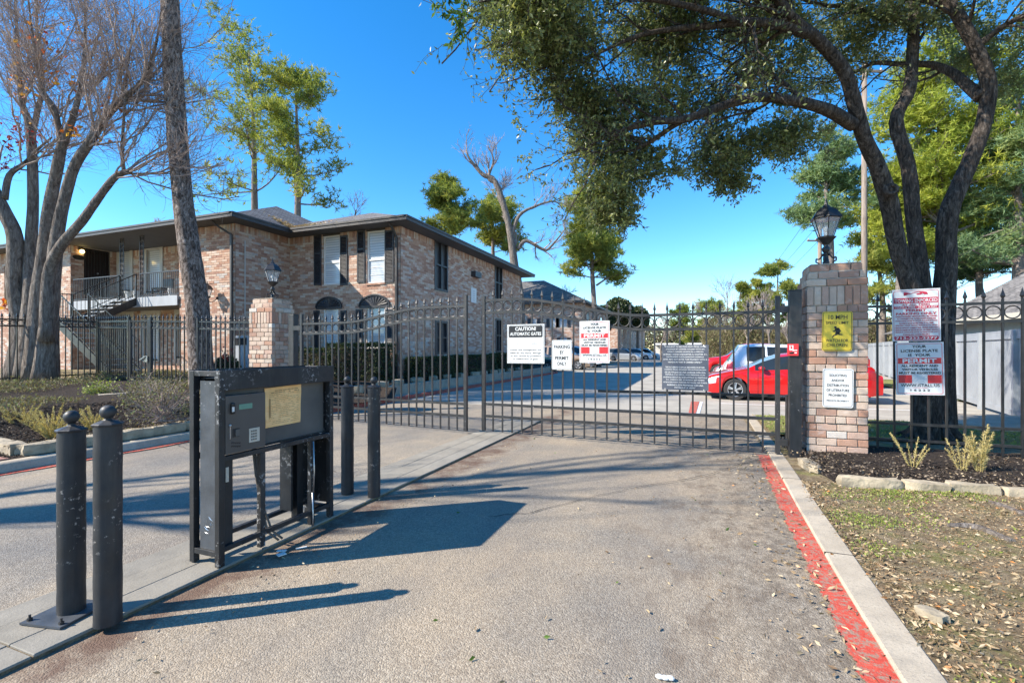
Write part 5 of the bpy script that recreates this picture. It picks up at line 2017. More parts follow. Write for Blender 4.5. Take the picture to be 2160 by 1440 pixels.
for a_ in range(8):
    an = a_ * .785 + .3; bx_ = at(1968, 950, 8.05)
    P, Rr = limb([Vector((bx_.x + .16 * math.cos(an), bx_.y + .16 * math.sin(an), .4)), Vector((bx_.x + .32 * math.cos(an), bx_.y + .32 * math.sin(an), .15)), Vector((bx_.x + .6 * math.cos(an), bx_.y + .6 * math.sin(an), .06))], [.09, .07, .03])
    bark_tube(m, P, Rr, 8, .05)
m.build('root_flare', M['bark_oak'], oak, True)
lp_ = []
for pp, rr in limbs:
    P, Rr = limb(opath(pp), np.array(rr) * .66)
    m = MB(); bark_tube(m, P, Rr, 10, .05)
    m.build('limb', M['bark_oak'], oak, True)
    lp_.append((P, Rr))
# knot on the left stem
m = MB(); c = at(1880, 400, 7.66); m.torus((c.x, c.y, c.z), .07, .035, 14, 8); m.ball((c.x, c.y + .03, c.z), .05, 10, 6); m.build('knot', M['bark_oak'], oak, True)
# branches
m = MB()
tw = []
for P, Rr in lp_ + [(a[0][:, -14:], a[1][:, -14:]) for a in allP]:
    b1, r1 = spawn(P, Rr, 12, .7, 1.6, .9, .05, 6, .25, 1., .38, .3)
    r1 = np.clip(r1, .010, .035)
    b2, r2 = spawn(b1, r1, 5, .3, .8, .9, -.05, 5, .2, 1., .55, .35)
    b3, r3 = spawn(b2, np.clip(r2, .005, .02), 4, .15, .4, .9, -.1, 4, .3, 1., .55, .35)
    prisms(m, b1, r1, 5); prisms(m, b2, np.clip(r2, .004, .02), 4); prisms(m, b3, np.clip(r3, .0025, .01), 3)
    tw.append(b2.reshape(-1, 3)); tw.append(b3[:, 1:].reshape(-1, 3))
m.build('branches', M['bark_oak'], oak, kind='stuff')
tw = np.concatenate(tw)
BLOBS = [  # px, py, Y, rx, ry (px), rdepth (m), weight
    (1185, 50, 7.0, 150, 85, 1.0, 1.1), (1075, 22, 6.6, 75, 50, .7, .5), (1210, 165, 7.3, 120, 85, 1.0, 1.1), (1145, 275, 7.6, 62, 70, .7, .55), (1235, 305, 7.6, 92, 80, .9, .95),
    (1160, 350, 7.6, 38, 42, .5, .28), (1290, 405, 7.4, 62, 55, .6, .5), (1255, 440, 7.4, 34, 36, .4, .16), (1385, 335, 7.5, 62, 50, .6, .5), (1340, 225, 7.6, 110, 70, .9, .8), (1320, 455, 7.4, 22, 28, .3, .07),
    (1440, 95, 7.9, 150, 85, 1.0, .85), (1350, 30, 7.3, 170, 60, 1.0, 1.0), (1575, 262, 7.9, 100, 52, .8, .6), (1510, 335, 7.9, 48, 62, .6, .36), (1590, 330, 8.0, 66, 50, .6, .42), (1650, 300, 8.2, 66, 55, .6, .42), (1545, 388, 7.9, 30, 16, .3, .07),
    (1600, 110, 8.3, 130, 85, 1., .6), (1560, 20, 7.7, 160, 55, 1., .9), (1750, 40, 8.6, 120, 60, 1., .6), (1760, 120, 9.0, 70, 60, .6, .25), (1850, 75, 9., 80, 60, .7, .35), (1740, 190, 9.0, 40, 60, .5, .1), (1758, 300, 8.6, 22, 40, .3, .04),
    (1990, 40, 8.8, 100, 70, .9, .5), (2090, 70, 8.3, 90, 80, .9, .6), (2140, 150, 8.2, 50, 50, .6, .22), (1880, 20, 8., 150, 40, .8, .4), (2035, 110, 9.0, 60, 60, .6, .2), (1480, 200, 8.1, 60, 60, .6, .25), (1700, 240, 8.8, 46, 46, .5, .13), (1650, 130, 8.6, 70, 100, .7, .3),
    (1115, 38, 5.9, 95, 75, .7, .34), (1190, -20, 5.7, 110, 60, .7, .3), (1060, -30, 5.8, 90, 60, .7, .25),
    (1300, -110, 7.2, 260, 90, 1.2, .9), (1650, -120, 7.6, 280, 90, 1.3, .9), (2000, -110, 8.2, 260, 90, 1.3, .8), (2250, 40, 8.2, 90, 120, 1., .4)]
wt = np.array([b[6] for b in BLOBS]); wt /= wt.sum()
NS = 12800
Cs = []
for b, w in zip(BLOBS, wt):
    n = int(NS * w)
    u = rdir(n) * (NR.uniform(0, 1, (n, 1)) ** .42)
    c = np.array(tuple(at(b[0], b[1], b[2])))
    s = b[2] / 1000
    right = np.array([CT, ST, 0]); fwd = np.array([-ST, CT, 0])
    X = c + right * (u[:, :1] * b[3] * s) + np.array([0, 0, 1.]) * (u[:, 1:2] * b[4] * s) + fwd * (u[:, 2:] * b[5])
    # clumping: keep the points where a smooth field is high
    fld = vnoise(X[:, 0] + X[:, 2] * .7, X[:, 1] - X[:, 2], 3.6, 21) + .5 * vnoise(X[:, 0], X[:, 2], 7, 5)
    Cs.append(X[fld > -.04 + NR.uniform(-.12, .12, n)])
C = np.concatenate(Cs)
per = 15
n = len(C)
d0 = unitv(rdir(n) + np.array([-.1, -.2, -.25]))
sp = d0[:, None, :] * np.linspace(0, .28, 5)[None, :, None] + C[:, None, :]
sp = sp + NR.normal(size=sp.shape) * .012
m = MB(); prisms(m, sp, np.full((n, 5), .0028), 3); m.build('sprigs', M['bark_oak'], oak, kind='stuff')
cc = np.repeat(C, per, 0) + np.repeat(d0, per, 0) * NR.uniform(0, .30, (n * per, 1)) + NR.normal(size=(n * per, 3)) * .018
dd = unitv(np.repeat(d0, per, 0) * .6 + rdir(n * per))
base_t = np.repeat(NR.uniform(0, 1, n), per) * .55 + NR.uniform(0, .5, n * per)
m = MB(); leaves(m, cc, dd, NR.uniform(.055, .10, n * per), NR.uniform(.024, .038, n * per), tint=base_t)
k = len(tw)
leaves(m, tw + rdir(k) * .03, rdir(k), .075, .03)
m.build('crown', M['leaf_oak'], oak, kind='stuff')
# the near sprig with fresh larger leaves, top left of the crown
c = np.array(tuple(at(985, -20, 5.2)))
m = MB()
pts = [at(1010, -60, 5.2), at(985, -10, 5.2), at(972, 40, 5.2), at(966, 74, 5.2)]
P, Rr = limb(pts, [.006, .005, .004, .002]); prisms(m, P, Rr, 4)
q = spawn(P, Rr, 14, .06, .16, .9, 0, 4)[0]; prisms(m, q, np.full(q.shape[:2], .002), 3)
m.build('twig', M['bark_oak'], oak)
m = MB(); e = np.concatenate([q[:, -1], q[:, 2], P[0, 4:]]); e = np.repeat(e, 3, 0); dd = unitv(rdir(len(e)) + np.array([0, 0, -.6]))
leaves(m, e, dd, .085, .034)
pts2 = np.array([tuple(at(925 + R.uniform(-12, 30), R.uniform(-15, 30), 5.1)) for _ in range(22)])
leaves(m, np.repeat(pts2, 3, 0), unitv(rdir(66) + np.array([0, 0, -.6])), .085, .034)
m.build('fresh_leaves', M['leaf_fresh'], oak, kind='stuff')

# ------------------------------------------------------------------ bare multi-stemmed tree on the left
def bare_crown(mb, P, Rr, levels):
    cur = (P, Rr)
    out = [cur]
    for lv in levels:
        cur = spawn(cur[0], cur[1], **lv)
        cur = (cur[0], np.maximum(cur[1], lv_min))
        out.append(cur)
    return out


lt = thing('bare_tree', (-18.9, 8.1, .7), 'huge leafless multi-stemmed tree with pale grey limbs behind the left fence', 'tree')
Yt = 15.3
LST = [
    ([(40, 800, 15.3), (48, 700, 15.3), (34, 600, 15.2), (32, 500, 15.1), (8, 445, 15), (-25, 370, 14.9), (-50, 250, 14.9)], [.62, .42, .36, .30, .27, .23, .18]),
    ([(62, 800, 15.2), (66, 640, 15.2), (64, 540, 15.3), (70, 440, 15.3), (68, 330, 15.3), (62, 262, 15.3), (45, 210, 15.2), (38, 100, 15.2), (30, -40, 15.2)], [.6, .34, .24, .21, .20, .17, .11, .07, .04]),
    ([(66, 300, 15.3), (80, 230, 15.4), (90, 180, 15.5), (78, 60, 15.5), (80, -60, 15.5)], [.13, .11, .09, .06, .03]),
    ([(80, 800, 15.1), (84, 640, 15.0), (92, 540, 14.9), (104, 440, 14.8), (120, 360, 14.7), (132, 305, 14.6), (158, 235, 14.5), (178, 130, 14.5), (180, -20, 14.5)], [.6, .38, .26, .24, .22, .19, .12, .08, .04]),
    ([(128, 310, 14.6), (118, 240, 14.5), (90, 190, 14.4), (75, 120, 14.3), (60, 0, 14.3)], [.13, .11, .09, .06, .03]),
    ([(96, 800, 15.0), (104, 680, 14.9), (118, 520, 14.7), (134, 430, 14.6), (158, 350, 14.5), (190, 300, 14.4), (225, 245, 14.3), (258, 212, 14.2), (300, 170, 14.1), (330, 90, 14.1), (345, -20, 14.1)], [.55, .34, .26, .22, .20, .18, .15, .13, .08, .05, .03]),
    ([(98, 720, 14.7), (104, 580, 14.6), (128, 520, 14.4), (172, 468, 14.3), (210, 415, 14.2), (245, 372, 14.1), (276, 362, 14.1)], [.3, .24, .20, .18, .16, .13, .11]),
    ([(262, 365, 14.1), (258, 320, 14.1), (262, 240, 14.1), (270, 140, 14.1), (285, 20, 14.1)], [.085, .07, .05, .035, .02]),
    ([(272, 364, 14.1), (300, 368, 14.), (330, 345, 14.)], [.03, .015, .008]),
    ([(10, 420, 15), (20, 370, 15.1), (52, 345, 15.2), (80, 315, 15.2), (110, 290, 15.2)], [.14, .12, .09, .06, .03]),
]
tr_m = []
for i, (pp, rr) in enumerate(LST):
    P, Rr = limb(opath([(x_, y_, z_ * .92) for x_, y_, z_ in pp]), np.array(rr) * .62)
    m = MB(); bark_tube(m, P, Rr, 14, .05)
    m.build('trunk' if i == 0 else 'limb', M['bark_pale'], lt, True)
    tr_m.append((P, Rr))
m = MB()
tips = []
for i, (P, Rr) in enumerate(tr_m):
    ks = P.shape[1]
    lo = {0: .75, 1: .6, 2: .2, 3: .55, 4: .2, 5: .45, 6: .8, 7: .1, 8: .3, 9: .3}[i]
    nper = {0: 9, 1: 16, 2: 16, 3: 22, 4: 16, 5: 34, 6: 8, 7: 16, 8: 5, 9: 10}[i]
    b1, r1 = spawn(P, Rr, nper, 1.0, 3.0, .95, .2, 7, lo, 1., .5, .26, .10)
    r1 = np.clip(r1, .009, .024)
    b2, r2 = spawn(b1, r1, 9, .4, 1.5, 1.0, .1, 6, .15, 1., .55, .26, .12); r2 = np.clip(r2, .0045, .009)
    b3, r3 = spawn(b2, r2, 8, .2, .75, 1.0, .1, 5, .1, 1., .6, .3, .08); r3 = np.clip(r3, .0034, .005)
    prisms(m, b1, r1, 5); prisms(m, b2, r2, 3); prisms(m, b3, r3, 3)
    tips.append(b3[:, -1])
m.build('twigs', M['twig'], lt, kind='stuff')
tips = np.concatenate(tips)
# the last coloured leaves
m = MB(); e = []
for (x, y, rx, ry, nn) in ((90, 120, 90, 110, 90), (150, 90, 120, 90, 40), (155, 275, 20, 14, 26), (195, 290, 30, 20, 12), (230, 250, 60, 40, 18), (60, 200, 50, 60, 20)):
    for _ in range(nn): e.append(tuple(at(x + R.gauss(0, rx * .5), y + R.gauss(0, ry * .5), R.uniform(12.9, 14.2))))
for _ in range(16): e.append(tuple(at(14 + R.uniform(-8, 9), 642 + R.uniform(-12, 18), 14.)))
leaves(m, np.array(e), rdir(len(e)), .15, .10)
m.build('autumn_leaves', M['leaf_autumn'], lt, kind='stuff')
m = MB(); e = []
for (x, y, rx, ry, nn) in ((30, 300, 25, 40, 60), (75, 285, 20, 25, 26), (8, 350, 10, 8, 10)):
    for _ in range(nn): e.append(tuple(at(x + R.gauss(0, rx * .5), y + R.gauss(0, ry * .5), R.uniform(13.7, 14.4))))
leaves(m, np.array(e), rdir(len(e)), .13, .08)
m.build('red_leaves', M['leaf_red'], lt, kind='stuff')

# tree left of the camera, seen by its shadow on the lane
lt2 = thing('bare_tree', (-13.6, -2.4, .6), 'leafless tree outside the view whose branch shadows lie on the left lane', 'tree')
P, Rr = limb([Vector((-13.6, -2.4, .4)), Vector((-13.5, -2.3, 3)), Vector((-13.2, -2.5, 6)), Vector((-13.0, -2.0, 9)), Vector((-12.6, -1.9, 12))], [.3, .26, .2, .12, .05])
m = MB(); bark_tube(m, P, Rr, 12, .04); m.build('trunk', M['bark_pale'], lt2, True)
b1, r1 = spawn(P, Rr, 18, 1.8, 4.4, .9, .3, 7, .4, 1., .5, .2, .1); r1 = np.clip(r1, .03, .08)
b2, r2 = spawn(b1, r1, 6, .8, 2.4, .7, .2, 5, .2, 1., .55, .2, .1); r2 = np.clip(r2, .012, .04)
m = MB(); prisms(m, b1, r1, 5); prisms(m, b2, r2, 3); m.build('twigs', M['twig'], lt2, kind='stuff')

# ------------------------------------------------------------------ near pine trunk by the fence
np_ = thing('pine_tree', (-12.75, 9.35, .45), 'tall pine with a bare scaly trunk leaning up across the building front', 'tree')
P, Rr = limb([at(428, 822, 13.0), at(424, 760, 13.0), at(416, 640, 13.0), at(402, 540, 13.), at(388, 440, 13.), at(375, 300, 13.), at(366, 150, 13.), at(358, 0, 13.), at(350, -150, 13.), at(345, -420, 13.)], [.36, .30, .285, .27, .255, .245, .24, .225, .2, .12])
m = MB()
bark_tube(m, P, Rr * .98, 20, .05); m.build('trunk', M['bark_pine'], np_, True)
b1, r1 = spawn(P[:, -8:], Rr[:, -8:], 14, 1.4, 2.6, .9, .0, 6, 0.1, 1., .25, .2, .1)
b2, r2 = spawn(b1, r1, 6, .3, .9, .7, .3, 4)
m = MB(); prisms(m, b1, np.clip(r1, .02, .05), 5); prisms(m, b2, np.clip(r2, .008, .015), 3); m.build('branches', M['bark_pine'], np_, kind='stuff')
m = MB(); tufts(m, b2[:, 1:].reshape(-1, 3), .22, .012, 14, .3)
sprig = np.array([tuple(at(447 + R.uniform(-10, 14), 4 + R.uniform(-16, 20), 9.)) for _ in range(26)])
tufts(m, sprig, .13, .008, 14, -.4)
m.build('crown', M['leaf_pine'], np_, kind='stuff')


# ------------------------------------------------------------------ pines and other trees farther off
def pine(px, Y, ytop, ycb, ybase, hw, label, mat='leaf_pine', group='tall pines behind the buildings', lean=0., nb=24, dens=1., rt=.28, tl=.42, cat='tree', name='pine_tree', upb=.15, bark='bark_far', flat=.5, lone=None):
    top = at(px + lean, ytop, Y); cb = at(px + lean * .4, ycb, Y); base = at(px, ybase, Y)
    base.z = min(base.z, .0)
    o = thing(name, base, label, cat, group)
    c1 = at(px + lean * .25 + R.uniform(-5, 5), (ycb + ybase) / 2, Y)
    P, Rr = limb([base, c1, cb, (cb + top) / 2 + Vector((R.uniform(-.3, .3), 0, 0)), top], [rt, rt * .85, rt * .7, rt * .42, rt * .1], 21)
    m = MB(); bark_tube(m, P, Rr, 10, .03); m.build('trunk', M[bark], o, True)
    W_ = hw * 1.15 * Y / 1000
    U = P[:, 10:]
    b1, r1 = spawn(U, Rr[:, 10:], nb, W_ * .55, W_ * 1.1, 1.6, upb, 7, .0, 1., .3, .16, .04, .3, lenfall=.45)
    # flatten first segment directions so that limbs reach outwards
    b1[:, :, 2] = b1[:, :1, 2] + (b1[:, :, 2] - b1[:, :1, 2]) * flat
    if lone:
        q, rq = limb([at(*lone[0], Y), at(*lone[1], Y), at(*lone[2], Y)], [.1, .07, .03], 7)
        b1 = np.concatenate([b1, q]); r1 = np.concatenate([r1, rq])
    r1 = np.clip(r1, .02, .12)
    b2, r2 = spawn(b1, r1, 8, W_ * .14, W_ * .34, .9, .25, 4, .3, 1., .5, .3, .1)
    m = MB(); prisms(m, b1, r1, 5); prisms(m, b2, np.clip(r2, .01, .03), 3); m.build('branches', M[bark], o, kind='stuff')
    C_ = np.concatenate([b2[:, 1:].reshape(-1, 3), b1[:, -3:].reshape(-1, 3)])
    C_ = np.repeat(C_, max(1, int(round(3.0 * dens))), 0)
    C_ = C_ + NR.normal(size=C_.shape) * np.array([.28, .28, .09]) * W_ * .34
    tn = .4 + .5 * vnoise(C_[:, 0], C_[:, 1] + C_[:, 2], 1.4, int(px)) + NR.uniform(-.2, .25, len(C_))
    m = MB(); tufts(m, C_, tl, tl * .16, 9, .5, tn); m.build('crown', M[mat], o, kind='stuff')
    return o


pine(545, 42, 112, 430, 700, 132, 'leftmost tall pine above the roof with spreading yellow-green tufts', lean=-20, nb=24, rt=.4, tl=.55, dens=.7)
pine(632, 38, 168, 440, 700, 96, 'second tall pine above the roof valley, denser and darker green', lean=-10, nb=28, rt=.36, tl=.5, dens=.8)
pine(948, 46, 402, 512, 700, 68, 'rounded pine showing over the long roof slope left of the dead tree', nb=26, tl=.55)
pine(1040, 50, 430, 535, 700, 72, 'low pine crown half hidden behind the bare pale tree', nb=24, tl=.55)
pine(1262, 44, 425, 590, 735, 74, 'lone umbrella shaped pine beyond the gate with a leaning trunk', lean=-30, nb=40, dens=1.3, upb=.3, rt=.3, tl=.5, lone=((1258, 602), (1290, 582), (1325, 578)))
pine(1755, 30, 310, 500, 740, 88, 'blue-green pine behind the pillar lantern', 'leaf_blue', 'trees behind the right fence', nb=30, tl=.42, lean=-10)
pine(1990, 27, 150, 500, 740, 150, 'broad bright yellow-green conifer behind the oak stems', 'leaf_cyp', 'trees behind the right fence', nb=60, dens=1.5, rt=.45, tl=.38, name='conifer_tree', flat=.6)
pine(1905, 28, 380, 560, 740, 85, 'yellow-green conifer behind the left oak stem with a pale trunk', 'leaf_cyp', 'trees behind the right fence', nb=34, dens=1.3, rt=.4, tl=.36, name='conifer_tree', bark='bark_pale')
pine(2150, 25, 165, 560, 740, 110, 'dark blue-green pine at the right edge of the view', 'leaf_blue', 'trees behind the right fence', nb=46, dens=1.4, rt=.4, tl=.36)
pine(2065, 31, 420, 600, 740, 95, 'lower deep green pine between the right oak stem and the house roof', 'leaf_blue', 'trees behind the right fence', nb=40, dens=1.3, tl=.4)
pine(1862, 36, 470, 640, 740, 70, 'small green pine showing just right of the signed pillar', 'leaf_pine', 'trees behind the right fence', nb=26, tl=.4)
pine(1562, 62, 612, 690, 735, 34, 'small round-topped pine above the parked cars left of the thin pole', group='distant pines beyond the parking', nb=16, tl=.6)
pine(1604, 60, 600, 680, 735, 30, 'distant pine just right of the thin pole', group='distant pines beyond the parking', nb=14, tl=.55)
pine(1642, 58, 560, 690, 735, 44, 'distant bright green pine next to the signed pillar', group='distant pines beyond the parking', nb=18, tl=.6, dens=1.3)
pine(1500, 75, 650, 722, 735, 50, 'far loose pine low on the horizon over the grey notice', group='distant pines beyond the parking', nb=16, tl=.6)
pine(1440, 80, 662, 722, 735, 40, 'far small pine at the end of the driveway', group='distant pines beyond the parking', nb=14, tl=.6)


def bare(px, Y, ytop, ybase, hw, label, trunk=None, mat='twig_far', r0=.22, dens=1., group='leafless trees beyond the gate', bark='bark_far', upb=.3):
    base = at(px, ybase, Y); base.z = min(base.z, 0)
    o = thing('bare_tree', base, label, 'tree', group)
    W_ = hw * Y / 1000
    if trunk is None:
        top = at(px, ytop, Y); H = top.z - base.z
        trunk = [([base, base + Vector((R.uniform(-.2, .2), 0, H * .35)), base + Vector((R.uniform(-.5, .5), 0, H * .65)), base + Vector((R.uniform(-.5, .5), 0, H * .85))], [r0, r0 * .75, r0 * .45, r0 * .2])]
    m = MB(); t2 = MB()
    k = len(trunk)
    for q, (pp, rr) in enumerate(trunk):
        P, Rr = limb(pp, rr)
        bark_tube(m, P, Rr, 9, .04)
        b1, r1 = spawn(P, Rr, int(11 * dens), W_ * .4, W_ * .95, .9, upb, 6, .3, 1., .5, .2, .08, lenfall=.3); r1 = np.clip(r1, .02, .09)
        b2, r2 = spawn(b1, r1, 7, W_ * .18, W_ * .45, .7, .15, 5, .2, 1., .5, .2, .05); r2 = np.clip(r2, .012, .03)
        b3, r3 = spawn(b2, r2, 5, W_ * .08, W_ * .22, .7, .1, 4, .2, 1., .5, .2); r3 = np.clip(r3, .008, .014)
        prisms(t2, b1, r1, 4); prisms(t2, b2, r2, 3); prisms(t2, b3, r3, 3)
    m.build('trunk', M[bark], o, True)
    t2.build('twigs', M[mat], o, kind='stuff')
    return o


Yb = 40
bare(1095, Yb, 300, 740, 62, 'tall pale leafless tree with broken top rising over the roof end', [
    ([at(1100, 745, Yb), at(1094, 620, Yb), at(1085, 560, Yb), at(1072, 470, Yb), at(1045, 385, Yb), at(1018, 368, Yb), at(990, 335, Yb), at(984, 315, Yb)], [.45, .42, .36, .28, .24, .18, .1, .05]),
    ([at(1045, 385, Yb), at(1030, 375, Yb), at(1040, 345, Yb), at(1038, 325, Yb)], [.18, .14, .08, .04]),
    ([at(1078, 500, Yb), at(1095, 455, Yb), at(1130, 435, Yb), at(1170, 425, Yb), at(1190, 445, Yb)], [.2, .15, .1, .06, .03]),
    ([at(1092, 525, Yb), at(1110, 508, Yb), at(1145, 526, Yb), at(1160, 522, Yb), at(1195, 480, Yb)], [.2, .16, .13, .1, .03]),
    ([at(1062, 440, Yb), at(1050, 410, Yb), at(1068, 392, Yb)], [.12, .08, .04])], r0=.4, dens=.8, bark='bark_pale')
bare(745, 44, 385, 700, 58, 'thin dark leafless tree showing over the ridge between the two roof peaks', mat='twig', r0=.3)
bare(330, 40, 420, 700, 34, 'faint leafless tree tip above the left roof beside the pine trunk', r0=.2)
for i, (px, Y, yt, hw, lab) in enumerate(((1480, 70, 640, 40, 'grey leafless tree directly above the dark notice on the gate'), (1530, 58, 588, 62, 'largest tangled leafless tree above the red parked pickup'), (1580, 54, 640, 50, 'brownish leafless thicket tree above the white parked car'),
                                          (1625, 50, 610, 50, 'leafless tree just left of the gate hinge post'), (1665, 46, 650, 40, 'reddish leafless tree half hidden by the hinge post'), (1395, 62, 665, 34, 'pale forked leafless tree at the end of the far building'),
                                          (1760, 40, 520, 50, 'thin leafless tree just behind the pillar lantern'), (1695, 52, 560, 50, 'leafless tree rising behind the top of the signed pillar'), (1190, 52, 600, 34, 'leafless shrubby tree above the dark far roof'), (1990, 36, 560, 50, 'leafless tree low behind the right fence signs'))):
    bare(px, Y, yt, 740, hw, lab, r0=.14, dens=1.4 if 1440 < px < 1700 else 1., mat='twig_far' if i != 6 else 'twig')
# wooded horizon closing the view
m = MB()
n = 70000
X = NR.uniform(-60, 190, n); Yy = 150 + NR.uniform(-6, 6, n) - X * .15
hz = 8.5 + 3.5 * vnoise(X, Yy, .12, 33) + 2.5 * vnoise(X, Yy, .5, 34)
Z = NR.uniform(0, 1, n) * hz
leaves(m, np.stack([X, Yy, Z], 1), rdir(n), NR.uniform(.5, 1.2, n), NR.uniform(.3, .6, n))
m.build_own('distant_woods', M['woods'], 'hazy brown-green wood closing the horizon beyond the parking', 'wood', kind='stuff')
# low thicket along the right boundary
m = MB()
n = 26000
X = NR.uniform(1, 40, n); Yy = 66 - .55 * (X - 1) + NR.uniform(-3, 3, n)
hz = 4.2 + 2.6 * vnoise(X, Yy, .5, 31) + 1.2 * vnoise(X, Yy, 1.5, 35)
C_ = np.stack([X, Yy, NR.uniform(0, 1, n) ** .7 * hz], 1)
P = C_[:, None, :] + unitv(rdir(n) * .7 + np.array([0, 0, 1.2]))[:, None, :] * np.linspace(0, .9, 3)[None, :, None]
prisms(m, P, np.full((n, 3), .014), 3, NR.uniform(0, 1, n * 6))
leaves(m, C_, rdir(n), .34, .13)
m.build_own('undergrowth', M['scrub'], 'brown leafless undergrowth along the far right of the parking', 'undergrowth', kind='stuff')


def leafball(name, c, r, label, mat, n=3000, l=.25, group=None, cat='tree', trunk=True, box=False, inner=.86):
    c = np.array(c, float); r = np.array(r, float)
    o = thing(name, (c[0], c[1], max(c[2] - r[2] - (1.5 if trunk else 0), -.1)), label, cat, group)
    u = rdir(n)
    if box:
        u = NR.uniform(-1, 1, (n, 3)); ax = NR.randint(0, 3, n); sg = np.sign(u[np.arange(n), ax]); u[np.arange(n), ax] = sg
        u[:, 2] = np.where((ax == 2) & (u[:, 2] < 0), 1, u[:, 2])
    rad = 1 + .10 * vnoise(u[:, 0] * 3, u[:, 1] * 3 + u[:, 2] * 3, 2.4, int(abs(c[0]) * 7) + 1)
    rad = rad * (1 - NR.uniform(0, .25, n) ** 1.5 * (0 if box else 1)) + NR.uniform(-.05, .03, n)
    m = MB(); leaves(m, c + u * r * rad[:, None], unitv(rdir(n) + u * .7), l, l * .5)
    m.build('foliage', M[mat], o, kind='stuff')
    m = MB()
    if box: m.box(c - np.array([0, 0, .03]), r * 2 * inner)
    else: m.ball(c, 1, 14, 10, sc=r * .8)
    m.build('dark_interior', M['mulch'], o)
    if trunk:
        m = MB(); m.tube([(c[0], c[1], 0), (c[0], c[1], c[2])], [.25, .15], 8); m.build('trunk', M['bark_far'], o)
    return o


for i, (px, Y, py, rx, ry) in enumerate(((1305, 72, 650, 30, 22), (1345, 76, 662, 22, 16), (1275, 66, 662, 18, 16))):
    c = at(px, py + 10, Y); leafball('evergreen_tree', c, (rx * Y / 1000, 2.5, ry * Y / 1000 + .6), ('widest dark round evergreen above the far building roof', 'smaller evergreen right of the widest one, low on the skyline', 'evergreen behind the leaning pine trunk')[i], 'leaf_hedge', 4500, .4)

# hedges behind the gate
HG = 'clipped hedges in front of the building'
leafball('hedge', (-13.35, 14.05, .98), (1.05, .55, .62), 'clipped sunlit hedge left of the pair, below the first arched window', 'leaf_hedge', 9000, .075, HG, 'hedge', False, True)
leafball('hedge', (-11.1, 13.85, 1.06), (1.0, .62, .70), 'taller clipped hedge below the right arched window at the wall corner', 'leaf_hedge', 10000, .075, HG, 'hedge', False, True)
leafball('hedge', (-9.75, 16.4, .85), (.30, 1.35, .42), 'low hedge along the side wall just past the corner downspout', 'leaf_hedge', 7000, .075, HG, 'hedge', False, True)
leafball('hedge', (-9.72, 20.2, .88), (.30, 2.1, .42), 'longer low hedge under the first lower shuttered window', 'leaf_hedge', 8000, .08, HG, 'hedge', False, True)
leafball('hedge', (-9.72, 25.1, .9), (.32, 2.4, .45), 'far low hedge under the second lower shuttered window', 'leaf_hedge', 7000, .09, HG, 'hedge', False, True)
# shrub with red flowers and utility cabinet by the left pillar
pf = on_b(478, 745, 10.6)
fl = leafball('flowering_shrub', (pf.x, 10.6, .95), (.38, .35, .45), 'green shrub with red blooms beside the grey cabinet and brick pillar', 'leaf_hedge', 2600, .07, None, 'shrub', False)
m = MB(); e = np.array([[pf.x + .22 + R.gauss(0, .08), 10.4 + R.gauss(0, .06), 1.45 + R.gauss(0, .12)] for _ in range(60)]); leaves(m, e, rdir(60), .07, .05); m.build('bloom', M['leaf_red'], fl, kind='stuff')
p0, p1 = on_b(493, 740, 11.3), on_b(522, 740, 11.3)
o = thing('utility_cabinet', ((p0.x + p1.x) / 2, 11.5, .5), 'pale grey utility cabinet with dark louvres behind the fence', 'cabinet')
m = MB(); m.bb(p0.x, p1.x, 11.3, 11.75, .5, 2.05); bevel(m.build('case', M['slab'], o), .01)
m = MB(); m.bb(p0.x + .03, p1.x - .03, 11.285, 11.298, 1.75, 1.98); m.build('louvre', M['dark'], o)


# ------------------------------------------------------------------ foxtail plants, shrubs and litter in the beds
def foxtail(x, y, z, n, h, label, mat='straw', spread=.5, group='dry feathery plants in the beds', bl=.028, rr=.035, fat=1.):
    o = thing('foxtail_plant', (x, y, z), label, 'plant', group)
    for i in range(n):
        a = 6.28 * i / n + R.uniform(-.3, .3)
        L = h * R.uniform(.7, 1.08)
        tilt = R.uniform(.25, 1.) * spread
        pts = []
        k = 9
        p = Vector((x + .03 * math.cos(a), y + .03 * math.sin(a), z))
        d = Vector((math.cos(a) * tilt, math.sin(a) * tilt, 1)).normalized()
        for j in range(k):
            pts.append(p.copy()); p = p + d * L / (k - 1); d = (d + Vector((math.cos(a) * .03, math.sin(a) * .03, -.02))).normalized()
        P, Rr = limb(pts, [.004] * k, 17)
        m = MB(); prisms(m, P, Rr, 4)
        nb_ = int(L / .0034)
        t_ = NR.uniform(.04, 1, nb_)
        ix = np.minimum((t_ * 16).astype(int), 15); f = (t_ * 16 - ix)[:, None]
        c = P[0, ix] * (1 - f) + P[0, ix + 1] * f
        tan = unitv(P[0, ix + 1] - P[0, ix])
        dr = unitv(np.cross(tan, rdir(nb_)) + tan * .75)
        w_ = rr * fat * np.sin(np.clip(t_ * .93 + .07, 0, 1) * math.pi) ** .6 + .006
        leaves(m, c, dr, w_ * 1.25, .007)
        m.build('frond', M[mat], o)
    return o


def gz(px, py, z=.13): return on_z(px, py, z)


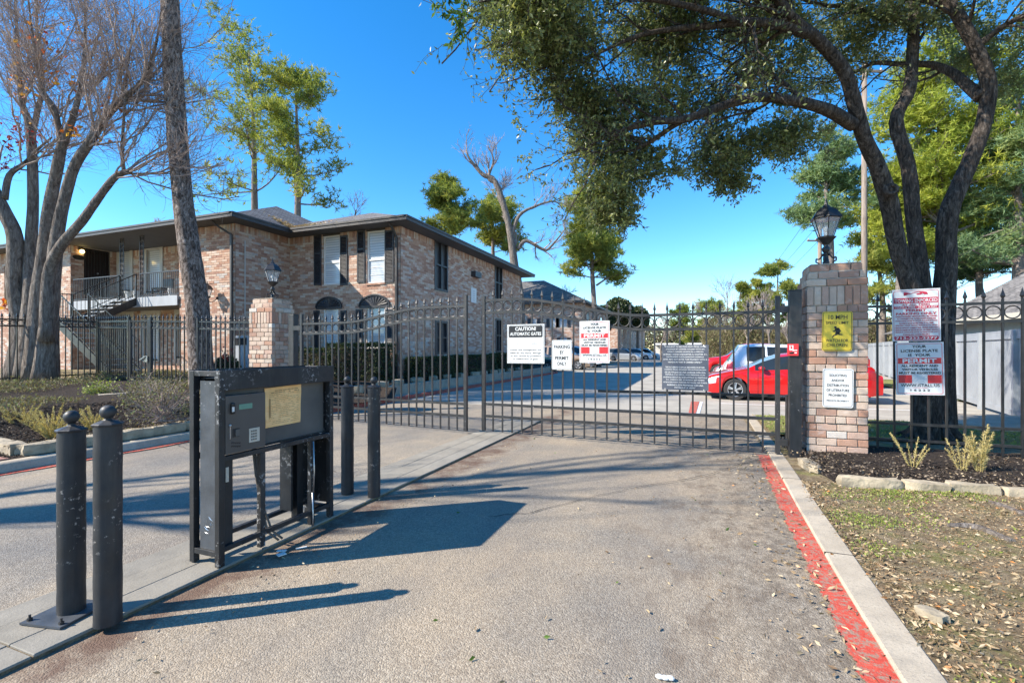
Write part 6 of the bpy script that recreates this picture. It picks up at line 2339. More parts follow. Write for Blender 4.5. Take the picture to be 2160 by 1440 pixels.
q = gz(1925, 985, .12); foxtail(q.x, q.y, .11, 6, .44, 'thin dry feathery plant in front of the signs on the fence', 'straw', .42, rr=.02)
q = gz(2030, 992, .12); foxtail(q.x, q.y, .11, 6, .42, 'left of the two adjoining straw-coloured plants in the right mulch bed', 'straw', .35, rr=.03)
q = gz(2066, 995, .12); foxtail(q.x, q.y, .11, 7, .58, 'tallest plump straw-coloured plume plant in the right mulch bed', 'straw', .22, rr=.045, fat=1.1)
q = gz(108, 925, .2); foxtail(q.x, q.y, .2, 22, .62, 'largest fan of yellow plumes behind the left bollard', 'straw', 1.0, rr=.03)
q = gz(48, 912, .22); foxtail(q.x, q.y, .22, 14, .5, 'brownish plume plant left of the largest yellow fan', 'straw', .9, rr=.03)
q = gz(195, 905, .25); foxtail(q.x, q.y, .24, 16, .46, 'spiky pale plant behind the second bollard', 'straw', .9, rr=.03)
q = gz(5, 895, .25); foxtail(q.x, q.y, .24, 14, .5, 'dull plume plant cut by the left edge of the view', 'straw_g', .9, rr=.03)
# low scrub in the left bed
m = MB()
n = 42000
X = NR.uniform(-18.5, -9.2, n); Yy = NR.uniform(2.5, 11.8, n)
den = vnoise(X, Yy, 1.5, 41) + .35 * vnoise(X, Yy, 4, 42) + .35 * sstep(-X - 10.6, 0, 1.2)
k = den > .26
X, Yy = X[k], Yy[k]; n = len(X)
hz = .06 + .16 * np.clip(vnoise(X, Yy, 2.2, 44) + .4, 0, 1)
Z = yard_z(X, Yy) + NR.uniform(0, 1, n) * hz
leaves(m, np.stack([X, Yy, Z], 1), unitv(rdir(n) + np.array([0, 0, .5])), NR.uniform(.04, .085, n), NR.uniform(.012, .03, n))
m.build_own('ground_cover', M['scrub'], 'dry low ground cover in the bed in front of the left fence', 'ground cover', kind='stuff')
# woody shrub by the kiosk
for i, (px, py, w_, h_, lab) in enumerate(((345, 880, 1.2, .75, 'sprawling thin-leaved shrub in the bed beside the keypad stand'), (215, 845, .9, .35, 'low yellow-green shrub behind the second bollard'), (300, 862, .8, .5, 'small twiggy shrub left of the sprawling one'))):
    q = gz(px, py, .4)
    o = thing('shrub', (q.x, q.y, .35), lab, 'shrub', 'shrubs in the left bed')
    base = np.array([[[q.x + R.uniform(-.2, .2), q.y + R.uniform(-.2, .2), .3], [q.x, q.y, .42]] for _ in range(10)])
    b1, r1 = spawn(base, np.full((10, 2), .01), 6, h_ * .5, h_ * 1.1, .9 * w_, .5, 5, .2, 1., .8, .25)
    b2, r2 = spawn(b1, r1, 6, .12, .35, .9, .2, 4)
    m = MB(); prisms(m, b1, np.clip(r1, .003, .008), 3); prisms(m, b2, np.clip(r2, .002, .004), 3); m.build('stems', M['twig'], o, kind='stuff')
    C_ = np.repeat(b2[:, 2:].reshape(-1, 3), 2, 0)
    m = MB(); leaves(m, C_ + NR.normal(size=C_.shape) * .03, rdir(len(C_)), .05, .022); m.build('foliage', M['scrub' if i != 1 else 'clover'], o, kind='stuff')
# pale flat path slab and rock edging in the bed behind
m = MB(); a_, b_ = gz(205, 838, .5), gz(305, 832, .52); m.bar((a_.x, a_.y, .55), (b_.x, b_.y + .5, .57), .7, .06); struct(m, 'footpath', M['concrete'])
# mulch chips
m = MB()
n = 16000
X = NR.uniform(-11, -8.6, n); Yy = NR.uniform(3.5, 9, n)
leaves(m, np.stack([X, Yy, yard_z(X, Yy) + NR.uniform(0, .02, n)], 1), unitv(rdir(n) * np.array([1, 1, .35])), NR.uniform(.02, .06, n), NR.uniform(.008, .02, n), tint=NR.uniform(0, 1, n) ** 2)
n = 14000
X = NR.uniform(1.42, 6.5, n); Yy = NR.uniform(6.6, 8.6, n)
leaves(m, np.stack([X, Yy, .112 + NR.uniform(0, .03, n)], 1), unitv(rdir(n) * np.array([1, 1, .35])), NR.uniform(.02, .05, n), NR.uniform(.008, .02, n), tint=NR.uniform(0, 1, n) ** 1.6)
m.build_own('mulch_chips', M['chip'], 'dark shredded mulch spread over the planting beds', 'mulch', kind='stuff')

# ------------------------------------------------------------------ border stones
def stone(x, y, z, dx, dy, dz, rz, label, group, tone=1.):
    bm = bmesh.new(); bmesh.ops.create_cube(bm, size=1)
    bmesh.ops.subdivide_edges(bm, edges=list(bm.edges), cuts=3, use_grid_fill=True)
    r = random.Random(int(x * 91 + y * 57))
    ph = r.uniform(0, 9)
    for v in bm.verts:
        c = v.co
        k = .5 * (c.x ** 4 + c.y ** 4 + c.z ** 4) ** -.25 * (.82) + .18 if c.length > 0 else 1
        c *= 1 + (min(k, 1.05) - 1) * .4
        c.x += .03 * math.sin(c.y * 9 + ph) + r.uniform(-.018, .018); c.y += .05 * math.sin(c.x * 7 + ph) + r.uniform(-.03, .03); c.z += .05 * math.sin(c.x * 6 + c.y * 5 + ph) + r.uniform(-.03, .03)
        v.co = Vector((c.x * dx, c.y * dy, c.z * dz))
    me = bpy.data.meshes.new('border_stone'); bm.to_mesh(me); bm.free()
    me.materials.append(M['stone'])
    o = link('border_stone', me, None, (x, y, z), (0, 0, rz))
    sharpen(o, 50)
    return tag(o, label, 'stone', group)


gR, gL_ = 'limestone edging of the right mulch bed', 'limestone edging along the left kerb'
xx = 1.55
labs = ['first edging stone of the right bed, long and flat, counted from the kerb', 'second edging stone from the kerb on the right, darker and square', 'third edging stone on the right, rough and rounded', 'fourth edging stone on the right, grey and low', 'fifth edging stone on the right, pale, near the view edge', 'sixth edging stone on the right, cut by the view edge', 'seventh edging stone on the right past the view edge']
for k, L in enumerate((.62, .40, .46, .38, .42, .45)):
    stone(xx + L / 2, 6.47 + .03 * k + R.uniform(-.02, .02), .085, L - .012, .16, .13 + .02 * (k in (2, 4)), .05 + R.uniform(-.05, .05), labs[k], gR); xx += L
stone(1.42, 7.25, .07, .14, .5, .11, .12, 'short edging stone set lengthwise against the pillar foot', gR)
yy_ = 3.66
names_ = ['corner', 'second', 'third', 'fourth', 'fifth', 'sixth', 'seventh', 'eighth', 'ninth']
for k, L in enumerate((.55, .62, .48, .6, .52, .6, .5, .62, .4)):
    if yy_ > 7.9: break
    stone(-8.66 + R.uniform(-.015, .015), yy_ + L / 2, .20, .20, L - .015, .17, R.uniform(-.03, .03), names_[k] + ' limestone edging block along the left kerb, counted from the near corner', gL_); yy_ += L
xx = -8.78
for k, L in enumerate((.42, .5, .45, .5)):
    stone(xx - L / 2, 3.72 + .05 * k, .2, L - .012, .2, .18, -.06, ('first', 'second', 'third', 'fourth')[k] + ' edging block beside the brick path, counted away from the kerb', gL_); xx -= L
# tumbled rocks along the retaining wall
for k in range(12):
    y_ = 12.4 + k * 1.15 + R.uniform(-.2, .2)
    stone(-9.38 + R.uniform(-.05, .1), y_, .50, .35 + R.uniform(-.1, .1), .5 + R.uniform(-.15, .15), .18, R.uniform(-.5, .5), ('first', 'second', 'third', 'fourth', 'fifth', 'sixth', 'seventh', 'eighth', 'ninth', 'tenth', 'eleventh', 'twelfth')[k] + ' tumbled pale rock on top of the retaining wall, counted from its near end', 'tumbled rocks on the retaining wall')
for k, (x_, y_) in enumerate(((-9.6, 10.4), (-10.1, 11.0), (-9.3, 11.4), (-10.6, 10.2))):
    stone(x_, y_, .42, .4, .35, .22, k, ('flat dark rock', 'round dark rock', 'tilted dark rock', 'small dark rock')[k] + ' in the bed behind the left gate leaf', None)
q = on_z(1965, 1297, .04); stone(q.x, q.y, .035, .09, .14, .07, .5, 'single pale stone lying in the dirt right of the kerb', None)
# exposed roots
for k, (p0, p1, p2) in enumerate((((2000, 1105), (2060, 1110), (2135, 1140)), ((2055, 1050), (2110, 1065), (2165, 1085)))):
    a_, b_, c_ = (on_z(*pp, .07) for pp in (p0, p1, p2))
    P, Rr = limb([a_, b_, c_], [.018, .035, .03]); P[..., 2] = .06
    m = MB(); bark_tube(m, P, Rr, 8, .12)
    m.build_own('surface_root', M['bark_pale'], ('longer pale tree root snaking over the bare soil', 'shorter pale root closer to the edging stones')[k], 'root')

# ------------------------------------------------------------------ fallen leaves, clover, crumbs
m = MB()


def scatter(n, xs, ys, zf, dens=None, l=(.03, .075), w=.38, flat=.22):
    X = NR.uniform(*xs, n); Yy = NR.uniform(*ys, n)
    if dens is not None:
        k = NR.uniform(0, 1, n) < dens(X, Yy); X, Yy = X[k], Yy[k]
    n = len(X)
    L = NR.uniform(*l, n)
    leaves(m, np.stack([X, Yy, zf(X, Yy) + .004], 1), unitv(rdir(n) * np.array([1, 1, flat])), L, L * w * NR.uniform(.6, 1.3, n))


kxx = lambda b: kx(b) - .02
scatter(2600, (-.9, 1.2), (1.2, 8.2), lambda x, y: .010 + 0 * x, lambda x, y: np.exp(-((x - kxx(y)) / .32) ** 2) * (.55 + .45 * vnoise(x, y, 3, 71)), l=(.025, .065))
scatter(1100, (-3., .8), (1.2, 8.5), lambda x, y: .008 + 0 * x, lambda x, y: .08 + .9 * sstep(x, -1.2, .8), l=(.012, .045))
scatter(52000, (1.14, 6.5), (1.2, 6.6), lambda x, y: soil_z(x, y) + .002, lambda x, y: np.clip(.55 + .5 * vnoise(x, y, 2, 72), .15, 1), l=(.014, .048), flat=.35)
scatter(1500, (1.3, 6), (6.7, 8.7), lambda x, y: .125 + 0 * x, l=(.02, .05), flat=.4)
scatter(900, (-3.6, -2.3), (1.5, 8), lambda x, y: .012 + 0 * x, lambda x, y: np.exp(-((x + 2.75) / .25) ** 2), l=(.012, .03))
scatter(900, (1.25, 7), (9.6, 12.2), lambda x, y: .11 + 0 * x)
scatter(500, (-9, -8.6), (3.6, 8), lambda x, y: .26 + 0 * x)
scatter(70000, (1.12, 6.2), (1.2, 6.6), lambda x, y: soil_z(x, y) + .001, lambda x, y: np.clip(.7 + .4 * vnoise(x, y, 3, 73), .1, 1), l=(.006, .018), w=.5, flat=.3)
scatter(3200, (1.12, 1.55), (1.2, 6.6), lambda x, y: soil_z(x, y) + .004, lambda x, y: np.exp(-((x - 1.2) / .16) ** 2), l=(.02, .055))
scatter(1500, (-.6, .9), (1.2, 8.), lambda x, y: .008 + 0 * x, lambda x, y: np.exp(-((x - .75) / .18) ** 2) * (vnoise(x, y, 2.2, 75) > .0), l=(.02, .06))
m.build_own('fallen_leaves', M['leaf_dry'], 'dry brown leaves scattered along the red kerb line and bare soil', 'leaves', kind='stuff')
m = MB()
scatter(16, (-3, 1), (1.5, 8.5), lambda x, y: .008 + 0 * x, l=(.03, .055), w=.5)
m.build_own('fallen_leaves', M['leaf_fresh'], 'few fresh green leaves dropped on the pavement', 'leaves', kind='stuff')
m = MB()
n = 130000
X = NR.uniform(1.15, 6.5, n); Yy = NR.uniform(.8, 6.5, n)
dn = vnoise(X, Yy, 2.1, 81) + .5 * vnoise(X, Yy, 6, 82) + .10
k = dn > NR.uniform(0, .55, n)
X, Yy = X[k], Yy[k]; n = len(X)
leaves(m, np.stack([X, Yy, soil_z(X, Yy) + NR.uniform(0, .012, n)], 1), unitv(rdir(n) + np.array([0, 0, .6])), NR.uniform(.012, .032, n), NR.uniform(.006, .015, n))
n = 30000
X = NR.uniform(1.3, 14, n); Yy = NR.uniform(9.6, 24, n)
k = (Yy < 12.2) | (X > 7.6); X, Yy = X[k], Yy[k]; n = len(X)
leaves(m, np.stack([X, Yy, np.full(n, .09)], 1), unitv(rdir(n) * .6 + np.array([0, 0, 1.])), NR.uniform(.03, .07, n), .012)
m.build_own('grass', M['clover'], 'patchy clover and grass growing through the bare soil', 'grass', kind='stuff')
q = on_z(1400, 1428, .01)
m = MB()
for k in range(3): m.ball((q.x + .025 * k - .02, q.y + R.uniform(-.01, .01), .012), .016, 8, 5, sc=(1.3, .8, .7))
m.build_own('litter_scrap', M['s_white'], 'crumpled white tissue on the road at the very bottom of the view', 'litter')


# ------------------------------------------------------------------ cars
def build_car(name, label, x, y, rz, L, Wd, top, belt, glass, paint, wr=.33, wx=(.95, 3.6), zb=.22, wroof=.6, group=None, headlights=True, scr='car_screen', pillars=(), lod=0, cat='car', rimn=5, swe=None):
    """nose at local x=0, tail at x=L. top/belt: [(x,z)], glass=(x windscreen base, x roof start, x roof end, x rear base)"""
    o = thing(name, (x, y, 0), label, cat, group, rz)
    xs = np.unique(np.concatenate([np.linspace(0, L, 70 if lod == 0 else 34), [g for g in glass], [.02, .06, L - .02, L - .06]]))
    tx, tz = zip(*top); bx, bz = zip(*belt)
    T = np.interp(xs, tx, tz); B = np.interp(xs, bx, bz)
    B = np.minimum(B, T - .02)
    hw = Wd / 2
    plan = hw * (1 - .16 * (1 - sstep(xs, 0, .7)) ** 2 - .10 * (sstep(xs, L - .6, L)) ** 2)
    inb = sstep(T - B, .03, .35)
    zbot = np.full(len(xs), zb) + .07 * (1 - sstep(xs, 0, .35)) + .07 * sstep(xs, L - .4, L)
    for cx in wx:
        d = np.abs(xs - cx); R_ = wr + .055
        arch = np.where(d < R_, wr + np.sqrt(np.maximum(R_ ** 2 - d ** 2, 0)), 0)
        zbot = np.maximum(zbot, arch)
    rows = []
    for i in range(len(xs)):
        w = plan[i]; b = B[i]; t_ = T[i]; z0 = zbot[i]
        zm = max(z0 + .02, z0 + (b - z0) * .45); ws = w * (1 - .30 * inb[i])
        lo = [(w * .97, z0), (w * 1.0, max(z0 + .01, min(z0 + .12, b - .03))), (w * 1.0, zm + (b - zm) * .3), (w * .985, b - .04), (w * .955, b)]
        up = [(ws + (w * .955 - ws) * .12, b + (t_ - b) * .86), (ws * .86, t_ - (t_ - b) * .03), (ws * .5, t_ + .012 * inb[i]), (0, t_ + .02 * inb[i])]
        if inb[i] < .05: up = [(w * .90, b + (t_ - b) * .55), (w * .72, t_ - .004), (w * .4, t_ + .006), (0, t_ + .01)]
        rows.append(lo + up)
    rows = np.array(rows)            # (n,9,2)
    nr_ = rows.shape[1]
    V = []
    for i, xx in enumerate(xs):
        for w, z in rows[i]: V.append((xx, -w, z))
        for w, z in rows[i][-2::-1]: V.append((xx, w, z))
    V = np.array(V); c = 2 * nr_ - 1
    body, wsg, sg = [], [], {}
    g0, g1, g2, g3 = glass
    head, tail = {0: [], 1: []}, {0: [], 1: []}
    for i in range(len(xs) - 1):
        xm = (xs[i] + xs[i + 1]) / 2
        for j in range(c - 1):
            f = [i * c + j, (i + 1) * c + j, (i + 1) * c + j + 1, i * c + j + 1]
            k = min(j, c - 2 - j); side = 0 if j < c / 2 else 1
            if k == 4 and g0 + .28 < xm < (swe or g3 - .22) and not any(abs(xm - p) < .045 for p in pillars) and (B[i] + .12 < T[i]):
                sg.setdefault((side, sum(xm > p for p in pillars)), []).append(f); continue
            if k >= 5 and g0 + .02 < xm < g1: wsg.append(f); continue
            if k >= 5 and g2 < xm < g3 - .03: sg.setdefault(('rear', 0), []).append(f); continue
            if k in (2, 3) and .04 < xm < .55 and headlights and V[f[0]][2] > B[i] - .2: head[side].append(f); continue
            if k in (2, 3) and xm > L - .32 and (k == 3 or V[f[0]][2] > .55): tail[side].append(f); continue
            body.append(f)

    def sub(fs, nm, mat, par=o, smooth=True):
        if not fs: return None
        m = MB(); fs = np.array(fs); u, inv = np.unique(fs, return_inverse=True)
        m.add(V[u], inv.reshape(fs.shape))
        b = m.build(nm, M[mat], par, smooth, local=True)
        return b
    m = MB(); fs = np.array(body); u, inv = np.unique(fs, return_inverse=True); m.add(V[u], inv.reshape(fs.shape))
    m.poly(V[:c][::-1]); m.poly(V[-c:])
    bd = m.build('body', M[paint], o, True, local=True); sharpen(bd, 38)
    sub(wsg, 'windscreen', scr)
    for k_, fs in sg.items(): sub(fs, 'rear_window' if k_[0] == 'rear' else 'side_window', scr if k_[0] == 'rear' else 'car_glass')
    for s_ in (0, 1):
        sub(head[s_], 'headlight', 'headl'); sub(tail[s_], 'tail_light', 'tail')
    m = MB(); m.bb(.3, L - .3, -hw * .9, hw * .9, zb - .02, min(B.min(), .62)); m.build('underbody', M['dark'], o, local=True)
    for cx in wx:
        for sg_ in (-1, 1):
            yy_ = sg_ * (hw - .11)
            m = MB(); prof = [(.001, -.1), (wr * .66, -.1), (wr * .94, -.095), (wr, -.07), (wr, .07), (wr * .94, .098), (wr * .68, .1), (wr * .66, .06), (.001, .05)]
            m.lathe((0, 0, 0), prof, 28); Q = m.V[0]; m.V[0] = np.stack([Q[:, 0] + cx, sg_ * Q[:, 2] + yy_, Q[:, 1] + wr], 1)
            wh = m.build('wheel', M['rubber'], o, local=True); sharpen(wh, 30)
            if lod < 2:
                m = MB(); m.torus((cx, yy_ + sg_ * .09, wr), wr * .64, wr * .035, 24, 5)
                for k in range(rimn):
                    a = 6.283 * k / rimn + .3
                    ca, sa = math.cos(a), math.sin(a)
                    for da in (-.10, .10):
                        e = Vector((cx + wr * .64 * math.cos(a + da * 1.4), yy_ + sg_ * .085, wr + wr * .64 * math.sin(a + da * 1.4)))
                        s_ = Vector((cx + wr * .1 * math.cos(a + da), yy_ + sg_ * .10, wr + wr * .1 * math.sin(a + da)))
                        m.bar(s_, e, .03, .05, up=(0, 1, 0))
                m.lathe((0, 0, 0), [(.001, .0), (wr * .17, 0), (wr * .15, .02), (.001, .022)], 12)
                Q = m.V[-1]; m.V[-1] = np.stack([Q[:, 0] + cx, sg_ * Q[:, 2] + yy_ + sg_ * .095, Q[:, 1] + wr], 1)
                link_local(m, 'rim', 'rim', wh)
    if lod == 0:
        xi = lambda q: int(np.argmin(np.abs(xs - q)))
        for q in tuple(pillars) + (glass[0] + .3,):
            i = xi(q)
            for sg_ in (-1, 1):
                m = MB(); pts = [(xs[i], sg_ * (w + .002), z) for w, z in rows[i][:5]]
                for a_, b_ in zip(pts, pts[1:]): m.bar(a_, b_, .006, .012)
                m.build('door_seam', M['dark'], o, local=True)
        for q in pillars:
            i = xi(q + .0)
            for sg_ in (-1, 1):
                m = MB(); m.bar((q - .28, sg_ * (plan[i] * .99 + .012), B[i] - .14), (q - .1, sg_ * (plan[i] * .99 + .012), B[i] - .135), .03, .028); bevel(m.build('door_handle', M[paint], o, local=True), .008)
        for sg_ in (-1, 1):
            m = MB(); m.ball((g0 + .42, sg_ * (hw + .07), B[xi(g0 + .4)] + .07), .09, 12, 8, sc=(1.1, .9, .72)); m.bar((g0 + .45, sg_ * hw * .92, B[xi(g0 + .4)] + .02), (g0 + .42, sg_ * (hw + .05), B[xi(g0 + .4)] + .05), .04)
            m.build('wing_mirror', M[paint], o, True, local=True)
        m = MB(); m.bb(-.012, .02, -hw * .45, hw * .45, .40, .52); m.build('grille', M['dark'], o, local=True)
        m = MB(); m.bb(L - .02, L + .012, -.26, .26, .62, .74); m.build('number_plate', M['s_white'], o, local=True)
        for sg_ in (-1, 1):
            m = MB(); m.ball((.13, sg_ * hw * .80, .42), .06, 10, 8, sc=(1.2, .6, 1)); m.build('fog_light', M['headl'], o, True, local=True)
    return o


def link_local(m, name, mat, par):
    """part of a part; geometry given in the thing's own space"""
    me = m.mesh(name, M[mat], True)
    me.set_sharp_from_angle(angle=.6)
    return link(name, me, par)


CG = 'cars parked on the right of the driveway'
sed_top = [(0, .55), (.05, .68), (.3, .80), (.8, .92), (1.3, 1.01), (1.75, 1.25), (2.2, 1.43), (2.75, 1.50), (3.3, 1.46), (3.8, 1.30), (4.25, 1.13), (4.6, 1.10), (4.75, .85)]
sed_belt = [(0, .50), (.1, .62), (.4, .74), (1.3, .93), (2.5, .99), (4.0, 1.05), (4.6, 1.0), (4.75, .8)]
build_car('parked_car', 'bright red car parked nearest behind the gate, side on with silver five-spoke wheel', .22, 17.38, 0, 4.85, 1.82, sed_top, sed_belt, (1.3, 2.2, 3.3, 4.25), 'car_red', .335, (.98, 3.68), pillars=(2.72,), group=CG)
suv_top = [(0, .62), (.1, .82), (.9, 1.05), (1.2, 1.12), (1.95, 1.66), (2.3, 1.76), (3.6, 1.80), (4.2, 1.76), (4.52, 1.22), (4.68, 1.0), (4.7, .8)]
suv_belt = [(0, .55), (.2, .8), (1.2, 1.03), (3., 1.10), (4.3, 1.20), (4.6, 1.1), (4.7, .7)]
build_car('parked_car', 'white hatchback wagon with red tail lamp parked behind the red car', 1.05 + 4.7, 20.25, math.pi, 4.7, 1.85, suv_top, suv_belt, (1.2, 1.95, 4.2, 4.6), 'car_white', .35, (.9, 3.7), pillars=(2.5, 3.3), group=CG, wroof=.66, swe=3.92)
build_car('parked_car', 'dark red sport utility car, only its roof showing above the white one', 2.05, 24.0, 0, 4.6, 1.85, [(a, b * 1.11) for a, b in suv_top], [(a, b * 1.08) for a, b in suv_belt], (1.2, 1.95, 4.2, 4.6), 'car_dred', .36, (.9, 3.7), pillars=(2.5, 3.45), group=CG, lod=1)
pk_top = [(0, .85), (.1, 1.1), (1.2, 1.22), (1.45, 1.30), (2.1, 1.84), (2.4, 1.92), (3.5, 1.92), (3.85, 1.85), (4.1, 1.36), (5.5, 1.34), (5.6, 1.2)]
pk_belt = [(0, .8), (.2, 1.0), (1.4, 1.22), (4.0, 1.30), (5.5, 1.30), (5.6, 1.1)]
build_car('parked_pickup', 'red pickup with dark cab windows parked left of the white wagon', .25, 29.6, 0, 5.6, 1.95, pk_top, pk_belt, (1.4, 2.1, 3.85, 4.1), 'car_red', .38, (.95, 4.5), zb=.35, pillars=(2.7,), group=CG, cat='pickup', scr='car_navy', lod=1)
build_car('parked_car', 'silver car glimpsed between the red pickup and the white wagon', .95, 26.2, 0, 4.6, 1.8, sed_top, sed_belt, (1.3, 2.2, 3.3, 4.25), 'car_grey', .33, (.95, 3.5), pillars=(2.7,), group=CG, lod=1)
CG2 = 'cars parked on the left past the building'
build_car('parked_car', 'dark teal car partly hidden behind the caution sign', -8.9, 33.4, math.pi, 4.7, 1.85, suv_top, suv_belt, (1.2, 1.95, 4.2, 4.6), 'car_teal', .35, (.9, 3.7), pillars=(2.5, 3.45), group=CG2, lod=1)
build_car('parked_car', 'tan sport utility car seen between the small sign and the permit sign', -7.6, 37.4, math.pi, 4.8, 1.9, [(a, b * 1.06) for a, b in suv_top], suv_belt, (1.2, 1.95, 4.2, 4.6), 'car_tan', .38, (.9, 3.7), pillars=(2.5, 3.45), group=CG2, lod=1)
build_car('parked_pickup', 'white pickup behind the permit sign with its open bed', -7.4, 41.4, math.pi, 5.5, 1.95, pk_top, pk_belt, (1.4, 2.1, 3.85, 4.1), 'car_white', .38, (.95, 4.5), zb=.35, pillars=(2.7,), group=CG2, lod=1, cat='pickup')
for k, (px, Y, pa, lab, rz) in enumerate(((1352, 66, 'car_grey', 'small silver car far down the driveway, leftmost of the distant three', math.pi), (1376, 74, 'car_white', 'white car far down the driveway in the middle of three', math.pi), (1392, 82, 'car_white', 'farthest white car at the end of the driveway', math.pi))):
    q = at(px, 760, Y)
    build_car('parked_car', lab, q.x, q.y, rz, 4.7, 1.85, suv_top, suv_belt, (1.2, 1.95, 4.2, 4.6), pa, .35, (.9, 3.7), group='distant cars down the driveway', lod=1)


# ------------------------------------------------------------------ buildings farther along the drive
def block(label, a_s, b0, b1, a_w, zs=6.1, rise=2.5, wins=(), side=(), gallery=None):
    o = thing('apartment_building', (a_s - a_w / 2, b0, 0), label, 'building', 'apartment buildings along the left of the driveway')
    mw = MB(); mk = MB()
    ops = [(w[0] - (a_s - a_w), w[1] - (a_s - a_w), w[2], w[3]) for w in wins]
    ops2 = [(w[0] - b0, w[1] - b0, w[2], w[3]) for w in side]
    backing(mw, (a_s - a_w, b0, 0), (1, 0, 0), (0, -1, 0), a_w, 0, zs, ops)
    backing(mw, (a_s, b0, 0), (0, 1, 0), (1, 0, 0), b1 - b0, 0, zs, ops2)
    w_ = mw.build('wall', M['mortar'], o)
    bl = bricks_of(a_w, 0, zs, ops, bl=.3, ch=.12); lay(mk, (a_s - a_w, b0), (1, 0), (0, -1), bl)
    bl = bricks_of(b1 - b0, 0, zs, ops2, bl=.45, ch=.16); lay(mk, (a_s, b0), (0, 1), (1, 0), bl)
    mk.build('brickwork', M['brick_wall'], w_, kind='stuff')
    m = MB(); m.bb(a_s - a_w + .2, a_s - .3, b0 + .3, b1 - .1, 0, zs - .05); m.build('inner_core', M['dark'], o)
    for w in wins:
        m = MB(); m.bb(w[0], w[1], b0 + .05, b0 + .1, w[2], w[3]); f = m.build('window', M['offwhite'], o)
        zm = (w[2] + w[3]) / 2
        for z0, z1 in ((w[2] + .06, zm - .03), (zm + .03, w[3] - .06)):
            m = MB(); m.bb(w[0] + .07, w[1] - .07, b0 + .035, b0 + .048, z0, z1); m.build('pane', M['pane'], f)
        for s_ in (-1, 1):
            x = w[0] - .35 if s_ < 0 else w[1] + .05
            m = MB(); m.bb(x, x + .3, b0 - .06, b0 - .015, w[2], w[3]); m.build('shutter', M['shutter'], o)
    for w in side:
        m = MB(); m.bb(a_s - .12, a_s - .04, w[0], w[1], w[2], w[3]); f = m.build('window', M['shutter'], o)
        m = MB(); m.bb(a_s - .038, a_s - .02, w[0] + .1, w[1] - .1, w[2] + .1, w[3] - .1); m.build('pane', M['pane'], f)
    m = MB(); h = min(a_w / 2, 6); m.add(*hip(a_s - a_w - .6, a_s + .6, b0 - .6, b1 + .6, zs + .16, rise, h, h, h, h)); m.build('roof', M['shingle'], o)
    m = MB(); m.bb(a_s - a_w - .65, a_s + .65, b0 - .66, b0 - .6, zs - .02, zs + .2); m.bb(a_s + .6, a_s + .66, b0 - .6, b1 + .6, zs - .02, zs + .2); m.build('gutter', M['fascia'], o)
    m = MB(); m.bb(a_s - a_w - .6, a_s + .6, b0 - .6, b1 + .6, zs + .002, zs + .03); m.build('soffit', M['soffit'], o)
    if gallery:
        g0, g1 = gallery
        m = MB(); m.bb(g0, g1, b0 - 1.3, b0 - .02, 3.1, 3.4); sl = m.build('gallery_slab', M['slab'], o)
        m = MB(); m.bb(g0, g1, b0 - 1.3, b0 - 1.26, 4.3, 4.35)
        for k in range(int((g1 - g0) / .16)): m.bb(g0 + k * .16, g0 + k * .16 + .03, b0 - 1.3, b0 - 1.27, 3.4, 4.3)
        m.build('railing', M['shutter'], sl)
        for x in (g0 + .1, (g0 + g1) / 2, g1 - .1):
            m = MB(); m.bb(x - .08, x + .08, b0 - 1.28, b0 - 1.12, 0, zs); m.build('post', M['shutter'], o)
    return o


w2 = [rb(1180, 1196, 668, 690, 45), rb(1160, 1172, 672, 690, 45), rb(1120, 1132, 672, 696, 45), rb(1182, 1196, 712, 740, 45), rb(1120, 1134, 715, 738, 45)]
block('second brick apartment building beyond the gate with big dark hip roof', -10.2, 45, 59, 15, 6.1, 3.0, w2, [(47.5, 48.8, 3.8, 5.4), (51, 52.4, 3.8, 5.4), (55, 56.3, 3.8, 5.4), (47.5, 48.8, 1, 2.6), (52, 53.2, 1, 2.6)], gallery=(-21, -15.5))
block('third brick apartment building, long low shape far down the driveway', -10.6, 72, 112, 14, 5.9, 2.2, [], [(75 + k * 6, 76.6 + k * 6, 3.6, 5.2) for k in range(6)] + [(75 + k * 6, 76.6 + k * 6, .9, 2.5) for k in range(6)])
# white carport closing the driveway
o = thing('carport', (-3, 118, 0), 'pale long carport closing the far end of the driveway', 'carport')
m = MB(); m.bb(-9, 7, 116, 121, 2.7, 3.1); m.build('roof', M['white'], o)
for k in range(6):
    m = MB(); m.bb(-8.8 + k * 3.1, -8.55 + k * 3.1, 116.2, 116.5, 0, 2.7); m.build('post', M['white'], o)
m = MB(); m.bb(-9, 7, 120.9, 121.1, .2, 2.7); m.build('rear_wall', M['offwhite'], o)

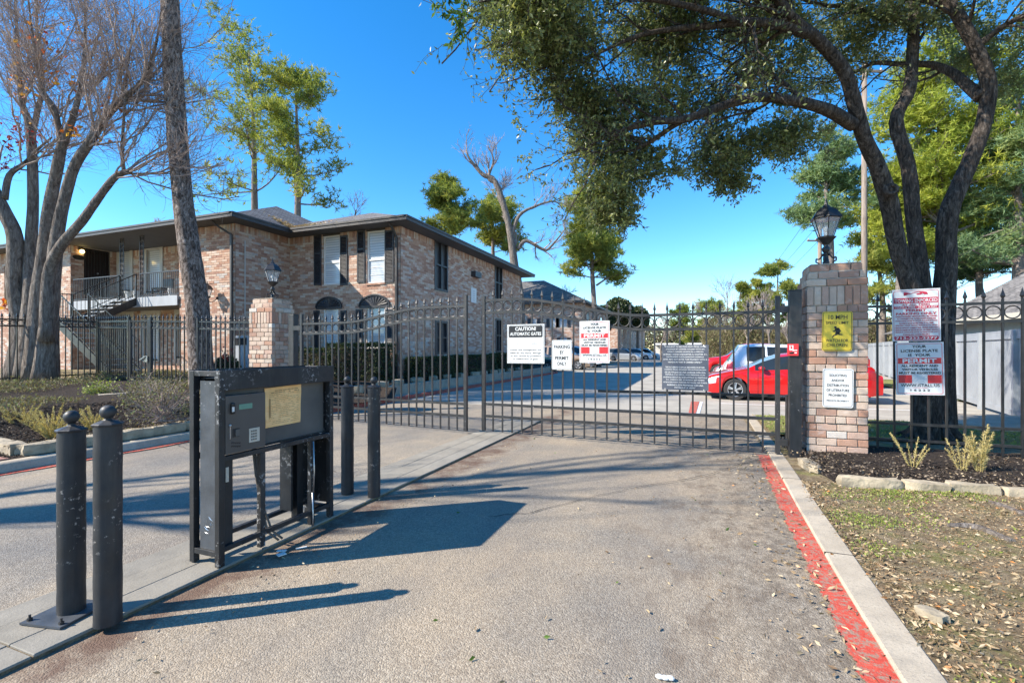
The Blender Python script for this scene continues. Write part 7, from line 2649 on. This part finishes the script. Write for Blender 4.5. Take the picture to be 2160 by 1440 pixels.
# ------------------------------------------------------------------ grey board fence on the right
fp = [(5.9, 9.2), (7.75, 19.4), (9.8, 30.), (11.7, 40), (15, 62)]
bfe = thing('board_fence', (7.75, 19.4, 0), 'tall grey vertical board fence dappled with shade behind the oak', 'fence')
bd_ = MB().bb(-.078, .078, -.011, .011, 0, 1.86).mesh('board', M['vinyl'])
cnt = 0
for (x0, y0), (x1, y1) in zip(fp, fp[1:]):
    p = Vector((x0, y0)); q = Vector((x1, y1)); L = (q - p).length; rz = math.atan2(q.y - p.y, q.x - p.x)
    d = (q - p) / L
    n = int(L / .163)
    rest = MB()
    for k in range(n):
        c = p + d * (k + .5) * L / n
        if cnt < 290 and y0 < 39:
            link('board', bd_, bfe, (c.x - 7.75, c.y - 19.4, .1 + R.uniform(-.006, .006)), (0, 0, rz + R.uniform(-.02, .02))); cnt += 1
        else: rest.box((c.x, c.y, 1.03), (.155, .022, 1.86), rz=rz)
    if rest.V: rest.build('board', M['vinyl'], bfe, kind='stuff')
    m = MB()
    nn = Vector((-d.y, d.x)) * .03
    for z, h in ((.16, .13), (1.93, .17)):
        a_ = p + nn; b_ = q + nn
        m.bar((a_.x, a_.y, z), (b_.x, b_.y, z), .035, h)
    m.bar((p.x, p.y, 2.03), (q.x, q.y, 2.03), .10, .035)
    m.build('rail', M['vinyl'], bfe)
    k = 0.
    while k < L and y0 < 35:
        c = p + d * k + nn * 1.6
        m = MB(); m.box((c.x, c.y, 1.0), (.11, .11, 2.1), rz=rz); m.build('post', M['vinyl'], bfe)
        k += 2.42

# house beyond it
ho = thing('house', (15.5, 19, 0), 'low neighbouring house with pale gable and grey shingle roof over the board fence', 'house')
m = MB(); m.bb(10.6, 24, 14.5, 27, 0, 2.75); m.build('wall', M['offwhite'], ho)
m = MB(); m.add(*hip(9.9, 24.6, 13.9, 27.6, 2.75, 2.4, 2.0, 2.0, 6.8, 6.8)); m.build('roof', M['shingle'], ho)
m = MB(); m.bb(9.86, 9.92, 13.9, 27.6, 2.62, 2.82); m.bb(9.9, 24.6, 13.84, 13.9, 2.62, 2.82); m.build('fascia', M['keypad'], ho)
h2 = thing('house', (13, 36, 0), 'second pale house roof seen left of the towing sign', 'house')
m = MB(); m.bb(13.4, 24, 31, 42, 0, 2.7); m.build('wall', M['offwhite'], h2)
m = MB(); m.add(*hip(12.9, 24.6, 30.4, 42.6, 2.7, 2.2, 4, 4, 5, 5)); m.build('roof', M['shingle'], h2)

# ------------------------------------------------------------------ poles and wires
def upole(px, Y, ytop, r, label, arm=None):
    b = at(px, 745, Y); t_ = at(px, ytop, Y)
    o = thing('utility_pole', (b.x, b.y, 0), label, 'pole', 'wooden utility poles')
    m = MB(); m.tube([(b.x, b.y, -.1), (b.x, b.y, t_.z * .5), (t_.x, t_.y, t_.z)], [r, r * .88, r * .75], 10); m.build('shaft', M['wood_pole'], o, True)
    if arm:
        z = at(px, arm, Y).z
        m = MB(); m.bar((b.x - .9, b.y - .4, z), (b.x + .9, b.y + .4, z), .09, .11); m.build('crossarm', M['wood_pole'], o)
        for k in (-.8, -.3, .3, .8):
            m = MB(); m.lathe((b.x + k, b.y + k * .44, z + .055), [(.03, 0), (.05, .04), (.03, .08), (.045, .12), (.001, .14)], 8); m.build('insulator', M['offwhite'], o)
    return t_


t1 = upole(1823, 24, 135, .15, 'tall wooden pole rising behind the left oak stem beside the signed pillar', arm=150)
t2 = upole(1729, 36, 408, .17, 'shorter pole directly behind the pillar lantern', arm=508)
t3 = upole(1584, 70, 598, .16, 'thin distant pole above the parked cars', arm=604)


def wire(p, q, sag, r, label):
    P_ = [Vector(p).lerp(Vector(q), k / 16) - Vector((0, 0, sag * 4 * (k / 16) * (1 - k / 16))) for k in range(17)]
    m = MB(); m.tube(P_, r, 5)
    return m.build_own('overhead_wire', M['wire'], label, 'wire', 'overhead wires on the right')


e = at(2300, -30, 11)
wire(at(1773, 432, 34), at(2200, 62, 12), .10, .010, 'thickest wire crossing behind the oak up to the right edge')
wire(at(1700, 620, 60), at(2060, 130, 16), .12, .008, 'upper thin wire running between the oak stems')
wire(at(1860, 605, 40), at(2220, 450, 16), .12, .012, 'lower cable sloping gently over the house roof')
wire(at(1900, 640, 40), at(2240, 540, 16), .12, .010, 'lowest cable sagging just above the fence spears')
wire(at(1596, 602, 70), at(1690, 480, 36), .25, .014, 'leftmost of the thin wires left of the lantern')
wire(at(1604, 606, 70), at(1712, 490, 36), .25, .014, 'middle thin wire left of the lantern')
wire(at(1612, 612, 70), at(1726, 508, 36), .3, .014, 'wire meeting the crossarm just behind the lantern')
